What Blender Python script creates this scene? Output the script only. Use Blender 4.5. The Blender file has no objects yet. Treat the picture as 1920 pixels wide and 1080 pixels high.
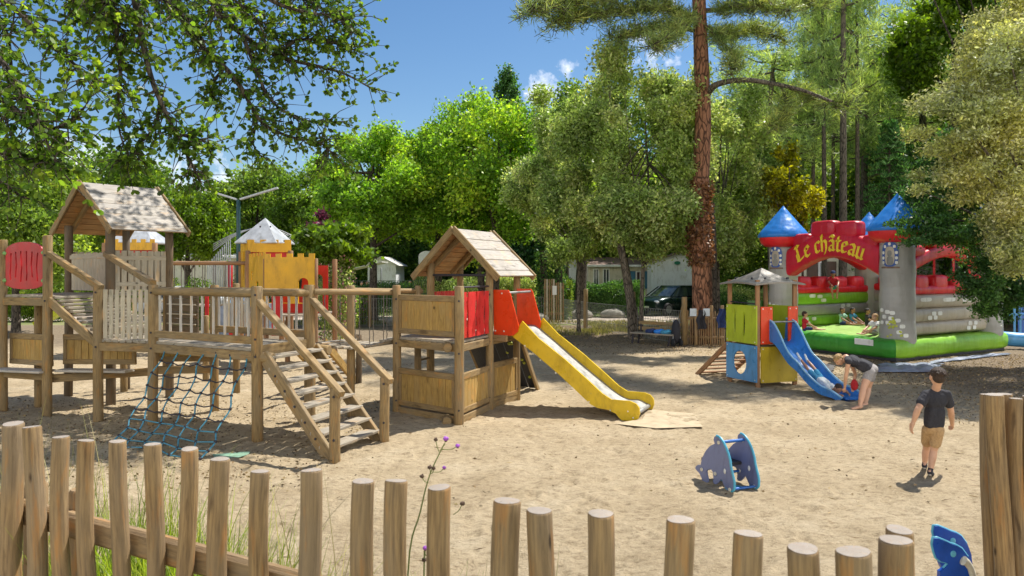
import bpy, bmesh, math, random
import numpy as np
from mathutils import Vector, Matrix, geometry

S = bpy.context.scene
COL = S.collection
PI = math.pi
R = math.radians
# ------------------------------------------------------------------ camera
H = 2.15; F = 1450.0; HZ = 510.0
cd = bpy.data.cameras.new('camera'); cam = bpy.data.objects.new('camera', cd); COL.objects.link(cam)
cam.location = (0, 0, H); cam.rotation_euler = (R(90), 0, 0)
cd.sensor_width = 36; cd.lens = 36 * F / 1920.0
cd.shift_y = -(540 - HZ) / 1920.0
cd.clip_end = 2000; cd.clip_start = 0.05
cd.dof.use_dof = True; cd.dof.focus_distance = 13.0; cd.dof.aperture_fstop = 6.3
S.camera = cam
# ------------------------------------------------------------------ light
SUNV = Vector((0.3875, 0.316, 0.866)).normalized()
EL = math.asin(SUNV.z); AZ = math.atan2(SUNV.x, SUNV.y)      # clockwise from +Y
w = bpy.data.worlds.new('World'); S.world = w; w.use_nodes = True
nt = w.node_tree; nt.nodes.clear()
out = nt.nodes.new('ShaderNodeOutputWorld'); bg = nt.nodes.new('ShaderNodeBackground')
sky = nt.nodes.new('ShaderNodeTexSky'); sky.sky_type = 'NISHITA'; sky.sun_disc = False
sky.sun_elevation = EL; sky.sun_rotation = AZ; sky.air_density = 1.0; sky.dust_density = 0.3; sky.ozone_density = 2.2
bg.inputs['Strength'].default_value = 0.15
tcw = nt.nodes.new('ShaderNodeTexCoord')
nz = nt.nodes.new('ShaderNodeTexNoise'); nz.inputs['Scale'].default_value = 46; nz.inputs['Detail'].default_value = 9; nz.inputs['Roughness'].default_value = .62
nt.links.new(tcw.outputs['Generated'], nz.inputs['Vector'])
def wmath(op, a, b=None, c=None):
    n = nt.nodes.new('ShaderNodeMath'); n.operation = op
    for i, x in enumerate((a, b, c)):
        if x is None: continue
        if isinstance(x, (int, float)): n.inputs[i].default_value = x
        else: nt.links.new(x, n.inputs[i])
    return n.outputs[0]
tot = None
for (cx, cy, rad, amp) in ((1020, 176, .023, .80), (1008, 190, .016, .65), (1067, 133, .015, .52), (1105, 165, .035, .40), (132, 312, .045, .75), (300, 345, .05, .6), (409, 385, .045, .75), (1230, 95, .06, .38), (1180, 110, .05, .3)):
    d = Vector(((cx - 960) / F, 1, (HZ - cy) / F)).normalized()
    vm = nt.nodes.new('ShaderNodeVectorMath'); vm.operation = 'DISTANCE'
    nt.links.new(tcw.outputs['Generated'], vm.inputs[0]); vm.inputs[1].default_value = d
    g = wmath('SUBTRACT', 1.0, wmath('DIVIDE', vm.outputs['Value'], rad * 1.5))
    g = wmath('MULTIPLY', wmath('MAXIMUM', g, 0.0), amp)
    tot = g if tot is None else wmath('MAXIMUM', tot, g)
cl = wmath('MULTIPLY', wmath('SUBTRACT', wmath('ADD', tot, wmath('MULTIPLY', nz.outputs['Fac'], 1.5)), 0.98), 1.9)
clamp = wmath('MINIMUM', wmath('MAXIMUM', cl, 0.0), wmath('MINIMUM', wmath('MULTIPLY', tot, 3.2), 0.88))
mixc = nt.nodes.new('ShaderNodeMixRGB'); nt.links.new(clamp, mixc.inputs['Fac'])
hsvw = nt.nodes.new('ShaderNodeHueSaturation'); hsvw.inputs['Saturation'].default_value = 1.2; hsvw.inputs['Value'].default_value = .55
nt.links.new(sky.outputs[0], hsvw.inputs['Color']); nt.links.new(hsvw.outputs[0], mixc.inputs['Color1'])
mixc.inputs['Color2'].default_value = (6.2, 6.3, 6.6, 1)
# bright low cloud bank, unseen behind the camera, added as frontal fill light
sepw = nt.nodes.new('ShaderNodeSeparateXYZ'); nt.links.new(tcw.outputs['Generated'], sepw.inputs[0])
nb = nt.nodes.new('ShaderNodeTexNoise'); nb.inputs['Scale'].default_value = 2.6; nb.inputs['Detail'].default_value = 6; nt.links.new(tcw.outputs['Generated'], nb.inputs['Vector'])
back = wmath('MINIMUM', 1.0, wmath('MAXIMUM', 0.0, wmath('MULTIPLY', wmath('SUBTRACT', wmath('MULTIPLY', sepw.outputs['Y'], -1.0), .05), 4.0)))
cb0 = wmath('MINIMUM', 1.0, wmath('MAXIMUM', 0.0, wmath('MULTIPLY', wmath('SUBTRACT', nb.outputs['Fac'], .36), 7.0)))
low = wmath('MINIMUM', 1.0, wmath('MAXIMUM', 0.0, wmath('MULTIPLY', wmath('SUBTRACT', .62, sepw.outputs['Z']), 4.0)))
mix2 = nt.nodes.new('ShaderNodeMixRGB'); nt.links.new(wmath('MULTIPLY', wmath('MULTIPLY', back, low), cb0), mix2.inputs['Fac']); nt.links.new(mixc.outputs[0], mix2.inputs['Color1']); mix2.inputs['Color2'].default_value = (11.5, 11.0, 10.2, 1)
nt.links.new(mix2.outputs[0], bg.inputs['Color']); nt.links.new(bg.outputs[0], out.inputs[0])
sl = bpy.data.lights.new('sun', 'SUN'); sl.energy = 4.8; sl.angle = R(0.55); sl.color = (1.0, .95, .86)
so = bpy.data.objects.new('sun', sl); COL.objects.link(so)
so.rotation_euler = SUNV.to_track_quat('Z', 'Y').to_euler(); so.location = (10, 10, 30)
S.view_settings.view_transform = 'Standard'; S.view_settings.look = 'None'
S.view_settings.exposure = 0.60; S.view_settings.gamma = 1
S.cycles.max_bounces = 7; S.cycles.diffuse_bounces = 6; S.cycles.transmission_bounces = 4; S.cycles.glossy_bounces = 2
S.render.resolution_x = 1024; S.render.resolution_y = 576

# ------------------------------------------------------------------ helpers
def V(*a): return Vector(a if len(a) > 1 else a[0])
def W(px, py, Y): return Vector(((px - 960) / F * Y, Y, H - (py - HZ) / F * Y))
def G(px, py):
    Y = H * F / (py - HZ); return Vector(((px - 960) / F * Y, Y, 0))
def PL(px, py, O, d):
    """photo direction met with the upright plane through O along ground direction d -> (t, z, point)"""
    k = (px - 960) / F
    t = (k * O[1] - O[0]) / (d[0] - k * d[1])
    Y = O[1] + d[1] * t
    return t, H - (py - HZ) / F * Y
MATS = {}
def new_mat(name):
    m = bpy.data.materials.new(name); m.use_nodes = True; MATS[name] = m
    return m, m.node_tree, m.node_tree.nodes['Principled BSDF']
def noise(t, vec, scale, detail=4, rough=.55):
    n = t.nodes.new('ShaderNodeTexNoise'); n.inputs['Scale'].default_value = scale
    n.inputs['Detail'].default_value = detail; n.inputs['Roughness'].default_value = rough
    if vec is not None: t.links.new(vec, n.inputs['Vector'])
    return n.outputs['Fac']
def ramp(t, fac, stops):
    n = t.nodes.new('ShaderNodeValToRGB'); e = n.color_ramp.elements
    while len(e) < len(stops): e.new(.5)
    for i, (p, c) in enumerate(stops):
        e[i].position = p; e[i].color = (c[0], c[1], c[2], 1) if not isinstance(c, (int, float)) else (c, c, c, 1)
    t.links.new(fac, n.inputs['Fac']); return n.outputs['Color']
def mix(t, fac, a, b, mode='MIX'):
    n = t.nodes.new('ShaderNodeMixRGB'); n.blend_type = mode
    for i, x in enumerate((fac, a, b)):
        if isinstance(x, (int, float)): n.inputs[i].default_value = x
        elif isinstance(x, tuple): n.inputs[i].default_value = (x[0], x[1], x[2], 1)
        else: t.links.new(x, n.inputs[i])
    return n.outputs[0]
def bump(t, b, hgt, st=.3, dist=.02):
    n = t.nodes.new('ShaderNodeBump'); n.inputs['Strength'].default_value = st; n.inputs['Distance'].default_value = dist
    t.links.new(hgt, n.inputs['Height']); t.links.new(n.outputs[0], b.inputs['Normal'])
def mapped(t, out, sc):
    n = t.nodes.new('ShaderNodeMapping'); n.inputs['Scale'].default_value = sc
    t.links.new(out, n.inputs['Vector']); return n.outputs[0]
def setc(t, b, c):
    if isinstance(c, tuple): b.inputs['Base Color'].default_value = (c[0], c[1], c[2], 1)
    else: t.links.new(c, b.inputs['Base Color'])
def wood(name, dark, light, grey, rough=.75, gr=.5, b_=.35):
    m, t, b = new_mat(name); tc = t.nodes.new('ShaderNodeTexCoord'); uv = tc.outputs['UV']
    grain = noise(t, mapped(t, uv, (1.6, 26, 1)), 3.2, 6, .65)
    c = ramp(t, grain, [(.28, dark), (.62, light)])
    big = noise(t, mapped(t, uv, (.9, 2.2, 1)), 1.7, 3)
    gm = ramp(t, big, [(.5 - gr * .3, 0.0), (.75 - gr * .2, 1.0)])
    c = mix(t, gm, c, mix(t, .65, c, grey))
    vo = t.nodes.new('ShaderNodeTexVoronoi'); vo.inputs['Scale'].default_value = 2.6
    t.links.new(mapped(t, uv, (1, 3.2, 1)), vo.inputs['Vector'])
    kn = ramp(t, vo.outputs['Distance'], [(.03, 1.0), (.085, 0.0)])
    c = mix(t, kn, c, tuple(x * .35 for x in dark))
    st = noise(t, mapped(t, uv, (1.1, 7, 1)), 2.3, 5, .6); c = mix(t, ramp(t, st, [(.56, 0.0), (.66, .6)]), c, tuple(min(1, x * 1.1) * k for x, k in zip(light, (1.1, .80, .5)))); c = mix(t, ramp(t, st, [(.30, .75), (.40, 0.0)]), c, tuple(x * .6 for x in dark))
    ob = noise(t, tc.outputs['Object'], 1.3, 4)
    c = mix(t, .55, c, ramp(t, ob, [(.3, .58), (.68, 1.06)]), 'MULTIPLY')
    setc(t, b, c); b.inputs['Roughness'].default_value = rough
    bump(t, b, mix(t, .4, grain, st), b_, .010); return m
def plain(name, c, rough=.5, var=.12, scale=6, bmp=0, metal=0, spec=None, wear=None):
    m, t, b = new_mat(name); tc = t.nodes.new('ShaderNodeTexCoord')
    n = noise(t, tc.outputs['Object'], scale, 6, .6)
    lo = tuple(max(0, x * (1 - var)) for x in c); hi = tuple(min(1, x * (1 + var)) for x in c)
    col = ramp(t, n, [(.3, lo), (.7, hi)])
    if wear:
        n2 = noise(t, tc.outputs['Object'], scale * 3.3, 8, .7)
        col = mix(t, ramp(t, n2, [(.60, 0.0), (.70, .75)]), col, wear)
    g1 = noise(t, mapped(t, tc.outputs['Object'], (1, 1, .35)), 5.5, 9, .72)
    col = mix(t, 1.0, col, ramp(t, g1, [(.34, (.70, .68, .64)), (.50, (1, 1, 1))]), 'MULTIPLY')
    setc(t, b, col); b.inputs['Roughness'].default_value = rough; b.inputs['Metallic'].default_value = metal
    t.links.new(ramp(t, n, [(.3, max(0, rough - .12)), (.7, min(1, rough + .12))]), b.inputs['Roughness'])
    if bmp: bump(t, b, noise(t, tc.outputs['Object'], scale * 8, 5), bmp, .01)
    return m
def leafmat(name, cols, trans=.42, rough=.45, tint=(1.25, 1.25, .5), spec=.5, gain=1.0):
    cols = [tuple(min(.70, x * gain) for x in c) for c in cols]; trans = min(.6, trans + .14)
    m, t, b = new_mat(name)
    at = t.nodes.new('ShaderNodeAttribute'); at.attribute_name = 'rnd'
    c = ramp(t, at.outputs['Fac'], [(i / (len(cols) - 1), x) for i, x in enumerate(cols)])
    tc = t.nodes.new('ShaderNodeTexCoord')
    c = mix(t, .6, c, ramp(t, noise(t, tc.outputs['Object'], .8, 3), [(.35, (.62, .74, .70)), (.62, (1.25, 1.15, .85))]), 'MULTIPLY')
    vr = t.nodes.new('ShaderNodeMath'); vr.operation = 'MULTIPLY'; t.links.new(at.outputs['Fac'], vr.inputs[0]); vr.inputs[1].default_value = 37.7
    vf = t.nodes.new('ShaderNodeMath'); vf.operation = 'FRACT'; t.links.new(vr.outputs[0], vf.inputs[0])
    c = mix(t, 1.0, c, ramp(t, vf.outputs[0], [(0.0, .42), (.6, 1.0), (1.0, 1.5)]), 'MULTIPLY')
    setc(t, b, c); b.inputs['Roughness'].default_value = rough; b.inputs['Specular IOR Level'].default_value = spec
    tr = t.nodes.new('ShaderNodeBsdfTranslucent'); t.links.new(mix(t, 1.0, c, tint, 'MULTIPLY'), tr.inputs['Color'])
    ms = t.nodes.new('ShaderNodeMixShader'); ms.inputs[0].default_value = trans
    o = t.nodes['Material Output']
    t.links.new(b.outputs[0], ms.inputs[1]); t.links.new(tr.outputs[0], ms.inputs[2]); t.links.new(ms.outputs[0], o.inputs[0])
    return m

def vinyl(name, c):
    m, t, b = new_mat(name); tc = t.nodes.new('ShaderNodeTexCoord'); o = tc.outputs['Object']
    n = noise(t, o, 1.3, 5); col = ramp(t, n, [(.3, tuple(x * .82 for x in c)), (.7, tuple(min(1, x * 1.12) for x in c))])
    g = noise(t, mapped(t, o, (1, 1, .25)), 6, 8, .7); col = mix(t, 1.0, col, ramp(t, g, [(.30, (.84, .83, .80)), (.48, (1, 1, 1))]), 'MULTIPLY')
    w1 = noise(t, mapped(t, o, (1.0, 1.0, 3.5)), 1.8, 1.5, .4); w2 = noise(t, mapped(t, o, (4, 4, .8)), 1.6, 1.5, .4)
    setc(t, b, col); t.links.new(ramp(t, g, [(.3, .5), (.7, .30)]), b.inputs['Roughness']); bump(t, b, mix(t, .5, w1, w2), .45, .10); return m
ORG = {}
RND = random.Random(7)
class MB:
    def __init__(s): s.v = []; s.f = []; s.uv = []; s.sm = []
    def add(s, vs, fs, uvs=None, smooth=False):
        o = len(s.v); s.v += [tuple(x) for x in vs]
        for i, f in enumerate(fs):
            s.f.append([o + k for k in f]); s.uv.append(uvs[i] if uvs else [(vs[k][0] + vs[k][1] * .7, vs[k][2]) for k in f])
            s.sm.append(smooth)
    def rings(s, rings, lens, smooth=True, caps=True, per=None):
        n = len(rings[0]); vs = [p for r in rings for p in r]; fs = []; uv = []
        ro = RND.random() * 40; rv = RND.random() * 9
        per = per or .4
        for i in range(len(rings) - 1):
            for k in range(n):
                k2 = (k + 1) % n
                fs.append((i * n + k, i * n + k2, (i + 1) * n + k2, (i + 1) * n + k))
                a = rv + per * k / n; b = rv + per * (k + 1) / n
                uv.append([(ro + lens[i], a), (ro + lens[i], b), (ro + lens[i + 1], b), (ro + lens[i + 1], a)])
        s.add(vs, fs, uv, smooth)
        if caps:
            for r, l, rev in ((rings[0], lens[0], True), (rings[-1], lens[-1], False)):
                c = sum((Vector(p) for p in r), Vector()) / n
                f = list(range(n)); f = f[::-1] if rev else f
                s.add(r, [f], [[(ro + (Vector(r[k]) - c).x, rv + (Vector(r[k]) - c).y + (Vector(r[k]) - c).z) for k in f]], False)
    def beam(s, a, b, w, h, up=(0, 0, 1), ch=.007):
        a = Vector(a); b = Vector(b); d = (b - a); L = d.length; d = d / L; up = Vector(up)
        if abs(d.dot(up.normalized())) > .97: up = Vector((0, 1, 0)) if abs(d.y) < .9 else Vector((1, 0, 0))
        sx = d.cross(up).normalized(); sy = sx.cross(d).normalized()
        hw, hh = w / 2, h / 2; c = min(ch, hw * .6, hh * .6)
        pr = [(hw - c, -hh), (hw, -hh + c), (hw, hh - c), (hw - c, hh), (-hw + c, hh), (-hw, hh - c), (-hw, -hh + c), (-hw + c, -hh)]
        r = [[p + sx * x + sy * y for x, y in pr] for p in (a, b)]
        s.rings(r, [0, L], False, True, 2 * (w + h))
    def box(s, c, sz, rz=0, ch=.01):
        c = Vector(c); d = Vector((math.cos(rz), math.sin(rz), 0)) * sz[0] / 2
        s.beam(c - d, c + d, sz[1], sz[2], (0, 0, 1), ch)
    def pole(s, a, b, r, r2=None, n=14, wob=0, top=True, seg=1):
        a = Vector(a); b = Vector(b); r2 = r if r2 is None else r2
        d = b - a; L = d.length; d /= L
        up = Vector((0, 0, 1)) if abs(d.z) < .9 else Vector((0, 1, 0))
        sx = d.cross(up).normalized(); sy = sx.cross(d).normalized()
        # sx, sy, order so that rings wind outward
        st = [(i / seg, 1) for i in range(seg + 1)]
        if top:
            e = min(.012, r * .3) / L
            st = [(t, k) for t, k in st]; st[-1] = (1 - e, 1); st.append((1, .82)); st[0] = (e, 1); st.insert(0, (0, .82))
        rg = []; ln = []; ph = RND.random() * 6
        for t, k in st:
            rr = (r + (r2 - r) * t) * k
            off = (sx * math.sin(ph + t * 5) + sy * math.cos(ph * 2 + t * 4)) * wob
            rg.append([a + d * (L * t) + off + (sx * math.cos(-u) + sy * math.sin(-u)) * rr * (1 + (wob * 2.5) * math.sin(3 * u + ph)) for u in [2 * PI * i / n for i in range(n)]])
            ln.append(L * t)
        s.rings(rg, ln, True, True, 2 * PI * r)
    def tube(s, path, rad, n=8, caps=True):
        P = [Vector(p) for p in path]; m = len(P)
        rad = [rad] * m if isinstance(rad, (int, float)) else rad
        rg = []; ln = [0]; ref = None
        for i in range(m):
            d = (P[min(i + 1, m - 1)] - P[max(i - 1, 0)])
            if d.length < 1e-6: d = Vector((0, 0, 1))
            d.normalize()
            if ref is None: ref = d.orthogonal().normalized()
            sx = (ref - d * ref.dot(d)); sx = sx.normalized() if sx.length > 1e-4 else d.orthogonal().normalized()
            ref = sx; sy = d.cross(sx)
            rg.append([P[i] + (sx * math.cos(u) + sy * math.sin(u)) * rad[i] for u in [2 * PI * k / n for k in range(n)]])
            if i: ln.append(ln[-1] + (P[i] - P[i - 1]).length)
        s.rings(rg, ln, True, caps, 2 * PI * rad[0])
    def plate(s, outer, holes, O, U, Vv, th):
        O = Vector(O); U = Vector(U).normalized(); Vv = Vector(Vv).normalized(); N = U.cross(Vv).normalized()
        loops = [list(outer)] + [list(h) for h in holes]
        tri = geometry.tessellate_polygon([[Vector((x, y, 0)) for x, y in l] for l in loops])
        flat = [p for l in loops for p in l]; n = len(flat)
        P = [O + U * x + Vv * y for x, y in flat]
        vs = [p + N * th / 2 for p in P] + [p - N * th / 2 for p in P]
        fs = []; uv = []
        ro = RND.random() * 10
        for t in tri:
            a, b, c = [Vector((flat[i][0], flat[i][1])) for i in t]
            if (b - a).cross(c - a) < 0: t = t[::-1]
            fs.append(tuple(t)); uv.append([(ro + flat[i][1], flat[i][0]) for i in t])
            fs.append(tuple(i + n for i in t[::-1])); uv.append([(ro + flat[i][1], flat[i][0]) for i in t[::-1]])
        o = 0
        for li, l in enumerate(loops):
            k = len(l); area = sum(l[i][0] * l[(i + 1) % k][1] - l[(i + 1) % k][0] * l[i][1] for i in range(k))
            for i in range(k):
                a = o + i; b = o + (i + 1) % k
                q = (a, a + n, b + n, b) if (area > 0) == (li == 0) else (b, b + n, a + n, a)
                fs.append(q); uv.append([(ro + flat[j % n][1], flat[j % n][0] + (.02 if j >= n else 0)) for j in q])
            o += k
        s.add(vs, fs, uv, False)
    def lathe(s, prof, c, n=24, axis=None):
        c = Vector(c); M = Matrix.Identity(3) if axis is None else Vector(axis).to_track_quat('Z', 'Y').to_matrix()
        rg = [[c + M @ Vector((max(r, 1e-4) * math.cos(2 * PI * k / n), max(r, 1e-4) * math.sin(2 * PI * k / n), z)) for k in range(n)] for r, z in prof]
        ln = [0]
        for i in range(1, len(prof)): ln.append(ln[-1] + math.hypot(prof[i][0] - prof[i - 1][0], prof[i][1] - prof[i - 1][1]))
        s.rings(rg, ln, True, True, 1)
    def ell(s, c, r, n=14, m=9, M=None, e=1.0):
        c = Vector(c); r = (r, r, r) if isinstance(r, (int, float)) else r
        sg = lambda x: math.copysign(abs(x) ** e, x)
        rg = []
        for i in range(m + 1):
            th = -PI / 2 + PI * i / m; ct = max(abs(sg(math.cos(th))), 1e-3)
            row = []
            for k in range(n):
                u = 2 * PI * k / n
                p = Vector((r[0] * ct * sg(math.cos(u)), r[1] * ct * sg(math.sin(u)), r[2] * sg(math.sin(th))))
                row.append(c + (M @ p if M else p))
            rg.append(row)
        s.rings(rg, [i * .1 for i in range(m + 1)], True, True, 1)
    def cap(s, a, ra, b, rb, n=12):
        """tapered capsule"""
        a = Vector(a); b = Vector(b); d = b - a; L = d.length
        if L < 1e-5: s.ell(a, max(ra, rb)); return
        M = d.normalized().to_track_quat('Z', 'Y').to_matrix(); pr = []
        for i in range(5): th = -PI / 2 + PI / 2 * i / 4; pr.append((ra * math.cos(th), ra * math.sin(th)))
        for i in range(5): th = PI / 2 * i / 4; pr.append((rb * math.cos(th), L + rb * math.sin(th)))
        rg = [[a + M @ Vector((max(r, 1e-4) * math.cos(2 * PI * k / n), max(r, 1e-4) * math.sin(2 * PI * k / n), z)) for k in range(n)] for r, z in pr]
        s.rings(rg, [p[1] for p in pr], True, True, 1)
    def grid(s, fn, nu, nv, smooth=True):
        vs = [fn(i / nu, j / nv) for i in range(nu + 1) for j in range(nv + 1)]
        fs = [(i * (nv + 1) + j, (i + 1) * (nv + 1) + j, (i + 1) * (nv + 1) + j + 1, i * (nv + 1) + j + 1) for i in range(nu) for j in range(nv)]
        s.add(vs, fs, [[(k // (nv + 1) / nu * 3, k % (nv + 1) / nv * 3) for k in f] for f in fs], smooth)
    def mesh(s, name, org=(0, 0, 0)):
        me = bpy.data.meshes.new(name); o = Vector(org)
        me.from_pydata([(x - o.x, y - o.y, z - o.z) for x, y, z in s.v], [], s.f)
        ul = me.uv_layers.new(name='UVMap'); flat = [c for f in s.uv for p in f for c in p]
        ul.data.foreach_set('uv', flat); me.polygons.foreach_set('use_smooth', s.sm)
        me.update(); return me
    def build(s, name, mat, parent=None, **kw):
        org = ORG.get(parent.name, Vector((0, 0, 0))) if parent else Vector(kw.pop('org', (0, 0, 0)))
        me = s.mesh(name, org); me.materials.append(MATS[mat] if isinstance(mat, str) else mat)
        return link(name, me, parent, org, **kw)
def link(name, me, parent=None, org=Vector((0, 0, 0)), **kw):
    o = bpy.data.objects.new(name, me); COL.objects.link(o)
    if parent: o.parent = parent
    else: o.location = org
    ORG[o.name] = Vector(org)
    for k, v in kw.items(): o[k] = v
    return o
def thing(name, label, category, loc=(0, 0, 0), group=None, local=False):
    o = bpy.data.objects.new(name, None); COL.objects.link(o); o.location = loc; o.empty_display_size = .2
    o['label'] = label; o['category'] = category
    if group: o['group'] = group
    ORG[o.name] = Vector((0, 0, 0)) if local else Vector(loc)
    return o
def kids(o): return [c for c in bpy.data.objects if c.parent == o]
def dup(o, label=None, loc=None, rz=None, sc=None, group=None, parent=None):
    c = o.copy(); COL.objects.link(c); c.parent = parent
    for ch in list(o.children): dup(ch, parent=c)
    if loc is not None: c.location = loc
    if rz is not None: c.rotation_euler = (0, 0, rz)
    if sc is not None: c.scale = sc if not isinstance(sc, (int, float)) else (sc, sc, sc)
    if label: c['label'] = label
    if group: c['group'] = group
    return c
def lerp(a, b, t): return Vector(a) * (1 - t) + Vector(b) * t
def bez(pts, n):
    """Catmull-Rom through points"""
    P = [Vector(p) for p in pts]; P = [P[0] * 2 - P[1]] + P + [P[-1] * 2 - P[-2]]; out = []
    for i in range(1, len(P) - 2):
        for k in range(n):
            t = k / n; a, b, c, d = P[i - 1], P[i], P[i + 1], P[i + 2]
            out.append(.5 * ((2 * b) + (c - a) * t + (2 * a - 5 * b + 4 * c - d) * t * t + (3 * b - a - 3 * c + d) * t ** 3))
    out.append(P[-2]); return out

# leaf clouds ---------------------------------------------------------
def unit(rng, n):
    a = rng.normal(size=(n, 3)); return a / np.linalg.norm(a, axis=1)[:, None]
def leaf_mesh(name, pts, L, Wd, mat, rng, dirs=None, org=(0, 0, 0), shade=None, lobes=False, droop=0, flat=0.0):
    n = len(pts); a = unit(rng, n) if dirs is None else dirs
    a = a.copy(); a[:, 2] -= droop; a /= np.linalg.norm(a, axis=1)[:, None]
    r = unit(rng, n)
    if flat: r[:, 2] *= (1 - flat)
    b = np.cross(a, r); b /= (np.linalg.norm(b, axis=1)[:, None] + 1e-9)
    c = np.cross(a, b)
    L = (np.full(n, L) if np.isscalar(L) else L) * rng.uniform(.7, 1.25, n); Wv = L * Wd
    p = pts - np.array(org); Lc = L[:, None]; Wc = Wv[:, None]
    if lobes:
        k = 6
        vs = np.stack([p, p + a * Lc * .4 + b * Wc * .55, p + a * Lc * .8 + b * Wc * .5 + c * Lc * .06, p + a * Lc, p + a * Lc * .8 - b * Wc * .5 + c * Lc * .06, p + a * Lc * .4 - b * Wc * .55], 1)
    else:
        k = 4
        vs = np.stack([p, p + a * Lc * .5 + b * Wc * .5 + c * Lc * .08, p + a * Lc, p + a * Lc * .5 - b * Wc * .5 + c * Lc * .08], 1)
    vs = vs.reshape(-1, 3)
    me = bpy.data.meshes.new(name)
    me.vertices.add(n * k); me.vertices.foreach_set('co', vs.ravel().astype(np.float32))
    me.loops.add(n * k); me.loops.foreach_set('vertex_index', np.arange(n * k, dtype=np.int32))
    me.polygons.add(n); me.polygons.foreach_set('loop_start', np.arange(0, n * k, k, dtype=np.int32))
    at = me.attributes.new('rnd', 'FLOAT', 'POINT')
    rv = rng.uniform(0, 1, n) if shade is None else np.clip(shade + rng.uniform(-.25, .25, n), 0, 1)
    at.data.foreach_set('value', np.repeat(rv, k).astype(np.float32))
    me.update(calc_edges=True); me.materials.append(MATS[mat]); return me
def noise2(x, y, seed=0):
    rg = np.random.default_rng(seed); T = rg.random((256, 256))
    xi = np.floor(x).astype(int); yi = np.floor(y).astype(int); fx = x - xi; fy = y - yi
    fx = fx * fx * (3 - 2 * fx); fy = fy * fy * (3 - 2 * fy)
    g = lambda a, b: T[a % 256, b % 256]
    return (g(xi, yi) * (1 - fx) + g(xi + 1, yi) * fx) * (1 - fy) + (g(xi, yi + 1) * (1 - fx) + g(xi + 1, yi + 1) * fx) * fy

# ------------------------------------------------------------------ materials
wood('post_wood', (.12, .068, .024), (.37, .245, .095), (.27, .205, .12))
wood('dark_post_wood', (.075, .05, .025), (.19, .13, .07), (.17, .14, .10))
wood('yellow_board', (.26, .15, .035), (.50, .32, .09), (.38, .26, .11), gr=.2)
wood('orange_board', (.33, .17, .06), (.55, .32, .13), (.42, .28, .15), gr=.1)
wood('grey_board', (.30, .26, .20), (.58, .53, .45), (.52, .50, .47), gr=.8)
wood('roof_plank', (.20, .165, .13), (.50, .45, .38), (.38, .355, .33), gr=.6, b_=.8)
wood('white_picket', (.40, .35, .25), (.58, .51, .39), (.45, .40, .31), gr=.3, b_=.1)
wood('picket', (.12, .062, .022), (.42, .265, .11), (.29, .22, .14), gr=.5, b_=.9)
wood('picket_end', (.22, .18, .14), (.40, .34, .28), (.36, .32, .28), gr=.6)
wood('brown_post', (.20, .095, .04), (.38, .20, .09), (.30, .20, .12), gr=.2)
wood('bark_oak', (.035, .026, .018), (.13, .10, .07), (.11, .11, .08), rough=.95, b_=1)
wood('grey_plank', (.19, .15, .10), (.42, .36, .27), (.34, .31, .26), gr=.7)
def bark(name, dark, light, sx=5, sz=1.2):
    m, t, b = new_mat(name); tc = t.nodes.new('ShaderNodeTexCoord'); o = tc.outputs['Object']
    vo = t.nodes.new('ShaderNodeTexVoronoi'); vo.feature = 'DISTANCE_TO_EDGE'; vo.inputs['Scale'].default_value = 2.2
    n0 = t.nodes.new('ShaderNodeTexNoise'); n0.inputs['Scale'].default_value = 3; t.links.new(o, n0.inputs['Vector'])
    mm = mix(t, .12, o, n0.outputs['Color']); t.links.new(mapped(t, mm, (sx, sx, sz)), vo.inputs['Vector'])
    n = noise(t, mapped(t, o, (4, 4, 1.3)), 5, 7, .7)
    c = mix(t, ramp(t, vo.outputs['Distance'], [(.02, 1.0), (.14, 0.0)]), ramp(t, n, [(.3, dark), (.7, light)]), tuple(x * .35 for x in dark))
    setc(t, b, c); b.inputs['Roughness'].default_value = .95
    bump(t, b, mix(t, .35, vo.outputs['Distance'], n), 1.0, .06); return m
bark('pine_bark', (.17, .075, .04), (.42, .20, .115))
bark('oak_bark', (.045, .036, .027), (.15, .12, .09), 8, 2)
bark('grey_bark', (.09, .075, .055), (.24, .20, .155), 7, 2)
plain('red_paint', (.50, .015, .02), .38, .15, 4); plain('orange_red', (.72, .055, .008), .33, .1, 3, wear=(.6, .12, .03))
plain('yellow_plastic', (.62, .42, .012), .32, .12, 3, wear=(.5, .36, .05)); plain('castle_yellow', (.66, .36, .015), .45, .15, 3)
plain('red_slat', (.62, .035, .035), .35, .2, 5); plain('green_knob', (.22, .42, .14), .4)
plain('steel', (.33, .33, .32), .5, .06, 12, metal=.55); plain('dull_steel', (.42, .43, .44), .5, .1, 12, metal=.6)
plain('black_board', (.03, .03, .035), .5, .3, 4); plain('rope_blue', (.07, .26, .36), .7, .25, 30)
plain('rope_dark', (.035, .03, .04), .7, .3, 30); plain('rope_grey', (.16, .14, .12), .8, .3, 20)
plain('lime_panel', (.42, .52, .02), .35, .1, 3); plain('blue_panel', (.09, .32, .62), .35, .1, 3, wear=(.25, .45, .66))
plain('slide_blue', (.035, .20, .58), .3, .14, 3, wear=(.10, .30, .62)); plain('slide_rim', (.25, .48, .68), .35, .12, 4)
plain('ochre_panel', (.50, .36, .02), .38, .1, 3); plain('dark_green_panel', (.05, .16, .03), .4)
plain('roof_grey', (.25, .225, .19), .55, .25, 3, .2); plain('screw_white', (.75, .72, .62), .4)
plain('tower_grey_roof', (.42, .44, .47), .4, .25, 4, .1)
vinyl('vinyl_grey', (.33, .325, .31)); vinyl('vinyl_beige', (.42, .37, .29))
vinyl('vinyl_red', (.70, .015, .025)); vinyl('vinyl_crimson', (.52, .012, .035))
vinyl('vinyl_blue', (.02, .20, .66)); vinyl('vinyl_green', (.05, .30, .03))
vinyl('vinyl_lime', (.22, .48, .02)); vinyl('vinyl_floor', (.32, .52, .13))
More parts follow.
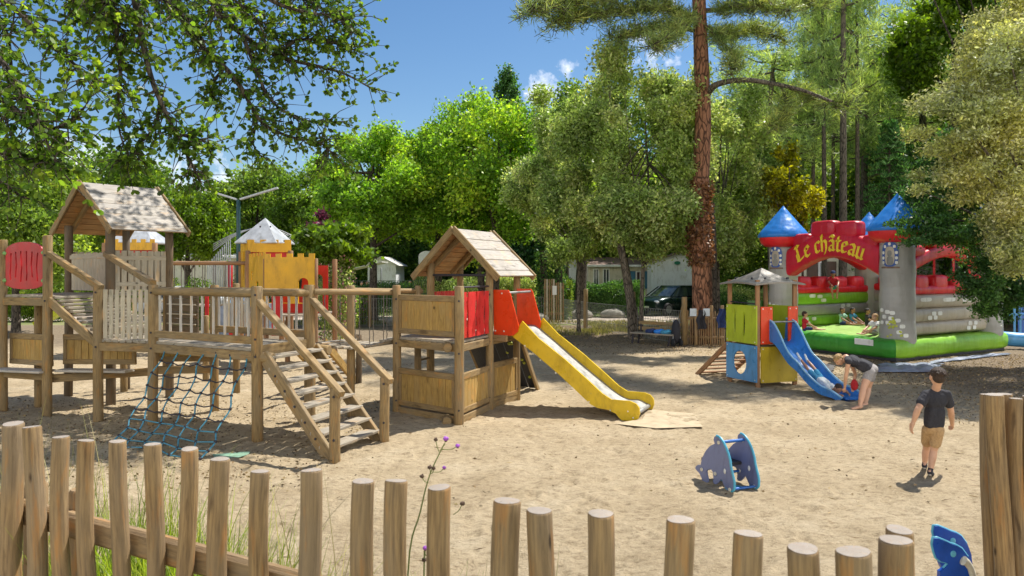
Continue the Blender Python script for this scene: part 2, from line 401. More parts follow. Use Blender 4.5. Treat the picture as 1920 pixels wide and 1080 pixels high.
plain('paint_yellow', (.80, .60, .03), .5, .05); plain('paint_white', (.72, .73, .70), .5, .08); plain('paint_dark', (.05, .045, .05), .6)
plain('paint_blue', (.03, .09, .35), .5); plain('paint_grey', (.22, .22, .21), .55); plain('paint_lime', (.42, .46, .05), .5, .3, 14)
plain('tarp', (.22, .26, .34), .45, .4, 3); plain('tarp_black', (.03, .03, .035), .6)
plain('blue_tarp', (.02, .13, .50), .45, .2, 2)
plain('dolphin_blue', (.16, .19, .34), .42, .1, 5, wear=(.20, .22, .35)); plain('cyan_edge', (.07, .36, .52), .4); plain('rod_blue', (.03, .13, .42), .3, metal=.2)
plain('rider_blue', (.012, .08, .42), .35, .1, 6, wear=(.04, .14, .45)); plain('rider_cyan', (.12, .45, .60), .4)
plain('cream', (.62, .58, .46), .5); plain('skin', (.58, .33, .21), .5, .08, 8); plain('skin_tan', (.40, .21, .125), .5, .08, 8); plain('skin_dark', (.20, .10, .06), .5)
plain('hair_brown', (.035, .018, .01), .6, .4, 60, .5); plain('hair_black', (.012, .009, .008), .55, .4, 60, .5); plain('hair_blond', (.42, .24, .08), .6, .4, 60, .6)
plain('cloth_black', (.022, .022, .03), .9, .3, 9, .3); plain('cloth_khaki', (.42, .27, .13), .9, .15, 9, .3); plain('cloth_grey', (.26, .24, .23), .9, .15, 9, .3)
plain('cloth_red', (.45, .02, .03), .9, .2, 9); plain('cloth_teal', (.04, .32, .30), .9, .5, 9); plain('cloth_white', (.66, .68, .66), .9, .12, 9); plain('cloth_mint', (.35, .62, .48), .9)
plain('cloth_blue', (.06, .28, .46), .9, .4, 12); plain('cloth_navy', (.02, .04, .13), .9); plain('rubber', (.02, .02, .022), .7); plain('sole', (.45, .42, .38), .7)
plain('eye_dark', (.01, .01, .01), .2); plain('lip', (.30, .08, .06), .5)
plain('lamp_green', (.01, .055, .06), .4); plain('lamp_grey', (.45, .47, .50), .4)
plain('cream_wall', (.72, .68, .55), .7, .06, 2); plain('white_wall', (.82, .85, .88), .7, .05, 2); plain('beige_wall', (.66, .60, .47), .7, .07, 2)
plain('mint_wall', (.50, .60, .50), .7, .06, 2); plain('roof_tile', (.20, .13, .10), .8, .3, 6, .5); plain('roof_white', (.62, .60, .56), .6, .1, 4)
plain('shutter_blue', (.05, .17, .27), .5); plain('shutter_brown', (.10, .05, .03), .5); plain('window_frame', (.78, .78, .76), .4); plain('sign_green', (.02, .20, .13), .4)
m, t, b = new_mat('glass_dark'); setc(t, b, (.035, .05, .055)); b.inputs['Roughness'].default_value = .06; b.inputs['Specular IOR Level'].default_value = .8
plain('car_green', (.012, .03, .03), .22, .05, 1, metal=.3); plain('car_white', (.62, .65, .68), .3, .05, 1); plain('plate_white', (.75, .75, .72), .4); plain('headlamp', (.62, .66, .70), .12, .05, 3, metal=.4)
plain('wire_green', (.05, .11, .06), .5); plain('wire_grey', (.23, .24, .22), .5); plain('paper', (.78, .78, .76), .8, .03); plain('paper_blue', (.55, .62, .68), .8, .03)
plain('stalk', (.16, .20, .05), .7); plain('purple_flower', (.36, .10, .50), .7, .3, 60); plain('seed_brown', (.09, .055, .035), .9)
plain('pad_sand', (.45, .36, .235), .9, .15, 5, .4); plain('concrete', (.40, .37, .31), .9, .15, 4, .4); plain('green_mat', (.20, .34, .24), .9, .25, 4); plain('stone', (.32, .30, .26), .9, .3, 3, .6)
leafmat('leaf_oak', [(.035, .075, .012), (.075, .135, .018), (.14, .19, .025)], .45, gain=2.0)
leafmat('leaf_bright', [(.040, .092, .012), (.095, .17, .018), (.19, .24, .022)], .5, tint=(1.12, 1.12, .45), gain=3.1)
leafmat('leaf_mid', [(.034, .060, .014), (.076, .120, .021), (.14, .172, .033)], .45, gain=3.0)
leafmat('leaf_dark', [(.02, .05, .018), (.035, .085, .025), (.06, .12, .03)], .35, gain=2.3)
leafmat('leaf_holm', [(.055, .085, .025), (.115, .15, .048), (.25, .27, .105)], .38, rough=.42, tint=(1.1, 1.15, .6), spec=.6, gain=3.6)
leafmat('leaf_silver', [(.11, .125, .05), (.20, .205, .085), (.38, .36, .20)], .3, rough=.4, tint=(1.15, 1.15, .5), spec=.6, gain=3.0)
leafmat('needle', [(.055, .085, .03), (.10, .13, .045), (.18, .19, .07)], .3, tint=(1.1, 1.15, .5), gain=2.9)
leafmat('needle_far', [(.05, .08, .035), (.09, .125, .05), (.15, .18, .07)], .3, gain=3.9)
leafmat('leaf_yellow', [(.20, .22, .01), (.36, .36, .015), (.50, .44, .02)], .55, tint=(1.2, 1.2, .5))
leafmat('leaf_lime', [(.08, .17, .015), (.16, .27, .02), (.24, .35, .03)], .5)
leafmat('leaf_purple', [(.08, .02, .05), (.16, .04, .09), (.14, .07, .10)], .4, tint=(1.2, .8, 1))
leafmat('leaf_fir', [(.03, .085, .035), (.06, .14, .05), (.11, .20, .08)], .3, gain=3.0)
leafmat('leaf_hedge', [(.025, .065, .02), (.05, .115, .03), (.09, .16, .05)], .35, gain=2.3)
leafmat('leaf_dead', [(.12, .055, .025), (.24, .12, .06), (.34, .19, .10)], .3, tint=(1.2, .9, .6))
leafmat('litter', [(.08, .055, .035), (.22, .15, .09), (.42, .32, .21)], .1, rough=.8)
leafmat('petal_pink', [(.55, .18, .30), (.68, .30, .42), (.75, .50, .55)], .4, tint=(1, .8, .9))
leafmat('grass_blade', [(.12, .22, .02), (.26, .38, .04), (.45, .50, .13)], .45)
leafmat('grass_dry', [(.16, .16, .06), (.28, .27, .11), (.42, .37, .18)], .3)
def cloth(name, c, var=.15, check=None):
    m, t, b = new_mat(name); tc = t.nodes.new('ShaderNodeTexCoord'); o = tc.outputs['Object']
    w1 = noise(t, mapped(t, o, (1.0, 1.0, .55)), 13, 3, .5); n = noise(t, o, 60, 3)
    col = ramp(t, n, [(.3, tuple(x * (1 - var) for x in c)), (.7, tuple(x * (1 + var) for x in c))])
    setc(t, b, col); b.inputs['Roughness'].default_value = .9; bump(t, b, w1, .9, .045); return m
for n_, c_ in (('cloth_black', (.028, .028, .036)), ('cloth_khaki', (.42, .27, .13)), ('cloth_grey', (.30, .28, .27)), ('cloth_red', (.45, .02, .03)), ('cloth_white', (.66, .68, .66)), ('cloth_mint', (.35, .62, .48)), ('cloth_navy', (.02, .04, .13))): cloth(n_, c_)
def hairmat(name, c):
    m, t, b = new_mat(name); tc = t.nodes.new('ShaderNodeTexCoord'); n = noise(t, mapped(t, tc.outputs['Object'], (1, 1, .25)), 120, 4, .7)
    setc(t, b, ramp(t, n, [(.3, tuple(x * .4 for x in c)), (.7, tuple(x * 1.7 for x in c))])); b.inputs['Roughness'].default_value = .6; bump(t, b, n, 1.0, .02)
hairmat('hair_brown', (.045, .024, .013)); hairmat('hair_black', (.014, .010, .009)); hairmat('hair_blond', (.40, .25, .10))
# ground materials
def sand_mat():
    m, t, b = new_mat('sand'); tc = t.nodes.new('ShaderNodeTexCoord'); o = tc.outputs['Object']
    c = ramp(t, noise(t, o, 1.1, 8, .62), [(.3, (.40, .315, .20)), (.55, (.50, .405, .27)), (.75, (.57, .48, .34))])
    fine = noise(t, mapped(t, o, (1, 1.7, 1)), 9, 10, .78)
    c = mix(t, .8, c, ramp(t, fine, [(.36, (.42, .37, .30)), (.47, (.92, .90, .87)), (.66, (1.18, 1.17, 1.15))]), 'MULTIPLY')
    sp = noise(t, o, 85, 3, .6); c = mix(t, ramp(t, sp, [(.60, 0.0), (.70, .8)]), c, (.14, .10, .065)); sp2 = noise(t, o, 42, 4, .7); c = mix(t, ramp(t, sp2, [(.60, 0.0), (.72, .55)]), c, (.66, .58, .45))
    # dirt and leaf mould towards the trees
    sep = t.nodes.new('ShaderNodeSeparateXYZ'); t.links.new(o, sep.inputs[0])
    def mth(op, a, b_, c_=None):
        n = t.nodes.new('ShaderNodeMath'); n.operation = op
        for i, x in enumerate((a, b_, c_)):
            if x is None: continue
            if isinstance(x, (int, float)): n.inputs[i].default_value = x
            else: t.links.new(x, n.inputs[i])
        return n.outputs[0]
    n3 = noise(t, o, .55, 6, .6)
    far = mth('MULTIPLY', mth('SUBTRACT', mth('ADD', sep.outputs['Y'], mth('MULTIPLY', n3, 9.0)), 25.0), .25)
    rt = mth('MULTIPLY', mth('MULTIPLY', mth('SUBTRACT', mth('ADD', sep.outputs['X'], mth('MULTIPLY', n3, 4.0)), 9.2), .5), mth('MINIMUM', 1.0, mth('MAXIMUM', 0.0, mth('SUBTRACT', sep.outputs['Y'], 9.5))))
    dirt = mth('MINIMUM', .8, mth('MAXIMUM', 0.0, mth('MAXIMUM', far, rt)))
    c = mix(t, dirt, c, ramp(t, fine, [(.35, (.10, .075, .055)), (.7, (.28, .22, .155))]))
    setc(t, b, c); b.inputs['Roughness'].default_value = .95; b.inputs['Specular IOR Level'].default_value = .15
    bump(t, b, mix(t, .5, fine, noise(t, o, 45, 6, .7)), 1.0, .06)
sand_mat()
def soil(name, a, c, d, sc=2.0, fs=30):
    m, t, b = new_mat(name); tc = t.nodes.new('ShaderNodeTexCoord'); o = tc.outputs['Object']
    col = ramp(t, noise(t, o, sc, 8, .65), [(.35, a), (.5, c), (.68, d)])
    f = noise(t, o, fs, 6, .7); col = mix(t, .7, col, ramp(t, f, [(.3, .65), (.6, 1.05)]), 'MULTIPLY')
    setc(t, b, col); b.inputs['Roughness'].default_value = .95; bump(t, b, f, .6, .03)
soil('ground_mat', (.09, .12, .03), (.17, .19, .06), (.30, .26, .13), .35, 12)
soil('road_mat', (.40, .33, .27), (.46, .385, .32), (.52, .44, .37), .5, 20)
# ================================================================== THE SETTING
rng = np.random.default_rng(5)
gm = MB(); gm.add([(-500, -60, -.03), (500, -60, -.03), (500, 900, -.03), (-500, 900, -.03)], [(0, 1, 2, 3)])
gm.build('ground', 'ground_mat', kind='structure')
def sheet(name, mat, fn, nu, nv, kind='structure'):
    g = MB(); g.grid(fn, nu, nv); return g.build(name, mat, kind=kind)
# sand, with real lumps
ny, nx = 780, 560
Yv = 1.2 * (31.5 / 1.2) ** np.linspace(0, 1, ny); sx = np.linspace(-1, 1, nx)
YY, SX = np.meshgrid(Yv, sx, indexing='ij'); XX = SX * (YY * .72 + 2.6)
zz = .030 * (noise2(XX * 1.6, YY * 1.6, 1) - .5) + .018 * (noise2(XX * 4.3 + 9, YY * 5 + 3, 2) - .5) + .020 * (noise2(XX * 9, YY * 10, 3) - .5) + .020 * (noise2(XX * 21, YY * 21, 4) - .5)
edge = np.clip((31.5 - YY) / 2, 0, 1)
for fx_, fy_ in zip(np.random.default_rng(77).uniform(-7, 8, 900), np.random.default_rng(78).uniform(5.2, 19, 900)):      # footprints
    j0, j1 = np.searchsorted(Yv, [fy_ - .25, fy_ + .25]); an = (fx_ * 7.3) % 3.14
    if j1 - j0 < 2: continue
    dx = XX[j0:j1] - fx_; dy = YY[j0:j1] - fy_; u_0 = dx * math.cos(an) + dy * math.sin(an); v_0 = -dx * math.sin(an) + dy * math.cos(an); q0 = (u_0 / .13) ** 2 + (v_0 / .055) ** 2
    zz[j0:j1] += -.022 * np.exp(-q0) + .010 * np.exp(-((np.sqrt(q0) - 1.5) ** 2) * 4)
zz = np.maximum(zz * edge + .004 - .02 * (1 - edge), -.024)
me = bpy.data.meshes.new('sand_ground'); co = np.stack([XX, YY, zz], -1).reshape(-1, 3)
ii = (np.arange(ny - 1)[:, None] * nx + np.arange(nx - 1)[None]).ravel()
fc = np.stack([ii, ii + 1, ii + nx + 1, ii + nx], 1)
me.vertices.add(len(co)); me.vertices.foreach_set('co', co.ravel().astype(np.float32))
me.loops.add(fc.size); me.loops.foreach_set('vertex_index', fc.ravel().astype(np.int32))
me.polygons.add(len(fc)); me.polygons.foreach_set('loop_start', np.arange(0, fc.size, 4, dtype=np.int32))
me.update(calc_edges=True); me.polygons.foreach_set('use_smooth', np.ones(len(fc), bool)); me.materials.append(MATS['sand'])
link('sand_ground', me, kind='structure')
sheet('road', 'road_mat', lambda u, v: (-60 + 120 * u, 33.6 + 5.4 * v + 1.2 * math.sin(u * 9), -.012), 60, 2)
# litter and twigs on the sand
def scatter_stuff(name, pts, L, wd, mat, z=.03, flatz=.25, **kw):
    d = unit(rng, len(pts)); d[:, 2] *= flatz; d /= np.linalg.norm(d, axis=1)[:, None]
    P = np.column_stack([pts, rng.uniform(.008, z, len(pts))])
    r = leaf_mesh(name, P, L, wd, mat, rng, dirs=d); return link(name, r, kind='stuff')
a = np.column_stack([rng.uniform(.3, 7, 9000), rng.uniform(20, 30.5, 9000)])
b_ = np.column_stack([rng.uniform(6.2, 14.5, 16000), rng.uniform(10.6, 20, 16000)])
b_ = b_[(b_[:, 0] - 6.2) * .35 + rng.random(16000) * 1.2 > .9]
c_ = np.column_stack([rng.uniform(-9, 5, 2600), rng.uniform(7, 22, 2600)])
d_ = np.column_stack([rng.uniform(-9, -2, 3500), rng.uniform(7.5, 13, 3500)])
scatter_stuff('leaf_litter', np.vstack([a, b_, c_[:900], d_]), .04, .5, 'litter')
tw = np.column_stack([rng.uniform(-7, 6.5, 900), rng.uniform(4.5, 17, 900)])
scatter_stuff('twig_litter', tw, .10, .07, 'litter', .02, .08)
# grass on the verge
vg = []
for (x0, x1, y0, y1, n) in ((-12, 12, 30.6, 33.4, 15000), (1.5, 6.5, 26, 31, 5000), (-14, 14, 39.5, 41.5, 8000), (2.5, 4.2, 27.2, 29, 1500)):
    vg.append(np.column_stack([rng.uniform(x0, x1, n), rng.uniform(y0, y1, n)]))
vg = np.vstack(vg); keep = noise2(vg[:, 0] * .8, vg[:, 1] * .8, 8) > .35; vg = vg[keep]
d = unit(rng, len(vg)) * .35 + np.array([0, 0, 1.0]); P = np.column_stack([vg, np.full(len(vg), -.02)])
link('verge_grass', leaf_mesh('verge_grass', P, .14, .12, 'grass_dry', rng, dirs=d), kind='stuff')

# ------------------------------------------------------------------ TREES
def clump_pts(rng, cen, rad, K, N, shell=.55, csize=.34, flatb=.0):
    """leaves gathered in K clumps through the outer part of an ellipsoid"""
    u = unit(rng, K); rr = rng.uniform(shell, 1.0, K) ** .6
    ph = rng.uniform(0, 6.28, 3); an = np.arctan2(u[:, 1], u[:, 0])
    rr *= 1 + .13 * np.sin(3 * an + ph[0]) * np.cos(2.5 * u[:, 2] + ph[1]) + .12 * np.sin(5 * an + ph[2] + 4 * u[:, 2]) + rng.normal(0, .06, K)
    cc = u * rr[:, None]
    if flatb: cc[:, 2] = np.maximum(cc[:, 2], -flatb + rng.uniform(-.1, .15, K))
    cs = csize * rng.uniform(.6, 1.35, K)
    k = rng.choice(K, N, p=(cs ** 2) / np.sum(cs ** 2))
    q = unit(rng, N) * (rng.uniform(.12, 1, N) ** .5)[:, None] * (1 + .25 * rng.normal(size=N))[:, None]
    q[:, 2] *= .72
    p = cc[k] + q * cs[k][:, None]
    sh = (rng.uniform(.1, .9, K))[k] * .6 + .2
    C = cc * np.array(rad) + np.array(cen)
    return p * np.array(rad) + np.array(cen), sh, C, k
def tree_meshes(seed, cen, rad, K, N, L, wd, lmat, tr, bmat, lean=(0, 0), shell=.5, csize=.34, limbs=14, flatb=0, lobes=False, forks=1):
    rg = np.random.default_rng(seed); rr = random.Random(seed)
    P, sh, C, k = clump_pts(rg, cen, rad, K, N, shell, csize, flatb)
    crown = leaf_mesh('crown', P, L, wd, lmat, rg, shade=sh, droop=.25, lobes=lobes)
    t = MB(); fk = []
    for j in range(forks):
        a = j * 2.4 + rr.random()
        sp = .0 if forks == 1 else .18 * rad[0]
        b0 = Vector((sp * math.cos(a) * .5, sp * math.sin(a) * .3, -.1))
        zf = cen[2] - rad[2] * .35
        mid = Vector((lean[0] * .5 + sp * math.cos(a), lean[1] * .5 + sp * math.sin(a), zf * .55))
        top = Vector((cen[0] + sp * 2 * math.cos(a), cen[1] + sp * 2 * math.sin(a), zf))
        pp = bez([b0, mid, top, top + Vector((rr.uniform(-.2, .2), rr.uniform(-.2, .2), rad[2] * .8))], 6)
        m = len(pp); f_ = .75 if forks > 1 else 1
        t.tube(pp, [tr * f_ * (1.25 if i == 0 else 1) * (1 - .75 * i / (m - 1)) for i in range(m)], 10); fk.append(pp)
    for i in range(limbs):
        pp = fk[i % forks]; st = pp[rr.randrange(int(len(pp) * .35), len(pp) - 2)]
        e = Vector(C[rr.randrange(len(C))]); md = lerp(st, e, .5) + Vector((rr.uniform(-.3, .3), rr.uniform(-.3, .3), rr.uniform(-.1, .4))) * rad[0] * .25
        q = bez([st, md, e], 5); r0 = tr * rr.uniform(.25, .42)
        t.tube(q, [r0 * (1 - .85 * i2 / (len(q) - 1)) for i2 in range(len(q))], 6)
        for _ in range(2):
            s2 = q[rr.randrange(4, len(q) - 1)]; e2 = Vector(C[rr.randrange(len(C))])
            if (e2 - s2).length < rad[0] * .9:
                q2 = bez([s2, lerp(s2, e2, .5) + Vector((0, 0, .1)), e2], 4); t.tube(q2, [r0 * .4 * (1 - .8 * i2 / (len(q2) - 1)) for i2 in range(len(q2))], 5)
    tm = t.mesh('trunk'); tm.materials.append(MATS[bmat]); return tm, crown
def put_tree(name, label, cat, ms, loc, rz=0, sc=1, group=None):
    o = thing(name, label, cat, loc, group, local=True); o.rotation_euler = (0, 0, rz)
    o.scale = sc if not isinstance(sc, (int, float)) else (sc, sc, sc)
    link('trunk', ms[0], o); link('crown', ms[1], o); return o
GB = 'trees along the far side of the playground'
def at(px, Y): return Vector(((px - 960) / F * Y, Y, -.03))
def zz_(py, Y): return H - (py - HZ) / F * Y
def spec_tree(name, label, cat, px, ytop, ybot, hw, Y, seed, K, N, L, lmat, bmat='oak_bark', tr=.16, lean=0, group=GB, depth=1.0, wd=.6, **kw):
    z1 = zz_(ytop, Y); z0 = zz_(ybot, Y); r = hw / F * Y; cen = (lean, 0, (z0 + z1) / 2)
    ms = tree_meshes(seed, cen, (r, r * depth, (z1 - z0) / 2), K, N, L, wd, lmat, tr, bmat, lean=(lean, 0), **kw)
    return put_tree(name, label, cat, ms, at(px, Y), group=group), ms
spec_tree('dark_tree', 'dense dark green tree at the left edge behind the red slatted panel', 'tree', 30, 262, 520, 120, 27, 11, 60, 36000, .15, 'leaf_mid', limbs=10)
spec_tree('olive_tree', 'tall pale olive tree rising behind the shingled roof of the left tower', 'tree', 215, 285, 470, 100, 44, 12, 55, 26000, .22, 'leaf_oak')
spec_tree('light_tree', 'low yellow-green tree just right of the left tower roof', 'tree', 352, 352, 495, 76, 36, 13, 40, 20000, .16, 'leaf_lime')
spec_tree('round_tree', 'round mid green tree right behind the two-armed lamp post', 'tree', 482, 318, 470, 84, 47, 14, 50, 26000, .22, 'leaf_mid')
spec_tree('round_tree', 'small round green tree above the grey pointed tower roof', 'tree', 568, 338, 490, 70, 44, 15, 45, 22000, .2, 'leaf_oak')
spec_tree('oak_tree', 'bright green oak with a single dark trunk left of the basketball board', 'tree', 700, 232, 455, 118, 34, 16, 70, 52000, .16, 'leaf_bright', tr=.2, limbs=20, csize=.24)
spec_tree('oak_tree', 'bright green spreading oak directly above the basketball board', 'tree', 822, 235, 460, 100, 37, 17, 60, 40000, .17, 'leaf_bright', tr=.22, limbs=20, csize=.24)
spec_tree('oak_tree', 'tallest bright green oak behind the wooden slide tower', 'tree', 915, 168, 470, 112, 34, 18, 80, 60000, .16, 'leaf_bright', tr=.24, limbs=24, csize=.28, forks=3)
spec_tree('distant_tree', 'dark tufted treetop sticking up above the tallest bright oak', 'tree', 945, 138, 300, 45, 47, 19, 22, 9000, .2, 'leaf_dark', shell=.3, csize=.3)
spec_tree('distant_tree', 'green treetop between the bright oak and the grey-green holm oaks', 'tree', 1062, 150, 420, 60, 42, 20, 35, 18000, .2, 'leaf_mid')
kw = dict(wd=.45, tr=.11, limbs=18, csize=.2, flatb=.78, shell=.6)
spec_tree('holm_oak', 'olive green holm oak on the left of the group, nearest the bright oaks', 'tree', 1085, 168, 498, 112, 27, 21, 75, 62000, .135, 'leaf_holm', 'grey_bark', **dict(kw, tr=.075))
o_, HOLM = spec_tree('holm_oak', 'large olive green holm oak with a forked leaning trunk left of the pine trunk', 'tree', 1195, 118, 492, 138, 24.6, 22, 95, 80000, .13, 'leaf_holm', 'grey_bark', forks=2, **kw)
spec_tree('holm_oak', 'olive green holm oak whose crown spreads right behind the pine trunk', 'tree', 1345, 140, 525, 106, 27, 23, 70, 58000, .135, 'leaf_holm', 'grey_bark', **kw)
# leaning trunks visible under the holm oaks
def bare_trunk(name, label, path, r0, r1, mat, ivy=False):
    b0 = Vector(path[0]); o = thing(name, label, 'tree', b0); t = MB(); q = bez(path, 5)
    t.tube(q, [r0 + (r1 - r0) * i / (len(q) - 1) for i in range(len(q))], 12); t.build('trunk', mat, o); return o
def ivy_on(o, path, rad, n, mat, L=.12, name='ivy'):
    q = bez(path, 8); ps = []
    for _ in range(n):
        i = rng.integers(0, len(q) - 1); f_ = rng.random(); c = lerp(q[i], q[i + 1], f_)
        a_ = rng.random() * 2 * PI; rr = rad * rng.uniform(.8, 1.5); ps.append((c.x + rr * math.cos(a_), c.y + rr * math.sin(a_), c.z))
    me = leaf_mesh(name, np.array(ps), L, .7, mat, rng, org=ORG[o.name], droop=.5); link(name, me, o)
p = [W(1198, 618, 25.5), W(1182, 560, 25.5), W(1172, 500, 25.5), W(1160, 445, 25.5)]; p[0].z = -.05
bare_trunk('leaning_tree', 'bare trunk leaning left under the holm oaks, behind the bench', p, .17, .12, 'grey_bark')
p = [W(1090, 600, 36), W(1089, 540, 36), W(1092, 480, 36)]; p[0].z = -.05
bare_trunk('straight_tree', 'straight dark trunk rising behind the hedge in front of the pale blue-grey cabin', p, .28, .24, 'oak_bark')
for px, lb in ((1022, 'ivy-covered trunk behind the slatted gate, left one'), (1050, 'ivy-covered trunk behind the slatted gate, right one')):
    p = [W(px, 600, 35), W(px - 2, 540, 35), W(px - 4 if px < 1040 else px - 3, 470, 35)]; p[0].z = -.05
    o = bare_trunk('ivy_tree', lb, p, .2, .16, 'oak_bark'); ivy_on(o, p, .24, 1500, 'leaf_dark')
p = [W(1336, 640, 24.8), W(1336, 560, 24.8), W(1337, 470, 24.8), W(1334, 380, 24.8)]; p[0].z = -.05
bare_trunk('slim_tree', 'slim dark trunk standing just right of the big pine trunk', p, .15, .10, 'oak_bark')

# ---- the pine
def tufts(cs, per, L, mat, org, wd=.10, up=.35, seed=3, spread=.045):
    rg = np.random.default_rng(seed); cs = np.array(cs); n = len(cs) * per
    c = np.repeat(cs, per, 0) + rg.normal(size=(n, 3)) * spread; d = unit(rg, n); d[:, 2] = d[:, 2] * .8 + up; d /= np.linalg.norm(d, axis=1)[:, None]
    sh = np.repeat(rg.uniform(.2, .9, len(cs)), per)
    return leaf_mesh('needles', c, L, wd, mat, rg, dirs=d, org=org, shade=sh)
pt = [W(1318, 640, 23.4), W(1316, 520, 23.4), W(1312, 380, 23.4), W(1318, 230, 23.4), W(1314, 90, 23.4), W(1308, -60, 23.4), W(1300, -260, 23.4)]
pt[0].z = -.08
pine = thing('maritime_pine', 'tall reddish pine with dead ivy round its trunk behind the small picket fence', 'tree', pt[0])
t = MB(); q = bez(pt, 8); m_ = len(q)
def pr_(i):
    z = q[i].z; return .315 - .011 * z if z > 1 else .315 + .10 * (1 - z)
t.tube(q, [max(pr_(i), .06) for i in range(m_)], 20); t.build('trunk', 'pine_bark', pine)
rr = random.Random(4); bm_ = MB(); cs = []
def pbranch(path, r0, dens=9, spr=.55):
    q = bez(path, 6); bm_.tube(q, [r0 * (1 - .8 * i / (len(q) - 1)) + .008 for i in range(len(q))], 7)
    for i in range(3, len(q)):
        for _ in range(dens):
            d = Vector((rr.uniform(-1, 1), rr.uniform(-1, 1), rr.uniform(-.6, .6))) * spr * (.5 + .6 * i / len(q))
            e = q[i] + d; bm_.tube([q[i], q[i] + d * .5 + Vector((0, 0, -.04)), e], [.014, .01, .006], 4, False)
            for k in range(3): cs.append(tuple(q[i] + d * (.40 + .30 * k) + Vector((rr.uniform(-.1, .1), rr.uniform(-.1, .1), rr.uniform(-.08, .1)))))
def B(pts, Yo, Y0=23.4): return [W(x, y, Y0 + Yo * i / (len(pts) - 1)) for i, (x, y) in enumerate(pts)]
pbranch(B([(1310, 35), (1240, 15), (1170, 20), (1090, 30), (1040, 40)], -2.2), .09, 12)
pbranch(B([(1310, -20), (1230, -30), (1140, -10), (1060, 5), (995, 15)], -3.5), .09, 13)
pbranch(B([(1310, 60), (1255, 50), (1200, 60), (1150, 70)], -1.2), .05, 8, .45)
pbranch(B([(1310, -70), (1200, -60), (1100, -30), (1010, -20)], -1), .09, 12)
pbranch(B([(1310, 20), (1280, 45), (1250, 75), (1220, 85)], -3), .05, 8, .4)
pbranch(B([(1322, 20), (1380, 15), (1430, 10), (1480, 20)], -2), .07, 10)
pbranch(B([(1322, 50), (1370, 65), (1420, 55), (1470, 75)], 1.5), .06, 9)
pbranch(B([(1322, -40), (1400, -30), (1480, -20), (1540, 10)], -1), .08, 12)
pbranch(B([(1320, 45), (1350, 75), (1378, 110), (1372, 140)], -1), .04, 5, .35)
pbranch(B([(1310, -120), (1250, -90), (1160, -80)], 2), .09, 12, .8)
pbranch(B([(1310, -140), (1350, -110), (1440, -100)], 1), .09, 12, .8)
pbranch(B([(1305, -160), (1290, -200), (1290, -230)], -3), .09, 12, .9)
for k in range(16):
    a_0 = k * 2.4; r0_ = 2.2 + 1.8 * ((k * 37) % 10) / 10; zt_ = 11.6 + .22 * k; c0_ = Vector((5.6, 23.4, zt_)); e0_ = c0_ + Vector((math.cos(a_0) * r0_, math.sin(a_0) * r0_, .7))
    pbranch([c0_, lerp(c0_, e0_, .5) + Vector((0, 0, .3)), e0_], .06, 7, .8)
for k in range(18):
    c0_ = Vector((5.6, 23.4, 11.6 + .1 * k)); e0_ = Vector((5.2 + 4.6 * ((k * 29) % 18) / 18, 22.2 - 4.6 * ((k * 11) % 18) / 18, 12.2 + .08 * k)); pbranch([c0_, lerp(c0_, e0_, .6) + Vector((0, 0, .35)), e0_], .06, 9, .8)
big = B([(1326, 175), (1345, 158), (1390, 150), (1440, 155), (1500, 168), (1560, 190)], -2.5)
q_ = bez(big, 6); bm_.tube(q_, [.11 * (1 - .7 * i / (len(q_) - 1)) for i in range(len(q_))], 8)
pbranch(B([(1465, 160), (1475, 195), (1462, 225), (1450, 240)], -.3, 22), .04, 4, .4)
pbranch(B([(1480, 165), (1530, 185), (1590, 195)], -.3, 21.8), .04, 7, .5)
bm_.build('branches', 'grey_bark', pine)
link('crown', tufts(cs[::2], 13, .27, 'needle', ORG[pine.name], wd=.085), pine)
ivy_on(pine, [W(1316, 500, 23.4), W(1311, 420, 23.4), W(1314, 340, 23.4)], .27, 2600, 'leaf_dead', .10, 'dead_ivy')

# ---- wood on the right: pines with tall bare trunks
def pine_proto(seed, h, cr, n, label, per=13):
    rg = np.random.default_rng(seed); rr2 = random.Random(seed)
    t = MB(); pp = [Vector((0, 0, -.1)), Vector((rr2.uniform(-.2, .2), 0, h * .35)), Vector((rr2.uniform(-.4, .4), 0, h * .7)), Vector((rr2.uniform(-.4, .4), 0, h))]
    q = bez(pp, 6); t.tube(q, [.24 - .17 * i / (len(q) - 1) for i in range(len(q))], 10); cs = []
    for i in range(n):
        z = h * rr2.uniform(.56, 1.02); c = q[min(int(z / h * (len(q) - 1)), len(q) - 1)]; a = rr2.uniform(0, 6.28); l = cr * rr2.uniform(.5, 1) * (1.1 - .5 * abs(z / h - .7))
        e = Vector((c.x + math.cos(a) * l, math.sin(a) * l, z + rr2.uniform(-.3, .7))); s_ = Vector((c.x, 0, z)); md = lerp(s_, e, .5) - Vector((0, 0, .15))
        t.tube(bez([s_, md, e], 4), [.05 * (1 - .1 * k) for k in range(9)], 5, False)
        for k in range(26):
            f_ = rr2.uniform(.35, 1.08); b = lerp(s_, e, f_) + Vector((rr2.gauss(0, .35), rr2.gauss(0, .35), rr2.gauss(0, .2))); cs.append(tuple(b))
    tm = t.mesh('trunk'); tm.materials.append(MATS['grey_bark'])
    return tm, tufts(cs, per, .30, 'needle_far', (0, 0, 0), wd=.13, seed=seed, spread=.07)
PN = [pine_proto(31, 11.5, 3.0, 40, ''), pine_proto(32, 13, 2.6, 36, ''), pine_proto(33, 12, 2.2, 30, '')]
GR = 'pine trees in the wood behind the bouncy castle'
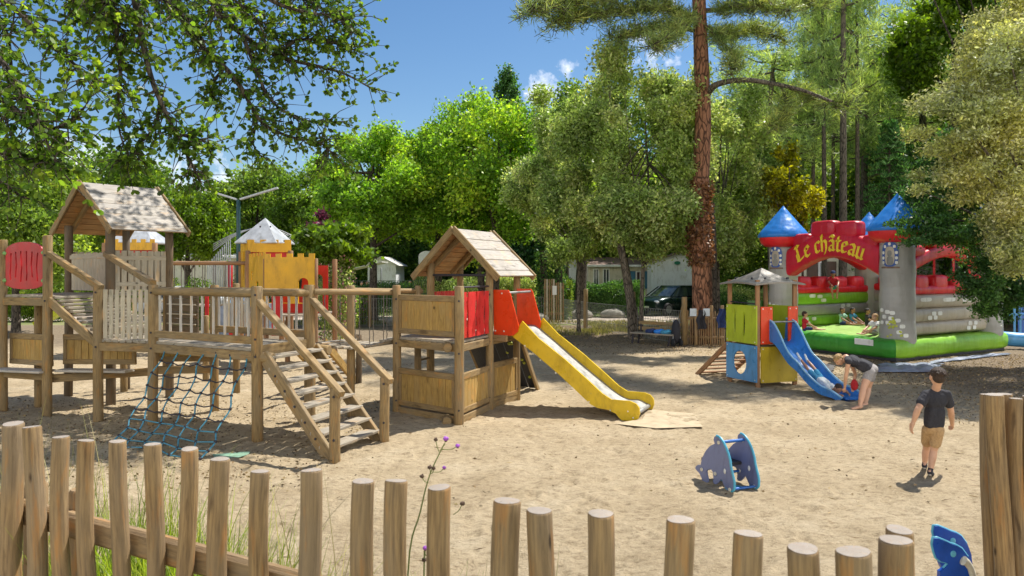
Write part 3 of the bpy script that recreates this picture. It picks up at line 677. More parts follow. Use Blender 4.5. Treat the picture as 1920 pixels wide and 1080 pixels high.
for i, (px, Y, sc, v, lb) in enumerate((
    (1455, 33, 1.0, 0, 'pine tree right of the grey-green holm oaks, left end of the wood'), (1580, 30, (.72, .72, 1.3), 1, 'thick-trunked pine rising above the bouncy castle arch'),
    (1546, 31, (.5, .5, 1.25), 2, 'slender far pine between the yellow tree and the castle arch'), (1608, 32, (.5, .5, 1.3), 2, 'slim pine just right of the thick-trunked pine'),
    (1740, 36, 1.15, 1, 'pine with drooping limbs above the right castle turret'), (1660, 47, 1.2, 2, 'distant pine behind the young fir'),
    (1500, 46, 1.0, 1, 'far pine in the gap behind the yellow-leaved tree'), (1820, 44, 1.2, 0, 'far pine behind the silvery shrub tree'),
    (1561, 35, (.5, .5, 1.25), 0, 'slender bare-stemmed pine just left of the thick-trunked pine'), (1618, 38, 1.1, 2, 'slender pine between the thick-trunked pine and the young fir'), (1524, 34, (.5, .5, 1.2), 2, 'thin pine stem right of the golden-leaved tree'), (1690, 40, 1.1, 2, 'slender pine just right of the young fir'), (1775, 41, 1.1, 0, 'pine stem rising behind the hanging dark boughs'),
    (1900, 40, 1.2, 2, 'far pine at the right edge of the wood'), (1420, 43, 1.1, 2, 'far pine looking out over the holm oak crowns'))):
    put_tree('pine_tree', lb, 'tree', PN[v], at(px, Y), i * 1.3, sc, GR)
DK = tree_meshes(41, (0, 0, 5.0), (4.2, 3.6, 4.4), 90, 52000, .24, .6, 'leaf_dark', .3, 'oak_bark')
MD = tree_meshes(42, (0, 0, 5.2), (4.0, 3.6, 4.2), 80, 46000, .24, .6, 'leaf_mid', .3, 'oak_bark')
OL = tree_meshes(43, (0, 0, 4.4), (3.6, 3.2, 4.0), 80, 42000, .22, .55, 'leaf_oak', .25, 'oak_bark')
GD = 'leafy trees closing the view behind'
row = [(-40, 50, OL, .95), (60, 55, MD, .95), (160, 60, DK, .9), (270, 62, OL, .9), (380, 60, MD, .78), (455, 63, DK, .9), (560, 64, MD, 1.0), (650, 60, DK, .95), (745, 58, OL, 1.1), (850, 60, DK, 1.25), (960, 58, MD, 1.3), (1050, 52, DK, 1.15), (1140, 50, MD, 1.1), (1240, 50, DK, 1.15), (1330, 48, MD, 1.2), (1410, 50, MD, 1.3), (1490, 56, OL, 1.4), (1570, 58, MD, 1.45), (1650, 55, MD, 1.5), (1730, 50, DK, 1.4), (1810, 48, OL, 1.4), (1890, 46, MD, 1.3), (1960, 42, MD, 1.2),
       (1540, 50, MD, .8), (1620, 52, OL, .9), (1480, 41, OL, .62), (1700, 44, MD, .75), (1770, 40, DK, .9), (1850, 34, DK, 1.0), (1930, 30, OL, .9), (1400, 36, OL, .55)]
wh = ['far behind the left edge', 'behind the left tower', 'behind the left tower roof', 'behind the tower ridge', 'behind the low yellow-green tree', 'behind the lamp post', 'behind the small yellow castle', 'left of the single-trunk oak', 'behind the single-trunk oak', 'behind the basketball board', 'behind the slide tower roof', 'behind the slatted gate', 'behind the pale cabin', 'behind the beige cabin', 'behind the pine trunk', 'behind the right holm oak', 'behind the yellow-leaved tree', 'behind the castle arch', 'behind the young fir', 'behind the right castle turret', 'behind the silvery shrub', 'far behind the right edge', 'beyond the right edge',
      'low behind the castle arch', 'low behind the rear turret', 'low behind the left turret', 'right above the right turret', 'dark and low right of the right turret', 'dark, close behind the silvery shrub', 'lowest at the right edge', 'low and olive right of the holm oaks']
for i, ((px, Y, ms, sc), w_) in enumerate(zip(row, wh)):
    put_tree('background_tree', {id(OL): 'olive green', id(MD): 'mid green', id(DK): 'dark green'}[id(ms)] + ' leafy tree ' + w_, 'tree', ms, at(px, Y), i * 2.1, sc, GD)
put = spec_tree('yellow_tree', 'slender tree with golden yellow leaves left of the left turret', 'tree', 1478, 262, 425, 46, 25.5, 51, 26, 6500, .13, 'leaf_yellow', 'grey_bark', tr=.07, shell=.2, csize=.3)
spec_tree('yellow_tree', 'golden green sapling low between the two front turrets', 'tree', 1505, 350, 440, 24, 26, 52, 18, 3200, .15, 'leaf_yellow', 'grey_bark', tr=.05, shell=.2)
spec_tree('bright_tree', 'bright lime green tree at the top right behind the silvery shrub', 'tree', 1790, -60, 230, 100, 30, 53, 60, 34000, .2, 'leaf_lime', csize=.26)
spec_tree('young_tree', 'small catalpa-like tree with large lime leaves right of the yellow play castle', 'tree', 628, 418, 512, 60, 23.5, 54, 36, 7500, .17, 'leaf_lime', 'grey_bark', tr=.06, wd=.7)
spec_tree('purple_tree', 'purple-leaved tree peeping over the small lime green tree', 'tree', 607, 408, 480, 30, 29, 55, 16, 2600, .15, 'leaf_purple', tr=.07)
# young fir
def fir(name, label, loc, h, r, seed):
    o = thing(name, label, 'tree', loc, local=True); rr2 = random.Random(seed); t = MB(); t.pole((0, 0, -.1), (0, 0, h), .12, .02, 8); cs = []; ds = []
    for i in range(46):
        z = h * (.08 + .9 * i / 46); l = r * (1 - z / h) ** .8 + .15
        for k in range(7):
            a = rr2.uniform(0, 6.28); e = Vector((math.cos(a) * l, math.sin(a) * l, z - .12 * l)); 
            t.tube([(0, 0, z), tuple(lerp((0, 0, z), e, .6) + Vector((0, 0, .08))), e], [.02, .012, .006], 4, False)
            for j in range(30):
                f_ = rr2.uniform(.15, 1.0); c = lerp((0, 0, z), e, f_) + Vector((0, 0, .08 * math.sin(f_ * 3))); cs.append(tuple(c))
                sd = Vector((-math.sin(a), math.cos(a), 0)) * rr2.choice((-1, 1)); dd = e.normalized() * .9 + sd + Vector((0, 0, rr2.uniform(-.2, .3))); ds.append(tuple(dd.normalized()))
    t.build('trunk', 'grey_bark', o); link('crown', leaf_mesh('crown', np.array(cs), .22, .22, 'leaf_fir', rng, dirs=np.array(ds)), o)
fir('young_fir', 'young fir with pale drooping tips between the rear and right turrets', at(1668, 32), 8.6, 1.9, 3)
# ---- silvery shrub tree on the right, near
rg = np.random.default_rng(61); P = []; Sh = []
sil = thing('silvery_shrub', 'large near silvery-leaved tree filling the upper right corner', 'tree', (11.3, 15.6, 0)); C_ = []
for (px, py, Y, rx, ry, K, N) in ((1880, 130, 14.9, 110, 110, 26, 17000), (1810, 230, 15.1, 95, 60, 20, 12000), (1890, 300, 14.9, 90, 110, 24, 15000), (1800, 330, 15.5, 60, 60, 12, 6000), (1905, 440, 14.9, 55, 90, 18, 9000), (1885, 40, 15.9, 90, 60, 14, 8000)):
    c = W(px, py, Y); s = Y / F
    p_, sh_, CC, _k = clump_pts(rg, tuple(c), (rx * s, 1.2, ry * s), K, N, .2, .36); P.append(p_); Sh.append(sh_ * .8 + .2); C_ += [tuple(x) for x in CC[:5]]
me = leaf_mesh('crown', np.vstack(P), .082, .42, 'leaf_silver', rg, org=ORG[sil.name], shade=np.concatenate(Sh)); link('crown', me, sil)
t = MB(); tb = Vector((11.6, 15.8, -.05)); t.tube(bez([tb, tb + Vector((-.1, 0, 1.2)), tb + Vector((-.6, 0, 2.8)), W(1870, 200, 15.3)], 5), [.16 - .007 * i for i in range(16)], 9)
for c in C_: t.tube(bez([tb + Vector((-.4, 0, 2.2)), lerp(tb + Vector((-.4, 0, 2.2)), c, .5) + Vector((0, .1, .2)), c], 4), [.045 - .0045 * i for i in range(9)], 5, False)
t.build('trunk', 'grey_bark', sil)
# dark holly-like boughs hanging in front of the castle
hang = thing('dark_shrub_tree', 'dark-leaved tree whose boughs hang in front of the right castle turret', 'tree', (12.4, 18.0, 0)); P = []; Sh = []; C_ = []
for (px, py, Y, rx, ry, K, N) in ((1740, 415, 16.9, 50, 26, 8, 1800), (1770, 448, 16.7, 66, 30, 13, 3200), (1845, 520, 16.6, 42, 56, 12, 3000), (1850, 400, 17.4, 100, 90, 26, 14000), (1880, 560, 17.0, 45, 60, 12, 3600), (1760, 330, 18.4, 70, 60, 16, 9000), (1900, 480, 17.6, 60, 120, 20, 9000), (1835, 290, 18.4, 80, 70, 16, 9000)):
    c = W(px, py, Y); s = Y / F
    p_, sh_, CC, _k = clump_pts(rg, tuple(c), (rx * s, .9, ry * s), K, N, .15, .36); P.append(p_); Sh.append(sh_); C_ += [tuple(x) for x in CC[:5]]
for cc_, rr_, K_, N_ in (((12.2, 18.2, 10.2), (3.0, 2.2, 1.2), 26, 15000), ((9.8, 17.4, 9.6), (2.0, 1.6, .6), 14, 6000), ((14.2, 17.2, 8.6), (2.0, 2.0, 1.6), 16, 8000), ((11.2, 15.2, 8.2), (2.4, 1.3, .5), 14, 6000)):
    p_, sh_, CC, _k = clump_pts(rg, cc_, rr_, K_, N_, .2, .3); P.append(p_); Sh.append(sh_); C_ += [tuple(x) for x in CC[:4]]
t = MB(); tb = Vector((12.6, 18.0, -.05)); t.tube(bez([tb, tb + Vector((-.1, 0, 1.5)), tb + Vector((-.5, 0, 3.5)), W(1840, 300, 18)], 5), [.2 - .009 * i for i in range(16)], 9)
me = leaf_mesh('crown', np.vstack(P), .092, .45, 'leaf_dark', rg, org=ORG[hang.name], shade=np.concatenate(Sh)); link('crown', me, hang)
for c in C_: t.tube(bez([tb + Vector((-.3, 0, 2.6)), lerp(tb + Vector((-.3, 0, 2.6)), c, .5) + Vector((0, .1, .25)), c], 4), [.05 - .0052 * i for i in range(9)], 5, False)
t.build('trunk', 'oak_bark', hang)

# ---- overhanging oak, upper left
ok = thing('overhanging_oak', 'oak whose leafy boughs hang into the upper left of the view', 'tree', (-10.5, 9.5, 0))
t = MB(); rr = random.Random(12); LP = []; LD = []; SHD = []; DN = .38
hub = Vector((-9.5, 10, 6.5)); t.tube(bez([(-10.5, 9.5, -.1), (-10.3, 9.6, 2.5), (-9.9, 9.8, 4.8), tuple(hub), (-8.5, 10.5, 9)], 5), [.42 - .015 * i for i in range(21)], 12)
def twig(a, d, L, dens):
    e = a + d * L; md = lerp(a, e, .5) + Vector((rr.uniform(-.08, .08), rr.uniform(-.08, .08), .03)); q = [a, md, e]
    t.tube(q, [.009, .006, .003], 4, False)
    for k in range(max(2, dens // 3)):
        f_ = rr.uniform(.12, 1.0) if k else 1.0; c = a.lerp(md, f_ * 2) if f_ < .5 else md.lerp(e, f_ * 2 - 1); sh_ = rr.uniform(.15, .85)
        for _ in range(4 if k == 0 else 3):
            LP.append(tuple(c + Vector((rr.gauss(0, .006), rr.gauss(0, .006), rr.gauss(0, .006)))))
            v = d * .9 + Vector((rr.gauss(0, .8), rr.gauss(0, .8), rr.gauss(-.1, .6))); LD.append(tuple(v.normalized())); SHD.append(sh_)
def limb(pts, Y0, Y1, r0=.03, nt=7, tl=.5, dens=11, conn=True, sc=1.0):
    P_ = [W(x, y, Y0 + (Y1 - Y0) * i / (len(pts) - 1)) for i, (x, y) in enumerate(pts)]; q = bez(P_, 5)
    t.tube(q, [r0 * (1 - .85 * i / (len(q) - 1)) + .003 for i in range(len(q))], 6)
    if conn:
        s0 = q[0]; t.tube(bez([hub + Vector((.8, .3, 1.6)), lerp(hub, s0, .5) + Vector((0, 0, 1.5)), s0], 5), [.12 - (.12 - r0) * i / 10 for i in range(11)], 7)
    for i in range(1, len(q)):
        ax = (q[i] - q[i - 1]).normalized()
        for _ in range(nt):
            if rr.random() > DN: continue
            v = Vector((rr.gauss(0, 1), rr.gauss(0, 1), rr.gauss(-.15, .8))).normalized() * .85 + ax * .6
            twig(q[i].lerp(q[i - 1], rr.random()), v.normalized(), tl * rr.uniform(.35, 1.1) * sc, dens)
limb([(-80, 60), (0, 110), (50, 190), (80, 250), (112, 318)], 7, 7.4, nt=9)
limb([(-90, -60), (30, 20), (90, 80), (140, 120), (175, 165)], 8, 8, nt=9)
limb([(-80, 150), (10, 190), (60, 230), (100, 240), (148, 220)], 7.6, 7.6, nt=8)
limb([(-80, 0), (0, 40), (20, 120), (15, 210), (10, 300)], 8.6, 8.6, nt=10)
limb([(-80, 240), (-10, 280), (40, 300), (90, 300)], 7.4, 7.4, nt=8)
limb([(-60, 320), (0, 340), (40, 370)], 9, 9, nt=8, tl=.4)
limb([(240, -80), (255, 10), (268, 80), (285, 150), (312, 215), (340, 270), (365, 318), (378, 345)], 8.6, 9.4, .045, nt=8, tl=.46)
limb([(200, -80), (212, 10), (222, 90), (226, 150), (222, 190), (225, 250), (250, 310)], 8.8, 9.2, nt=7, tl=.42)
limb([(300, 190), (290, 240), (250, 280), (235, 315)], 9.2, 9.2, .02, nt=7, tl=.42, conn=False)
limb([(330, 250), (370, 262), (405, 270)], 9.2, 9.2, .015, nt=6, tl=.35, conn=False)
limb([(300, -80), (335, 20), (375, 85), (420, 125), (455, 170), (490, 228), (540, 255), (600, 268), (625, 290)], 10, 11, .05, nt=9, tl=.5)
limb([(350, -80), (405, 15), (455, 65), (520, 105), (600, 125), (650, 140), (700, 168)], 10.5, 11.5, .05, nt=9, tl=.52)
limb([(430, -80), (500, -5), (570, 22), (620, 28), (655, 30)], 10, 11, .04, nt=9, tl=.5)
limb([(455, 65), (480, 130), (510, 190), (570, 225), (640, 228)], 10.6, 11, .03, nt=9, tl=.5, conn=False)
limb([(520, 105), (560, 75), (620, 80), (668, 95)], 11, 11, .025, nt=9, tl=.5, conn=False)
limb([(420, 125), (400, 160), (405, 200)], 10.6, 10.6, .02, nt=8, tl=.45, conn=False)
limb([(480, 230), (475, 270), (495, 300)], 11, 11, .02, nt=7, tl=.4, conn=False)
for (x, y, Y, a1) in ((150, -40, 8.5, 40), (260, -50, 9, 60), (350, -30, 9.5, 50), (440, 0, 10.5, 60), (540, -30, 11, 80), (590, 10, 11, 30), (100, -30, 9, 50), (180, 20, 9, 40), (330, 20, 10, 60), (480, 40, 11, 60)):
    limb([(x - 60, y - 40), (x, y), (x + 40, y + a1 * .6), (x + 60, y + a1 + 20)], Y, Y, .02, nt=9, tl=.55, conn=False)
# crown above the view that shades the left tower
def over(c, r, n):
    for _ in range(int(n * 1.7)):
        u = Vector((rr.gauss(0, .5), rr.gauss(0, .5), rr.gauss(0, .4))); twig(Vector(c) + Vector((u.x * r[0], u.y * r[1], u.z * r[2])), Vector((rr.gauss(0, 1), rr.gauss(0, 1), rr.gauss(0, .6))).normalized(), .5, 12)
over((-4.6, 14.6, 8.3), (2.4, 2.0, .5), 120); over((-5.2, 11.5, 7.2), (2.6, 1.5, .7), 110); over((-3.6, 11.4, 7.2), (1.5, 1.2, .6), 60); over((-2.2, 13.2, 8.2), (2.2, 1.3, .5), 150); over((-.6, 12.3, 8.0), (1.3, .9, .4), 60); over((-4.4, 12.6, 8.0), (2.0, 1.2, .5), 110)
for c in ((-4.6, 14.6, 8.3), (-5.2, 11.5, 7.2), (-3.6, 11.4, 7.2), (-2.2, 13.2, 8.2)): t.tube(bez([hub + Vector((.5, .3, 1)), lerp(hub, c, .5) + Vector((0, 0, 1)), c], 5), [.12 - .008 * i for i in range(11)], 7)
t.build('trunk', 'oak_bark', ok)
me = leaf_mesh('crown', np.array(LP), .072, .55, 'leaf_oak', rng, dirs=np.array(LD), org=ORG[ok.name], shade=np.array(SHD), lobes=True); link('crown', me, ok)
print('oak leaves', len(LP))
# ================================================================== WOODEN CLIMBING FRAME (left)
def gp(px, py): return G(px, py)
def up(p, z): return Vector((p[0], p[1], z))
def post(parent, p, z0, z1, r=.066, mat='post_wood', name='post'):
    m = MB(); m.pole(up(p, -.12 if z0 <= 0 else z0), up(p, z1), r, r * .96, 16, .004, seg=5); return m.build(name, mat, parent)
def pickets(mb, a, b, z0, z1, n, w=.085, th=.02, a_in=.0, zj=0, slope=0):
    a = Vector(a); b = Vector(b); d = (b - a); L = d.length; d.normalize(); nrm = d.cross(Vector((0, 0, 1)))
    for i in range(n):
        c = a + d * (L * (i + .5) / n); j = RND.uniform(-zj, zj)
        mb.beam(up(c, z0 + j), up(c, z1 + j), w, th, nrm, .008)
def board_panel(parent, a, b, z0, z1, n, name='board_panel', fr='post_wood', bd='yellow_board'):
    """frame with upright boards"""
    a = Vector(a); b = Vector(b); d = (b - a); L = d.length; d.normalize(); nrm = d.cross(Vector((0, 0, 1)))
    f = MB(); fw = .055
    f.beam(up(a, z1 - .045), up(b, z1 - .045), .05, .09); f.beam(up(a, z0 + .04), up(b, z0 + .04), .05, .08)
    f.beam(up(a + d * fw / 2, z0 + .08), up(a + d * fw / 2, z1 - .09), fw, .05, nrm); f.beam(up(b - d * fw / 2, z0 + .08), up(b - d * fw / 2, z1 - .09), fw, .05, nrm)
    o = f.build(name, fr, parent); m = MB(); L2 = L - 2 * fw; wv = L2 / n
    for i in range(n):
        c = a + d * (fw + wv * (i + .5)) + nrm * RND.uniform(-.003, .003)
        m.beam(up(c, z0 + .078), up(c, z1 - .088), wv * .965, .026, nrm, .005)
    m.build('boards', bd, o); return o
def log(parent, a, b, r, name='log', mat='post_wood', n=12):
    m = MB(); m.pole(a, b, r, r * .95, n, .003, seg=4); return m.build(name, mat, parent)
def gable_roof(parent, near, far, e, hw, za, ze, n, mat='roof_plank'):
    """near/far ridge ends (xy), e = unit across, hw half width"""
    near = Vector(near).to_2d(); far = Vector(far).to_2d(); e = Vector(e).to_2d().normalized()
    n3 = lambda p, z: Vector((p.x, p.y, z)); root = None
    rf = MB(); sl = math.hypot(hw, za - ze)
    for s_ in (-1, 1):
        nrm = Vector((e.x * s_ * (za - ze), e.y * s_ * (za - ze), hw)).normalized()
        for i in range(n):
            t0 = i / n; t1 = (i + 1.12) / n; tm = (t0 + t1) / 2
            c = lambda p, t: n3(p + e * s_ * hw * t, za - (za - ze) * t)
            off = nrm * (.018 + .0 * i)
            dn = (c(near, 1) - c(near, 0)).normalized()
            j = RND.uniform(-.012, .012)
            rf.beam(c(near, tm) + off + nrm * (.006 * (i % 2)), c(far, tm) + off + nrm * (.006 * (i % 2)) + (far - near).normalized().to_3d() * j, sl / n * 1.05, .019, nrm, .004)
    o = rf.build('roof', mat, parent)
    dv = (far - near).normalized().to_3d()
    for p, k in ((near, -1), (far, 1)):
        for s_ in (-1, 1):
            a = n3(p, za + .01) + dv * k * .022; b = n3(p + e * s_ * (hw + .03), ze - .025) + dv * k * .022
            g = MB(); g.beam(a, b, .035, .115, Vector((e.x * s_ * (za - ze), e.y * s_ * (za - ze), hw))); g.build('barge_board', 'post_wood', o)
    # lining and purlins seen from below
    l = MB()
    for s_ in (-1, 1):
        nrm = Vector((e.x * s_ * (za - ze), e.y * s_ * (za - ze), hw)).normalized()
        for i in range(n):
            t_ = (i + .5) / n; c = lambda p: n3(p + e * s_ * hw * t_, za - (za - ze) * t_) - nrm * .004
            l.beam(c(near) + dv * .03, c(far) - dv * .03, sl / n * .94, .014, nrm, .003)
    l.build('roof_lining', 'orange_board', o)
    for f_ in (.2, .8):
        for s_ in (-1, 1):
            p = near.lerp(far, f_); a = n3(p, za - .09); b = n3(p + e * s_ * hw * .86, ze + (za - ze) * .14 - .06); r = MB(); r.beam(a, b, .06, .07, (0, 0, 1)); r.build('rafter', 'post_wood', o)
    return o
P0 = gp(5, 770); P1 = gp(89, 779); P2 = gp(184, 790.7); P3 = gp(287, 796); P4 = gp(482, 828)
u_ = Vector((.39, 1.05, 0)); P5 = P4 + u_; P3b = gp(402, 772); P4b = P5; DZ = 1.18
e1 = Vector((.59, .807, 0)); e2 = Vector((.807, -.59, 0)); TC = Vector((-6.76, 13.3, 0))
FL = TC - e1 * .5 - e2 * .72; FR = TC - e1 * .5 + e2 * .72; RL = TC + e1 * .5 - e2 * .72; RR = TC + e1 * .5 + e2 * .72
cf = thing('climbing_frame', 'large weathered wooden climbing frame with roofed tower, rope net, stairs and plank bridge', 'climbing frame', tuple(P3))
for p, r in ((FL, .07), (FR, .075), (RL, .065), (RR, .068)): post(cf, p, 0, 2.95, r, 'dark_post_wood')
for p, z in ((P0, 2.65), (P1, 2.70), (P2, 1.96), (P3, 1.97)): post(cf, p, 0, z, .07)
post(cf, P4, 0, 1.97, .073); post(cf, P5, 0, 1.97, .08); post(cf, P3b, 0, 1.95, .066)
for (px, py, z) in ((72, 762, 1.75), (232, 736, 1.1), (443, 737, 1.95), (312, 731, 1.95), (386, 716, 1.3), (660, 720, 1.1), (700, 782, 0.0)):
    if z: post(cf, gp(px, py), 0, z, .062)
gable_roof(cf, TC.to_2d() - e1.to_2d() * .64, TC.to_2d() + e1.to_2d() * .66, e2, 1.0, 3.62, 2.82, 9)
# floors
def deck(parent, poly, z, name='deck', mat='grey_plank', dirv=None):
    m = MB(); (a, b, c, d) = [Vector(p) for p in poly]; n = max(3, int((b - a).length / .105))
    for i in range(n):
        f0 = (i + .03) / n; f1 = (i + .97) / n
        m.beam(up(lerp(a, b, (f0 + f1) / 2), z - .02 + RND.uniform(-.003, .003)), up(lerp(d, c, (f0 + f1) / 2), z - .02), (b - a).length / n * .93, .035)
    return m.build(name, mat, parent)
deck(cf, (P3, P4, P5, P3b), DZ); deck(cf, (P2, P3, P3b, P2 + u_ * 1.0), DZ + .003)
deck(cf, (FL, FR, RR, RL), 1.80); deck(cf, (P0, P1, FR, FL), 1.803)
for (a, b, za_, w_, h_) in ((P3, P4, DZ - .10, .07, .12), (P2, P3, DZ - .10, .07, .12), (P3b, P5, DZ - .10, .07, .12), (P0, P1, 1.70, .07, .12), (P4 + u_ * .05, P5, DZ - .03, .05, .13)): m = MB(); m.beam(up(a, za_), up(b, za_), w_, h_); m.build('deck_beam', 'post_wood', cf)
for (a, b, z) in ((P4 + Vector((-.15, .12, 0)), P4 + Vector((.22, -.06, 0)), DZ - .12), (P5 + Vector((-.15, .1, 0)), P5 + Vector((.3, -.08, 0)), DZ - .12)): log(cf, up(a, z), up(b, z), .075, 'log_end')
# railings
def railing(parent, a, b, z0, z1, n, name='railing'):
    m = MB(); m.pole(up(a, z1), up(b, z1), .058, .056, 12, .004, seg=3); m.beam(up(a, z0), up(b, z0), .05, .1)
    o = m.build(name, 'post_wood', parent)
    for i in range(n):
        c = lerp(a, b, (i + .7) / (n + .4)); q = MB(); q.pole(up(c, z0), up(c, z1), .019, n=8, top=False); q.build('baluster', 'grey_board', o)
railing(cf, P3, P4, DZ + .10, 1.88, 9); railing(cf, P3b, P5, DZ + .10, 1.86, 13)
log(cf, up(P5, 1.86), up(P4 + Vector((.05, .05, 0)) + u_ * .6, 1.86), .05, 'rail_end')
# white picket panels
m = MB(); pickets(m, P2 + (P3 - P2) * .08, P3 - (P3 - P2) * .06, DZ + .02, 1.90, 8, .070); n_ = (P3 - P2).normalized().cross(Vector((0, 0, 1))) * -.03
m.beam(up(P2 + n_, 1.75), up(P3 + n_, 1.75), .03, .07); m.beam(up(P2 + n_, 1.32), up(P3 + n_, 1.32), .03, .07); m.build('picket_panel', 'white_picket', cf)
for (a, b, n) in ((FR, RR, 8), (FL, RL, 8), (RL, RR, 11), (P1, FR, 0), (P1 + Vector((.1, .3, 0)), FL + e2 * .35, 0)):
    if not n: continue
    m = MB(); pickets(m, lerp(a, b, .05), lerp(a, b, .95), 1.84, 2.50 , n, .10 if n > 8 else .085)
    m.beam(up(a, 1.95), up(b, 1.95), .03, .07); m.beam(up(a, 2.38), up(b, 2.38), .03, .07); m.build('picket_panel', 'white_picket', cf)
m = MB(); pickets(m, FL + e2 * .12, FL + e2 * 1.32, 1.84, 2.46, 11, .11); m.beam(up(FL, 2.4) , up(FR, 2.4), .03, .07); m.build('picket_panel', 'white_picket', cf)
# ramp with handrails between P1-FR (upper) and P2-P3 (lower)
m = MB(); a0 = P1 + (FR - P1) * .05; b0 = FR; a1 = P2 + u_ * .1; b1 = P2 + u_ * .95
for i in range(12):
    f0 = (i + .5) / 12; m.beam(up(lerp(a0, a1, f0), 1.79 - (1.79 - DZ) * f0), up(lerp(b0, b1, f0), 1.79 - (1.79 - DZ) * f0), .125, .04, (0, 0, 1))
m.build('ramp', 'grey_plank', cf)
m = MB(); m.beam(up(P1, 1.74), up(P2, 1.10), .05, .13); m.build('ramp_edge', 'post_wood', cf); m = MB(); m.beam(up(P1 + (P2 - P1) * .04, 2.42), up(P2 + (P2 - P1) * .06, 1.92), .09, .085); m.build('handrail', 'post_wood', cf); m = MB(); m.beam(up(FR + Vector((-.05, -.05, 0)), 2.44), up(P3, 1.99), .09, .085)
m.build('handrail', 'post_wood', cf)
# red slatted arch panel
L01 = (P1 - P0).length; U01 = (P1 - P0).normalized(); w2 = L01 / 2 - .09
top = [(w2 * math.cos(t_) * 1.0, 2.47 + .14 * math.sin(t_) if 0 < t_ < PI else 2.47) for t_ in [PI * k / 14 for k in range(15)]]
out_ = [(-w2, 1.95), (-w2 * .6, 1.90), (0, 1.885), (w2 * .6, 1.90), (w2, 1.95)] + top
holes = []
for k in range(6):
    x = -w2 + (k + 1) * 2 * w2 / 7; zb = 2.03 + .04 * math.sin(k * 2); zt = 2.42 + .05 * math.sin(PI * (k + 1) / 7)
    holes.append([(x - .014 + .012 * math.sin(z_ * 14 + k), z_) for z_ in (zb, zb + .1, (zb + zt) / 2, zt)] + [(x + .016 + .012 * math.sin(z_ * 14 + k), z_) for z_ in (zt, (zb + zt) / 2, zb + .1, zb)])
m = MB(); m.plate(out_, holes, up((P0 + P1) / 2, 0), U01, (0, 0, 1), .03); rp = m.build('red_panel', 'red_paint', cf)
for s_ in (-1, 1):
    for z_ in (2.02, 2.44): k = MB(); k.ell(up((P0 + P1) / 2 + U01 * s_ * (w2 + .02) , z_), (.045, .045, .035), 10, 6); k.build('clamp', 'green_knob', rp)
# lower counter on the left
lb = P2 + Vector((-.12, .1, 0))
board_panel(cf, P0 + u_ * .12, P1 + u_ * .12 - Vector((.05, 0, 0)), .72, 1.20, 8)
board_panel(cf, P1 + Vector((.10, .25, 0)), P2 + u_ * .55 + Vector((.0, .1, 0)), .74, 1.20, 9)
board_panel(cf, P2 + u_ * .95, P3b + Vector((-.1, .2, 0)), .75, 1.0, 9)
m = MB(); m.beam(up(P0 + Vector((-.4, -.05, 0)), .66), up(P1, .66), .30, .035); m.beam(up(P1 + Vector((.1, .15, 0)), .66), up(P2 + u_ * .5, .66), .25, .035); m.build('counter', 'grey_board', cf)
m = MB(); m.beam(up(P0 + Vector((-.3, .1, 0)), .58), up(P1 + Vector((0, .1, 0)), .56), .08, .11); m.beam(up(P1 + Vector((0, .12, 0)), .54), up(P2 + u_ * .9, .60), .08, .12); m.beam(up(P2 + u_ * .9, .62), up(P3b, .66), .08, .12); m.build('lower_beam', 'post_wood', cf)
# climbing board with rungs seen through the balustrade
a = W(318, 600, 12.9); b = W(372, 600, 12.5); m = MB()
for k in range(6): m.beam(up(a, 1.22 + k * .11), up(b, 1.22 + k * .11), .03, .105, (0, 0, 1))
cb = m.build('climbing_board', 'dark_post_wood', cf)
for k in range(4): q = MB(); nn = (b - a).normalized().cross(Vector((0, 0, 1))) * .05; q.pole(up(a + nn, 1.30 + k * .16), up(b + nn, 1.30 + k * .16), .012, n=8); q.build('rung', 'white_picket', cb)
# stairs
S1 = gp(628, 865); S2 = gp(721, 828); nst = 8
post(cf, S1, 0, .83, .064); post(cf, S2, 0, .82, .064)
T1 = P4 + Vector((.10, -.02, 0)); T2 = T1 + u_ * .98; B1 = S1 + Vector((-.06, .10, 0)); B2 = B1 + u_ * .96
m = MB(); m.beam(up(T1, DZ - .10), up(B1, -.02), .055, .19, (0, 0, 1)); m.build('stringer', 'post_wood', cf); m = MB(); m.beam(up(T2, DZ - .10), up(B2, -.02), .055, .19, (0, 0, 1)); m.build('stringer', 'post_wood', cf)
for i in range(nst):
    f_ = (i + .35) / nst; z_ = (DZ - .08) * (1 - f_); m = MB(); d_ = (B1 - T1).normalized() * .0
    m.beam(up(lerp(T1, B1, f_) + d_, z_ + .02), up(lerp(T2, B2, f_) + d_, z_ + .02), .19, .038); m.build('tread', 'grey_plank', cf)
for (a, b) in (((P4, 1.80), (S1, .80)), ((P5, 1.80), (S2, .80))):
    m = MB(); d_ = (Vector(b[0]) - Vector(a[0])).normalized(); m.beam(up(a[0], a[1]), up(b[0] + d_ * .12, b[1] - .03), .09, .075); m.build('handrail', 'post_wood', cf)
m = MB()
for k in range(5):
    f_ = .2 + .15 * k; c = lerp(up(T1, DZ - .10), up(B1, -.02), f_); nn = u_.normalized() * -.032; m.pole(c + nn, c + nn * 1.4, .016, n=10)
m.build('bolt', 'rope_dark', cf)
bt = Vector((0, -1, 0))
for (p, zs, r_) in ((P1, (1.72, 2.4), .07), (P2, (1.08, 1.86), .07), (P3, (1.08, 1.30, 1.86), .07), (P4, (1.08, 1.30, 1.86), .073), (S1, (.74, .25), .064), (S2, (.74, .25), .064), (P5, (1.86,), .08)):
    for z_ in zs: m = MB(); m.pole(up(p, z_) + bt * (r_ - .004), up(p, z_) + bt * (r_ + .009), .015, n=10); m.build('bolt', 'rope_dark', cf)
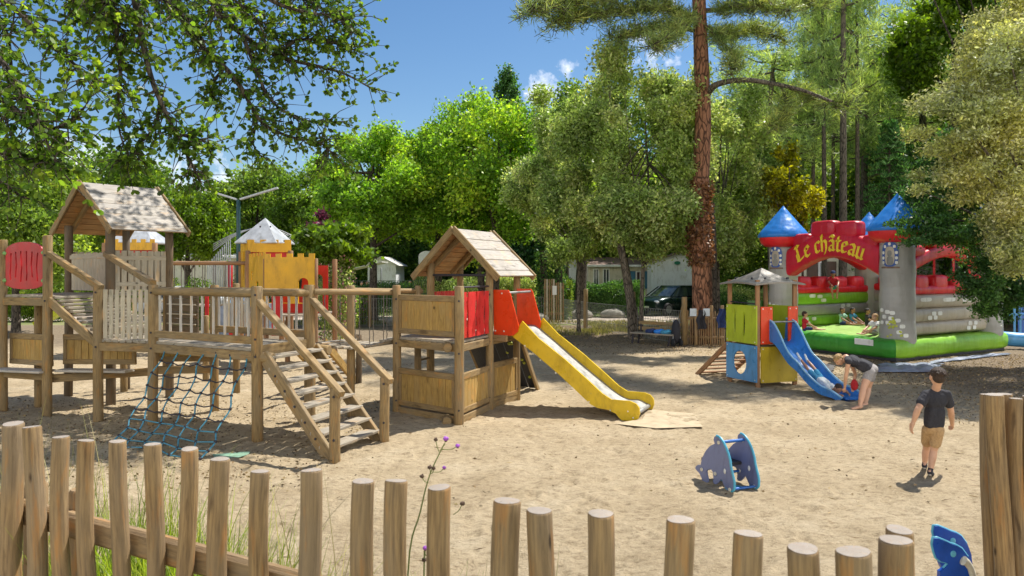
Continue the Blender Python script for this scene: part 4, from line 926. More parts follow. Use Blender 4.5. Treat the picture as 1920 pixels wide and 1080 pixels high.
# rear stair
R0 = up(gp(668, 714), 0); R1 = Vector((-3.2, 13.2, .95)); W_ = Vector((-.62, .1, 0))
for o_ in (Vector((0, 0, 0)), W_): m = MB(); m.beam(R1 + o_, R0 + o_ + Vector((0, 0, -.03)), .05, .16); m.build('stringer', 'yellow_board', cf)
for i in range(7): f_ = (i + .4) / 7; c = lerp(R1, R0, f_); m = MB(); m.beam(c, c + W_, .15, .035); m.build('tread', 'grey_plank', cf)
m = MB(); m.beam(up((-3.28, 12.3, 0), 1.75), up((-2.75, 14.2, 0), .85), .07, .07); m.build('handrail', 'dark_post_wood', cf); post(cf, (-2.95, 14.9, 0), 0, .95, .06, 'dark_post_wood')
# cargo net
m = MB(); k_ = MB(); N7 = 7; tops = [lerp(P3, P4, .13 + .79 * i / 6) for i in range(N7)]; rows = 9; grid_ = []
for i, tp in enumerate(tops):
    colp = []
    for j in range(rows + 1):
        f_ = j / rows; z_ = 1.06 * (1 - f_) ** 1.35 * 1.0 + .02; fw = (f_ ** .9) * 1.12
        p = tp + Vector((-.02, -1, 0)).normalized() * fw * (1.0 + .04 * math.sin(i * 1.7)) + Vector((-.12 * f_, 0, 0)) + Vector((.03 * math.sin(j * 2 + i), 0, 0))
        colp.append(up(p, z_ + .012 * math.sin(i * 2.1 + j)))
    grid_.append(colp); m.tube(bez(colp, 3), .0105, 6)
    k_ = MB(); k_.ell(colp[0], .028, 8, 6); k_.build('knot', 'rope_dark', cf)
m.build('rope_net', 'rope_blue', cf); h_ = MB()
for j in range(1, rows + 1):
    pts = []
    for i in range(N7):
        pts.append(grid_[i][j])
        if i < N7 - 1: pts.append(lerp(grid_[i][j], grid_[i + 1][j], .5) + Vector((0, 0, -.022 if j < 7 else 0)))
    (h_ if j < 6 else m).tube(pts, .009, 5)
    for i in range(N7): k_ = MB(); k_.ell(grid_[i][j], .021, 7, 5); k_.build('knot', 'rope_dark', cf)
h_.build('cross_rope', 'rope_dark', cf)
m2 = MB()
for j in range(6, rows + 1): m2.tube([grid_[i][j] for i in range(N7)], .0095, 5)
m2.build('cross_rope', 'rope_blue', cf)
# hanging plank bridge to the slide tower
A = gp(744, 774); Bp = gp(861, 795); C = gp(918, 768); D = gp(969, 750); E = A + (C - Bp); Fp = E + (D - C); Lp = A + (C - Bp) * .6
b0 = P5 + Vector((.08, .0, 0)); b1 = A + Vector((-.08, .02, 0)); bw = Vector((.35, .72, 0)); pm = MB()
for i in range(11):
    f_ = (i + .5) / 11; z_ = DZ - .03 - .11 * math.sin(PI * f_); c = lerp(b0, b1, f_); pm.beam(up(c, z_ + RND.uniform(-.012, .012)), up(c + bw, z_ + RND.uniform(-.012, .012)), .105, .035)
pm.build('bridge_plank', 'grey_plank', cf)
ch = MB()
for o_ in (Vector((0, 0, 0)), bw):
    log(cf, up(b0 + o_ - (b1 - b0) * .02, 1.87), up(b1 + o_ + (b1 - b0) * .03, 1.84), .045, 'bridge_rail')
    for i in range(5):
        f_ = (i + .6) / 5.2; c = lerp(b0, b1, f_) + o_; z_ = DZ - .03 - .11 * math.sin(PI * f_)
        for k in range(16): za = z_ + (1.85 - z_) * k / 16; ch.tube([up(c, za), up(c + Vector((.004 * (-1) ** k, 0, 0)), za + (1.85 - z_) / 15)], .0075, 5, False)
ch.build('chain', 'rope_grey', cf); post(cf, b0 + bw, 0, 1.95, .06); post(cf, b1 + bw * .9, 0, 1.93, .05)

# ================================================================== SLIDE TOWER
st = thing('slide_tower', 'small wooden tower with pitched roof, red slats and a yellow slide', 'play tower', tuple(Bp))
post(st, A, 0, 1.95, .066); post(st, Bp, 0, 1.95, .07); post(st, C, 0, 2.25, .062); post(st, D, 0, 2.2, .06); post(st, E, 0, 2.35, .066); post(st, Fp, 0, 2.3, .062); post(st, Lp, 0, 1.2, .055)
ec = (C - E).normalized(); gable_roof(st, (-.93, 12.33, 0), (-.36, 13.60, 0), ec, .93, 2.83, 2.08, 9)
board_panel(st, A + Vector((.05, -.04, 0)), Bp - Vector((.06, -.05, 0)), 1.22, 1.81, 8); board_panel(st, A + Vector((.05, -.04, 0)), Bp - Vector((.06, -.05, 0)), .13, .70, 8)
board_panel(st, Bp + Vector((.03, .09, 0)), C - Vector((.02, .07, 0)), .13, .70, 7, bd='yellow_board'); board_panel(st, C + Vector((.04, .10, 0)), D - Vector((.01, .05, 0)), .10, .72, 8)
deck(st, (A, Bp, C, E), 1.17); deck(st, (E, C, D, Fp), 1.173)
for (a, b, z_) in ((A, Bp, 1.07), (Bp, C, 1.07), (C, D, 1.07), (E, Fp, 1.07), (A, Bp, .05), (Bp, C, .05), (C, D, .05)): m = MB(); m.beam(up(a, z_), up(b, z_), .058, .11); m.build('beam', 'post_wood', st)
log(st, up(Bp + Vector((-.16, -.0, 0)), 1.08), up(Bp + Vector((-.22, .5, 0)), 1.08), .07, 'log_end'); log(st, up(Bp + Vector((-.17, -.02, 0)), .03), up(Bp + Vector((-.22, .4, 0)), .03), .07, 'log_end')
for (p, zs) in ((A, (1.07, .2, 1.74)), (Bp, (1.0, .2, 1.74)), (C, (1.07, .2, 1.8)), (D, (1.07, .2))):
    for z_ in zs: m = MB(); m.pole(up(p, z_) + Vector((0, -.062, 0)), up(p, z_) + Vector((0, -.08, 0)), .015, n=10); m.build('bolt', 'rope_dark', st)
# red wavy slats
d_ = (C - Bp).normalized(); nn = d_.cross(Vector((0, 0, 1))); rs = MB(); a = Bp + d_ * .10; L = (C - Bp).length - .18
for i in range(6):
    x0 = L * (i + .5) / 6; hw = L / 6 * .40; wav = [(z_, .011 * math.sin(z_ * 17 + i * 1.3)) for z_ in np.linspace(1.2, 1.86, 14)]
    rs.plate([(x0 - hw + w_, z_) for z_, w_ in wav][::-1] + [(x0 + hw + w_, z_) for z_, w_ in wav], [], up(a + nn * .015 * (i % 2), 0), d_, (0, 0, 1), .022)
rs.beam(up(a, 1.32), up(a + d_ * L, 1.32), .02, .06); rs.beam(up(a, 1.76), up(a + d_ * L, 1.76), .02, .06); rs.build('red_slats', 'red_slat', st)
m = MB(); pickets(m, E + d_ * .08, Fp - d_ * .05, 1.20, 1.82, 7, .10); m.build('rear_red_slats', 'red_slat', st)
m = MB()
m.pole(up(Bp + d_ * .1, 1.93), up(C, 1.93), .014, n=8); m.pole(up(E, 2.10), up(C, 2.10), .02, n=8); m.build('bar', 'rope_dark', st)
for z_ in (.62, .85): m = MB(); m.pole(up(Lp, z_ + .1), up(E, z_ + .1), .018, n=8); m.build('rung', 'post_wood', st)
# slide
sd = Vector((.9, -.44, 0)).normalized(); NO = Vector((-.27, 12.2, 0)); FO = Vector((.08, 12.99, 0))
pts = [(971, 617), (980, 602), (1010, 634), (1060, 674), (1100, 710), (1130, 738), (1147, 749), (1165, 750.5), (1182, 752), (1193, 757), (1199, 765), (1200, 776), (1197, 785), (1191, 789), (1168, 788), (1162, 784), (1155, 775), (1140, 768), (1122, 765), (1108, 758), (1085, 736), (1050, 703), (1000, 660), (959, 629), (962, 620)]
prof = [PL(px, py, NO, sd)[:2] for px, py in pts]
sh_ = thing  # noqa
for O_ in (NO, FO):
    m = MB(); m.plate(prof, [], O_, sd, (0, 0, 1), .035); sp = m.build('slide_side', 'yellow_plastic', st)
    q = MB(); nn2 = sd.cross(Vector((0, 0, 1)))
    for (px, py) in ((985, 648), (1014, 675), (1043, 699), (1074, 727), (1105, 753), (1145, 769), (1178, 771), (1188, 783)):
        t_, z_ = PL(px, py, NO, sd)[:2]; c = up(O_ + sd * t_, z_); q.pole(c + nn2 * .012, c + nn2 * .026, .012, n=8)
    q.build('bolt', 'screw_white', sp)
bed = [(965, 612), (985, 628), (1040, 676), (1100, 727), (1130, 751), (1150, 761), (1172, 763), (1190, 772)]
bp = [PL(px, py, NO, sd)[:2] for px, py in bed]; bp = [(bp[0][0] - .3, bp[0][1] - .01)] + bp
m = MB(); pr_s = [Vector((t_, 0, z_)) for t_, z_ in bp]; sm_ = bez(pr_s, 5); across = FO - NO
vs = []; fs = []
for i, p in enumerate(sm_):
    for j in range(5):
        v_ = j / 4; c = NO + sd * p.x + across * v_; vs.append((c.x, c.y, p.z - .02 - .03 * math.sin(PI * v_)))
for i in range(len(sm_) - 1):
    for j in range(4): fs.append((i * 5 + j, i * 5 + j + 1, (i + 1) * 5 + j + 1, (i + 1) * 5 + j))
o0 = len(vs); vs += [(x, y, z_ - .018) for x, y, z_ in vs[:o0]]; fs += [tuple(k + o0 for k in f[::-1]) for f in fs]
m.add(vs, fs, None, True); m.build('slide_bed', 'steel', st)
t_, z_ = PL(1190, 778, NO, sd)[:2]; m = MB(); m.pole(up(NO + sd * t_, z_), up(FO + sd * t_, z_), .03, n=12); m.build('end_bar', 'steel', st)
# orange guards
gpts = [(926, 543), (953, 543.5), (957, 550), (973, 612), (971, 622), (963, 629), (927, 631)]
NO2 = C + Vector((.06, .08, 0)); pr2 = [PL(px, py, NO2, sd)[:2] for px, py in gpts]
for O_ in (NO2, D + Vector((.0, -.06, 0))):
    m = MB(); m.plate(pr2, [], O_, sd, (0, 0, 1), .03); g_ = m.build('slide_guard', 'orange_red', st)
    q = MB(); nn2 = sd.cross(Vector((0, 0, 1)))
    for (px, py) in ((930, 620), (946, 621), (942, 550)): t_, z_ = PL(px, py, NO2, sd)[:2]; c = up(O_ + sd * t_, z_); q.pole(c + nn2 * .012, c + nn2 * .026, .014, n=8)
    q.build('bolt', 'screw_white', g_)
t_, z_ = PL(955, 549, NO2, sd)[:2]; m = MB(); m.pole(up(NO2 + sd * t_, z_), up(D + sd * t_, z_), .018, n=10); m.build('grab_bar', 'steel', st)
m = MB(); m.beam(up(C + Vector((0, .05, 0)), 1.12), up(C + sd * .3, 1.12), .05, .1); m.beam(up(D, 1.12), up(D + sd * .3, 1.12), .05, .1); m.build('slide_bearer', 'post_wood', st)
# leaning climbing board at the back
uv_ = Vector((.32, .95, 0)).normalized(); m = MB()
a0 = D + uv_ * .1; a1 = D + uv_ * 1.25; c0 = Fp + uv_ * .1; c1 = Fp + uv_ * 1.25
for k in range(6):
    f0 = k / 6; f1 = (k + 1) / 6 - .01; m.beam(up(lerp(a0, c0, f0 / 1 + .08), 1.1), up(lerp(a1, c1, f0 + .08), .02), .17, .02, (0, 0, 1))
cb = m.build('climbing_wall', 'black_board', st)
for (a, b) in ((a0, a1), (c0, c1)): m = MB(); m.beam(up(a, 1.15), up(b, -.02), .05, .09); m.build('side_rail', 'post_wood', cb)
q = MB()
for k in range(9): f_ = RND.random(); g_ = RND.uniform(.1, .85); c = lerp(up(lerp(a0, c0, f_), 1.1), up(lerp(a1, c1, f_), .02), g_); q = MB(); q.ell(c + Vector((0, -.03, .0)), .03, 8, 6); q.build('climbing_hold', 'paint_lime', cb)
m = MB(); m.add([tuple(up(gp(x, y), .022)) for x, y in ((1150, 797), (1230, 806), (1318, 803), (1300, 778), (1215, 770), (1205, 788))] , [(0, 1, 2, 3, 4, 5)]); m.build('landing_mat', 'pad_sand', label='pale flat landing slab at the foot of the yellow slide', category='landing mat')
m = MB(); m.add([tuple(up(gp(x, y), .027)) for x, y in ((398, 856), (470, 850), (466, 856), (448, 862), (405, 866))], [tuple(range(5))[::-1]]); m.build('green_matting', 'green_mat', label='strip of faded green matting half buried in the sand by the rope net', category='matting')

# ================================================================== YELLOW CASTLE PLAYHOUSE behind
def cren(w_, z0, z1, n, d=.10, arch=None):
    p = [(0, z0), (w_, z0), (w_, z1)]; s_ = w_ / (2 * n + 1)
    for k in range(2 * n + 1):
        x1 = w_ - s_ * (k + 1); zt = z1 if k % 2 == 0 else z1 - d
        zt2 = z1 - d if k % 2 == 0 else z1
        p.append((x1, zt))
        if k < 2 * n: p.append((x1, zt2))
    return p[:-1] + [(0, z1)]
def archh(xc, z0, w_, h_, n=8): return [(xc - w_ / 2, z0), (xc + w_ / 2, z0)] + [(xc + w_ / 2 * math.cos(PI * k / n), z0 + h_ - w_ / 2 + w_ / 2 * math.sin(PI * k / n)) for k in range(n + 1)]
pc = thing('castle_playhouse', 'yellow and red castle playhouse with a grey pointed roof behind the walkway', 'playhouse', tuple(at(500, 18)))
Yc = 19.5; x_ = lambda px, Y=Yc: (px - 960) / F * Y
tw = [(x_(465, 19.8), 19.8), (x_(452, 20.9), 20.9), (x_(528, 21), 21), (x_(545, 19.9), 19.9)]
for (x, y) in tw: post(pc, (x, y, 0), 0, 2.7, .07, 'brown_post')
def wallp(parent, a, b, prof_, holes, mat, name, th=.03):
    a = Vector((a[0], a[1], 0)); b = Vector((b[0], b[1], 0)); m = MB(); L = (b - a).length; m.plate([(x * L, z_) for x, z_ in prof_], [[(x * L, z_) for x, z_ in h_] for h_ in holes], a, b - a, (0, 0, 1), th); return m.build(name, mat, parent)
cr = lambda z0, z1, n, d=.09: cren(1.0, z0, z1, n, d)
wallp(pc, tw[0], tw[3], cr(2.66, 2.98, 3), [], 'castle_yellow', 'battlement'); wallp(pc, tw[1], tw[0], cr(1.75, 2.98, 3), [archh(.5, 1.9, .18, .8)], 'castle_yellow', 'battlement'); wallp(pc, tw[3], tw[2], cr(2.66, 2.98, 3), [], 'castle_yellow', 'battlement'); wallp(pc, tw[1], tw[2], cr(2.66, 2.98, 3), [], 'castle_yellow', 'battlement')
wallp(pc, (tw[0][0], tw[0][1] + .08), (tw[3][0], tw[3][1] + .08), [(0, 2.2), (1, 2.2), (1, 2.66), (0, 2.66)], [], 'red_paint', 'red_panel')
def pyr(parent, cx, cy, z0, z1, r, n, mat, rot=PI / 4, sag=0, name='roof', scal=0):
    m = MB()
    for k in range(n):
        a0 = rot + 2 * PI * k / n; a1 = rot + 2 * PI * (k + 1) / n
        p0 = Vector((cx + r * math.cos(a0), cy + r * math.sin(a0), z0)); p1 = Vector((cx + r * math.cos(a1), cy + r * math.sin(a1), z0)); ap = Vector((cx, cy, z1)); nu = 6; vs = []; 
        for i in range(nu + 1):
            for j in range(nu + 1):
                e_ = lerp(p0, p1, j / nu); q = lerp(ap, e_, i / nu); q.z -= sag * math.sin(PI * (i / nu) * .9) + scal * math.sin(PI * j / nu) * (-(i / nu) ** 3); vs.append(q)
        fs = [(i * (nu + 1) + j, (i + 1) * (nu + 1) + j, (i + 1) * (nu + 1) + j + 1, i * (nu + 1) + j + 1) for i in range(nu) for j in range(nu)]
        o0 = len(vs); vs = vs + [v - Vector((0, 0, .03)) for v in vs]; fs = fs + [tuple(x + o0 for x in f[::-1]) for f in fs]
        ed = [nu * (nu + 1) + j for j in range(nu + 1)]; fs += [(ed[j], ed[j] + o0, ed[j + 1] + o0, ed[j + 1]) for j in range(nu)]
        m.add(vs, fs, None, False)
    return m.build(name, mat, parent)
cx = sum(t_[0] for t_ in tw) / 4; cy = sum(t_[1] for t_ in tw) / 4
rf = pyr(pc, cx, cy, 2.92, 3.58, .80, 4, 'tower_grey_roof', PI / 4 - .15)
q = MB()
for (px, py) in ((488, 425), (507, 425), (472, 449), (533, 452)): q.ell(W(px, py, 19.95), .025, 8, 6)
q.build('bolt', 'rope_dark', rf)
f0 = (x_(497, 17.3), 17.3); f1 = (x_(590, 17.0), 17.0); f2 = (x_(468, 19.2), 19.2)
wallp(pc, f0, f1, cr(1.45, 2.56, 4, .08), [archh(.78, 1.47, .20, .55), archh(.26, 1.47, .42, .28)], 'castle_yellow', 'castle_front'); wallp(pc, f2, f0, cr(1.3, 2.60, 4, .08), [archh(.55, 1.45, .16, .5), archh(.2, 1.95, .1, .22)], 'castle_yellow', 'castle_side')
wallp(pc, (f0[0] + .1, f0[1] + .8), (f1[0] + .1, f1[1] + .8), [(0, 1.2), (1, 1.2), (1, 2.3), (.5, 2.3), (.45, 1.7), (0, 1.6)], [archh(.8, 1.4, .2, .7)], 'red_paint', 'red_panel')
for p in (f0, f1, (f1[0] + .2, f1[1] + 1), (f0[0] + .2, f0[1] + 1)): post(pc, (p[0], p[1] + .06, 0), 0, 2.45, .06, 'brown_post')
for (xa, xb, za, zb, Y) in ((510, 527, .75, 1.75, 17.0), (385, 391, .8, 1.7, 16), (430, 446, .55, .95, 16.5)):
    m = MB(); m.plate([((xa - 960) / F * Y, za), ((xb - 960) / F * Y, za), ((xb - 960) / F * Y, zb), ((xa - 960) / F * Y, zb)], [], (0, Y, 0), (1, 0, 0), (0, 0, 1), .06); m.build('red_post', 'red_paint', pc)
deck(pc, (Vector((f2[0] - .2, 18.8, 0)), Vector((f0[0], 17.3, 0)), Vector((f1[0], 17.1, 0)), Vector((f1[0], 18.9, 0))), 1.2)
pickm = MB(); pickets(pickm, Vector((x_(420, 17.8), 17.8, 0)), Vector((x_(470, 17.2), 17.2, 0)), .9, 1.7, 8, .09); pickm.build('picket_panel', 'white_picket', pc)
# left half with its own tower and the rope bridge between
t2 = [(x_(196, 20), 20), (x_(290, 20), 20), (x_(285, 21.2), 21.2), (x_(205, 21.2), 21.2)]
for (x, y) in t2: post(pc, (x, y, 0), 0, 2.9, .07, 'brown_post')
wallp(pc, t2[0], t2[1], cr(2.72, 3.0, 5), [], 'castle_yellow', 'battlement'); wallp(pc, t2[3], t2[2], cr(2.72, 3.0, 5), [], 'castle_yellow', 'battlement'); wallp(pc, (t2[0][0], 20.1), (t2[1][0], 20.1), [(0, 2.3), (1, 2.3), (1, 2.72), (0, 2.72)], [], 'red_paint', 'red_panel')
pyr(pc, (t2[0][0] + t2[1][0]) / 2, 20.6, 2.93, 3.5, .85, 4, 'tower_grey_roof', PI / 4)
deck(pc, [Vector((x, y, 0)) for x, y in t2], 1.4)
log(pc, up((t2[1][0], 20.0, 0), 2.38), up((tw[0][0], 19.9, 0), 2.38), .05, 'bridge_rail', 'brown_post'); log(pc, up((t2[1][0], 20.9, 0), 2.38), up((tw[1][0], 20.8, 0), 2.38), .05, 'bridge_rail', 'brown_post')
m = MB(); n2 = MB()
for o_ in (20.0, 20.85):
    for k in range(9):
        f_ = (k + .5) / 9; x = t2[1][0] + (tw[0][0] - t2[1][0]) * f_; m.tube([(x, o_, 2.36), (x, o_, 1.45 - .15 * math.sin(PI * f_))], .012, 5)
for k in range(16):
    f_ = (k + .5) / 16; x = t2[1][0] + (tw[0][0] - t2[1][0]) * f_; z_ = 1.42 - .15 * math.sin(PI * f_); n2.beam((x, 19.98, z_), (x, 20.87, z_), .12, .035)
m.build('chain', 'rope_grey', pc); n2.build('bridge_plank', 'grey_plank', pc)
# green slide of the playhouse seen under the ramp
m = MB(); m.grid(lambda u, v: Vector((x_(60, 16.5) + u * 1.0, 16.5 + .5 * v, .95 + u * .55 + .12 * (2 * v - 1) ** 4)), 10, 6); m.build('green_slide', 'lime_panel', pc)
# ================================================================== LITTLE PLAYHOUSE with blue slide
th = R(20); K = Vector((4.58, 14.43, 0)); rd = Vector((math.cos(th), math.sin(th), 0)); ld = Vector((-math.sin(th), math.cos(th), 0)); s_ = .85
Kr = K + rd * s_; Kl = K + ld * s_; Kb = K + (rd + ld) * s_
ph = thing('toddler_slide_house', 'small toddler play house with grey canopy, lime and blue panels and a blue slide', 'playhouse', tuple(K))
for p in (K, Kr, Kl, Kb): m = MB(); m.beam(up(p, -.1), up(p, 2.0), .075, .075, (0, 1, 0)); m.build('post', 'brown_post', ph)
cen = K + (rd + ld) * s_ / 2
rf = pyr(ph, cen.x, cen.y, 1.94, 2.23, .80, 4, 'roof_grey', th + PI / 4, .035, scal=.035)
q = MB()
for k in range(4):
    for f_ in (-.25, .25):
        a_ = th + PI / 2 * k; c = cen + Vector((math.cos(a_), math.sin(a_), 0)) * .42 + Vector((-math.sin(a_), math.cos(a_), 0)) * f_; q.ell(up(c, 2.03), .022, 8, 6)
q.build('bolt', 'rope_dark', rf)
def oval(cx, cy, rx, ry, n=24): return [(cx + rx * math.cos(2 * PI * k / n), cy + ry * math.sin(2 * PI * k / n)) for k in range(n)]
def panel(parent, a, b, z0, z1, mat, name='panel', holes=(), th_=.022, off=.045, dots=True):
    a = Vector(a); b = Vector(b); d = (b - a).normalized(); n_ = d.cross(Vector((0, 0, 1))); L = (b - a).length; m = MB()
    m.plate([(0, z0), (L, z0), (L, z1), (0, z1)], holes, a + n_ * off, d, (0, 0, 1), th_); o = m.build(name, mat, parent)
    if dots:
        q = MB()
        for x in (.04, L - .04):
            for z_ in (z0 + .04, z1 - .04): c = a + d * x + n_ * (off + th_ / 2 - .002) + Vector((0, 0, z_)); q.pole(c, c + n_ * .008, .014, n=8)
        q.build('screw', 'screw_white', o)
    return o
# seen faces: left face runs Kl -> K, right face K -> Kr
panel(ph, Kl - ld * -.04, K - ld * .04, .80, 1.52, 'lime_panel', holes=[oval(.27, 1.2, .028, .24), oval(.56, 1.16, .028, .24)])
panel(ph, Kl - ld * -.04, K - ld * .04, .09, .77, 'blue_panel', holes=[oval(.43, .42, .20, .225)])
panel(ph, K + rd * .04, K + rd * .30, .80, 1.50, 'orange_red'); panel(ph, K + rd * .66, Kr + rd * .03, .80, 1.50, 'orange_red')
panel(ph, K + rd * .04, Kr + rd * .02, .08, .75, 'ochre_panel'); panel(ph, Kb, Kb - rd * .4, .8, 1.58, 'dark_green_panel'); panel(ph, Kr, Kb, .8, 1.5, 'lime_panel'); panel(ph, Kr, Kb, .1, .75, 'ochre_panel')
deck(ph, (Kl, K, Kr, Kb), .78, mat='dark_post_wood')
m = MB(); m.pole(up(K + ld * .0 - rd * .0, 1.55), up(Kl, 1.57), .012, n=8); m.build('bar', 'rope_dark', ph)
# ramp behind
m = MB(); q = MB()
for k in range(8):
    f0 = (k + .5) / 8; m.beam(up(Kl + ld * (.05 + 1.0 * f0), .72 * (1 - f0) + .01), up(Kb + ld * (.05 + 1.0 * f0), .72 * (1 - f0) + .01), .12, .03)
rm = m.build('ramp', 'brown_post', ph)
for p in (Kl, Kb): q = MB(); q.beam(up(p + ld * .03, .76), up(p + ld * 1.15, -.02), .045, .10); q.build('side_rail', 'brown_post', rm)
# blue slide: trough swept down -ld from the right face
SO = K + rd * .50
cl = [(-.12, .84), (.1, .83), (.28, .74), (.55, .50), (.80, .37), (1.05, .20), (1.35, .06), (1.62, .035), (1.86, .03)]
rimh = [.42, .40, .32, .20, .17, .16, .15, .12, .04]
path = bez([Vector((t_, 0, z_)) for t_, z_ in cl], 5); rh = bez([Vector((0, 0, h_)) for h_ in rimh], 5); nP = len(path)
def trough(i, j):
    p = path[i]; hh = max(rh[i].z, .03); hw = .235
    prof_ = [(-hw - .02, hh), (-hw, hh * .6), (-hw + .015, .05), (-hw + .06, .005), (0, -.008), (hw - .06, .005), (hw - .015, .05), (hw, hh * .6), (hw + .02, hh)]
    x, z_ = prof_[j]; return SO - ld * p.x + rd * x + Vector((0, 0, p.z + z_))
vs = [trough(i, j) for i in range(nP) for j in range(9)]; fs = [(i * 9 + j, i * 9 + j + 1, (i + 1) * 9 + j + 1, (i + 1) * 9 + j) for i in range(nP - 1) for j in range(8)]
o0 = len(vs); vs2 = [v + Vector((0, 0, -.02)) for v in vs]; fs2 = [tuple(k + o0 for k in f[::-1]) for f in fs]
m = MB(); m.add(vs + vs2, fs + fs2, None, True); bs = m.build('slide', 'slide_blue', ph)
for j in (0, 8): q = MB(); q.tube([trough(i, j) for i in range(nP)], .019, 8); q.build('slide_rim', 'slide_rim', bs)
for j in (0, 8):
    q = MB(); sg = -1 if j == 0 else 1; vs = []
    for i in range(nP):
        p = trough(i, j); vs += [p + rd * .022 * sg, Vector((p.x, p.y, max(p.z - max(.10, rh[i].z * .95), .0))) + rd * .022 * sg]
    q.add(vs, [(2 * i, 2 * i + 1, 2 * i + 3, 2 * i + 2) for i in range(nP - 1)], None, True); q.build('slide_side', 'slide_blue', bs)
m = MB(); m.pole(up(SO - ld * .12 - rd * .24, 1.22), up(SO - ld * .12 + rd * .24, 1.22), .016, n=8); m.build('grab_bar', 'steel', ph)

# ================================================================== BOUNCY CASTLE
T1 = Vector((9.47, 19.0, 0)); a_ = Vector((-.393, .919, 0)); b_v = Vector((.84, .541, 0)); AL, BL = 3.92, 4.25
T2 = T1 + a_ * AL; T3 = T2 + b_v * BL; T4 = T1 + b_v * BL
bc = thing('bouncy_castle', 'large inflatable bouncy castle with blue cone turrets and red arch over a green base', 'bouncy castle', tuple(T1))
def sweep(mb, path, w, h, n=20, e=.55, closed=False):
    """superellipse section, h upright, swept along a ground path"""
    P = [Vector(p) for p in path]; rg = []; ln = [0]
    for i, p in enumerate(P):
        d = P[min(i + 1, len(P) - 1)] - P[max(i - 1, 0)]; d.z = 0; d.normalize(); sx = d.cross(Vector((0, 0, 1)))
        hh = h(i) if callable(h) else h; ww = w(i) if callable(w) else w; row = []
        for k in range(n):
            u = 2 * PI * k / n; c, s0 = math.cos(u), math.sin(u)
            row.append(p + sx * math.copysign(abs(c) ** e, c) * ww / 2 + Vector((0, 0, math.copysign(abs(s0) ** e, s0) * hh / 2)))
        rg.append(row); ln.append(ln[-1] + .1)
    mb.rings(rg, ln[:-1], True, True, 1)
def puff(f_, seams, d=.06):
    x = (f_ * seams) % 1.0; return 1 - d * (1 - min(1, 4 * x * (1 - x)) ** .5)
def turret(T, name='turret'):
    m = MB(); pr_ = [(.40, .35), (.425, .5)] + [(.405 + .012 * math.sin(k * 1.7), .5 + k * .2) for k in range(1, 12)] + [(.40, 2.86), (.38, 2.92)]; m.lathe(pr_, T, 32); o = m.build(name, 'vinyl_grey', bc)
    m = MB(); vs = []; prof_ = [(.40, 2.87), (.52, 2.90), (.62, 2.98), (.66, 3.08), (.665, 3.16)]
    m.lathe(prof_, T, 32); m.build('turret_band', 'vinyl_red', o)
    m = MB(); rg = []; prc = [(.665, 3.15), (.70, 3.17), (.685, 3.24), (.60, 3.36), (.46, 3.53), (.315, 3.71), (.165, 3.89), (.065, 4.01), (.012, 4.08)]
    for i, (r_, z_) in enumerate(prc):
        rg.append([T + Vector(((r_ * (1 + (.028 if i < 4 else .012) * abs(math.sin(8 * u + .3)) ** .5 * (1 if i else 0))) * math.cos(u), (r_ * (1 + (.028 if i < 4 else .012) * abs(math.sin(8 * u + .3)) ** .5 * (1 if i else 0))) * math.sin(u), z_)) for u in [2 * PI * k / 96 for k in range(96)]])
    m.rings(rg, [i * .1 for i in range(len(rg))], True, True, 1); m.build('turret_roof', 'vinyl_blue', o); return o
TO = [turret(T) for T in (T1, T2, T3, T4)]
# base
C0 = T1 - b_v * .66 - a_ * .42; Cl = C0 + a_ * (AL + 1.2); Cr = C0 + b_v * 5.35; Cb = Cl + b_v * 5.35
def rect_path(cs, n, inset=0):
    out = []
    for i in range(len(cs)):
        p, q = cs[i], cs[(i + 1) % len(cs)]
        out += [lerp(p, q, k / n) for k in range(n)]
    return out
bw_ = .62
cc_ = (C0 + Cb) / 2; inn_ = lambda p: p + (a_ * (1 if (cc_ - p).dot(a_) > 0 else -1) + b_v * (1 if (cc_ - p).dot(b_v) > 0 else -1)) * bw_ * .5
lp_ = [inn_(p) for p in (C0, Cr, Cb, Cl)]; m = MB(); ns_ = 48; rg = []; sid = []
for si in range(4):
    p, q = lp_[si], lp_[(si + 1) % 4]; dpre = (lp_[si] - lp_[si - 1]).normalized(); dd_ = (q - p).normalized()
    for k in range(ns_):
        f_ = k / ns_; ce = lerp(p, q, f_) + Vector((0, 0, .29)); t_ = (dd_ + dpre).normalized() if k == 0 else dd_; sxv = t_.cross(Vector((0, 0, 1))); kw2 = 1.30 if k == 0 else (1.06 if k in (1, ns_ - 1) else 1); pf_ = puff(f_, 7, .10) if 2 < k < ns_ - 2 else .97
        rg.append([ce + sxv * math.copysign(abs(math.cos(2 * PI * u / 20)) ** .6, math.cos(2 * PI * u / 20)) * bw_ / 2 * kw2 + Vector((0, 0, math.copysign(abs(math.sin(2 * PI * u / 20)) ** .6, math.sin(2 * PI * u / 20)) * .25 * pf_)) for u in range(20)]); sid.append(si)
rg.append(rg[0]); m.rings(rg, [i * .1 for i in range(len(rg))], True, False, 1); bo = m.build('base_cushion', 'vinyl_green', bc); bo.data.materials.append(MATS['vinyl_lime'])
bo.data.polygons.foreach_set('material_index', [1 if sid[k // 20] == 0 else 0 for k in range(len(bo.data.polygons))])
m = MB(); sk = .3
def fl(u, v):
    p = C0 + a_ * (.3 + (AL + .6) * u) + b_v * (.25 + 4.85 * v); return Vector((p.x, p.y, .515 + .045 * abs(math.sin(v * PI * 7)) ** .6 + .01 * math.sin(u * 20)))
m.grid(fl, 30, 84); m.build('bounce_floor', 'vinyl_floor', bc)
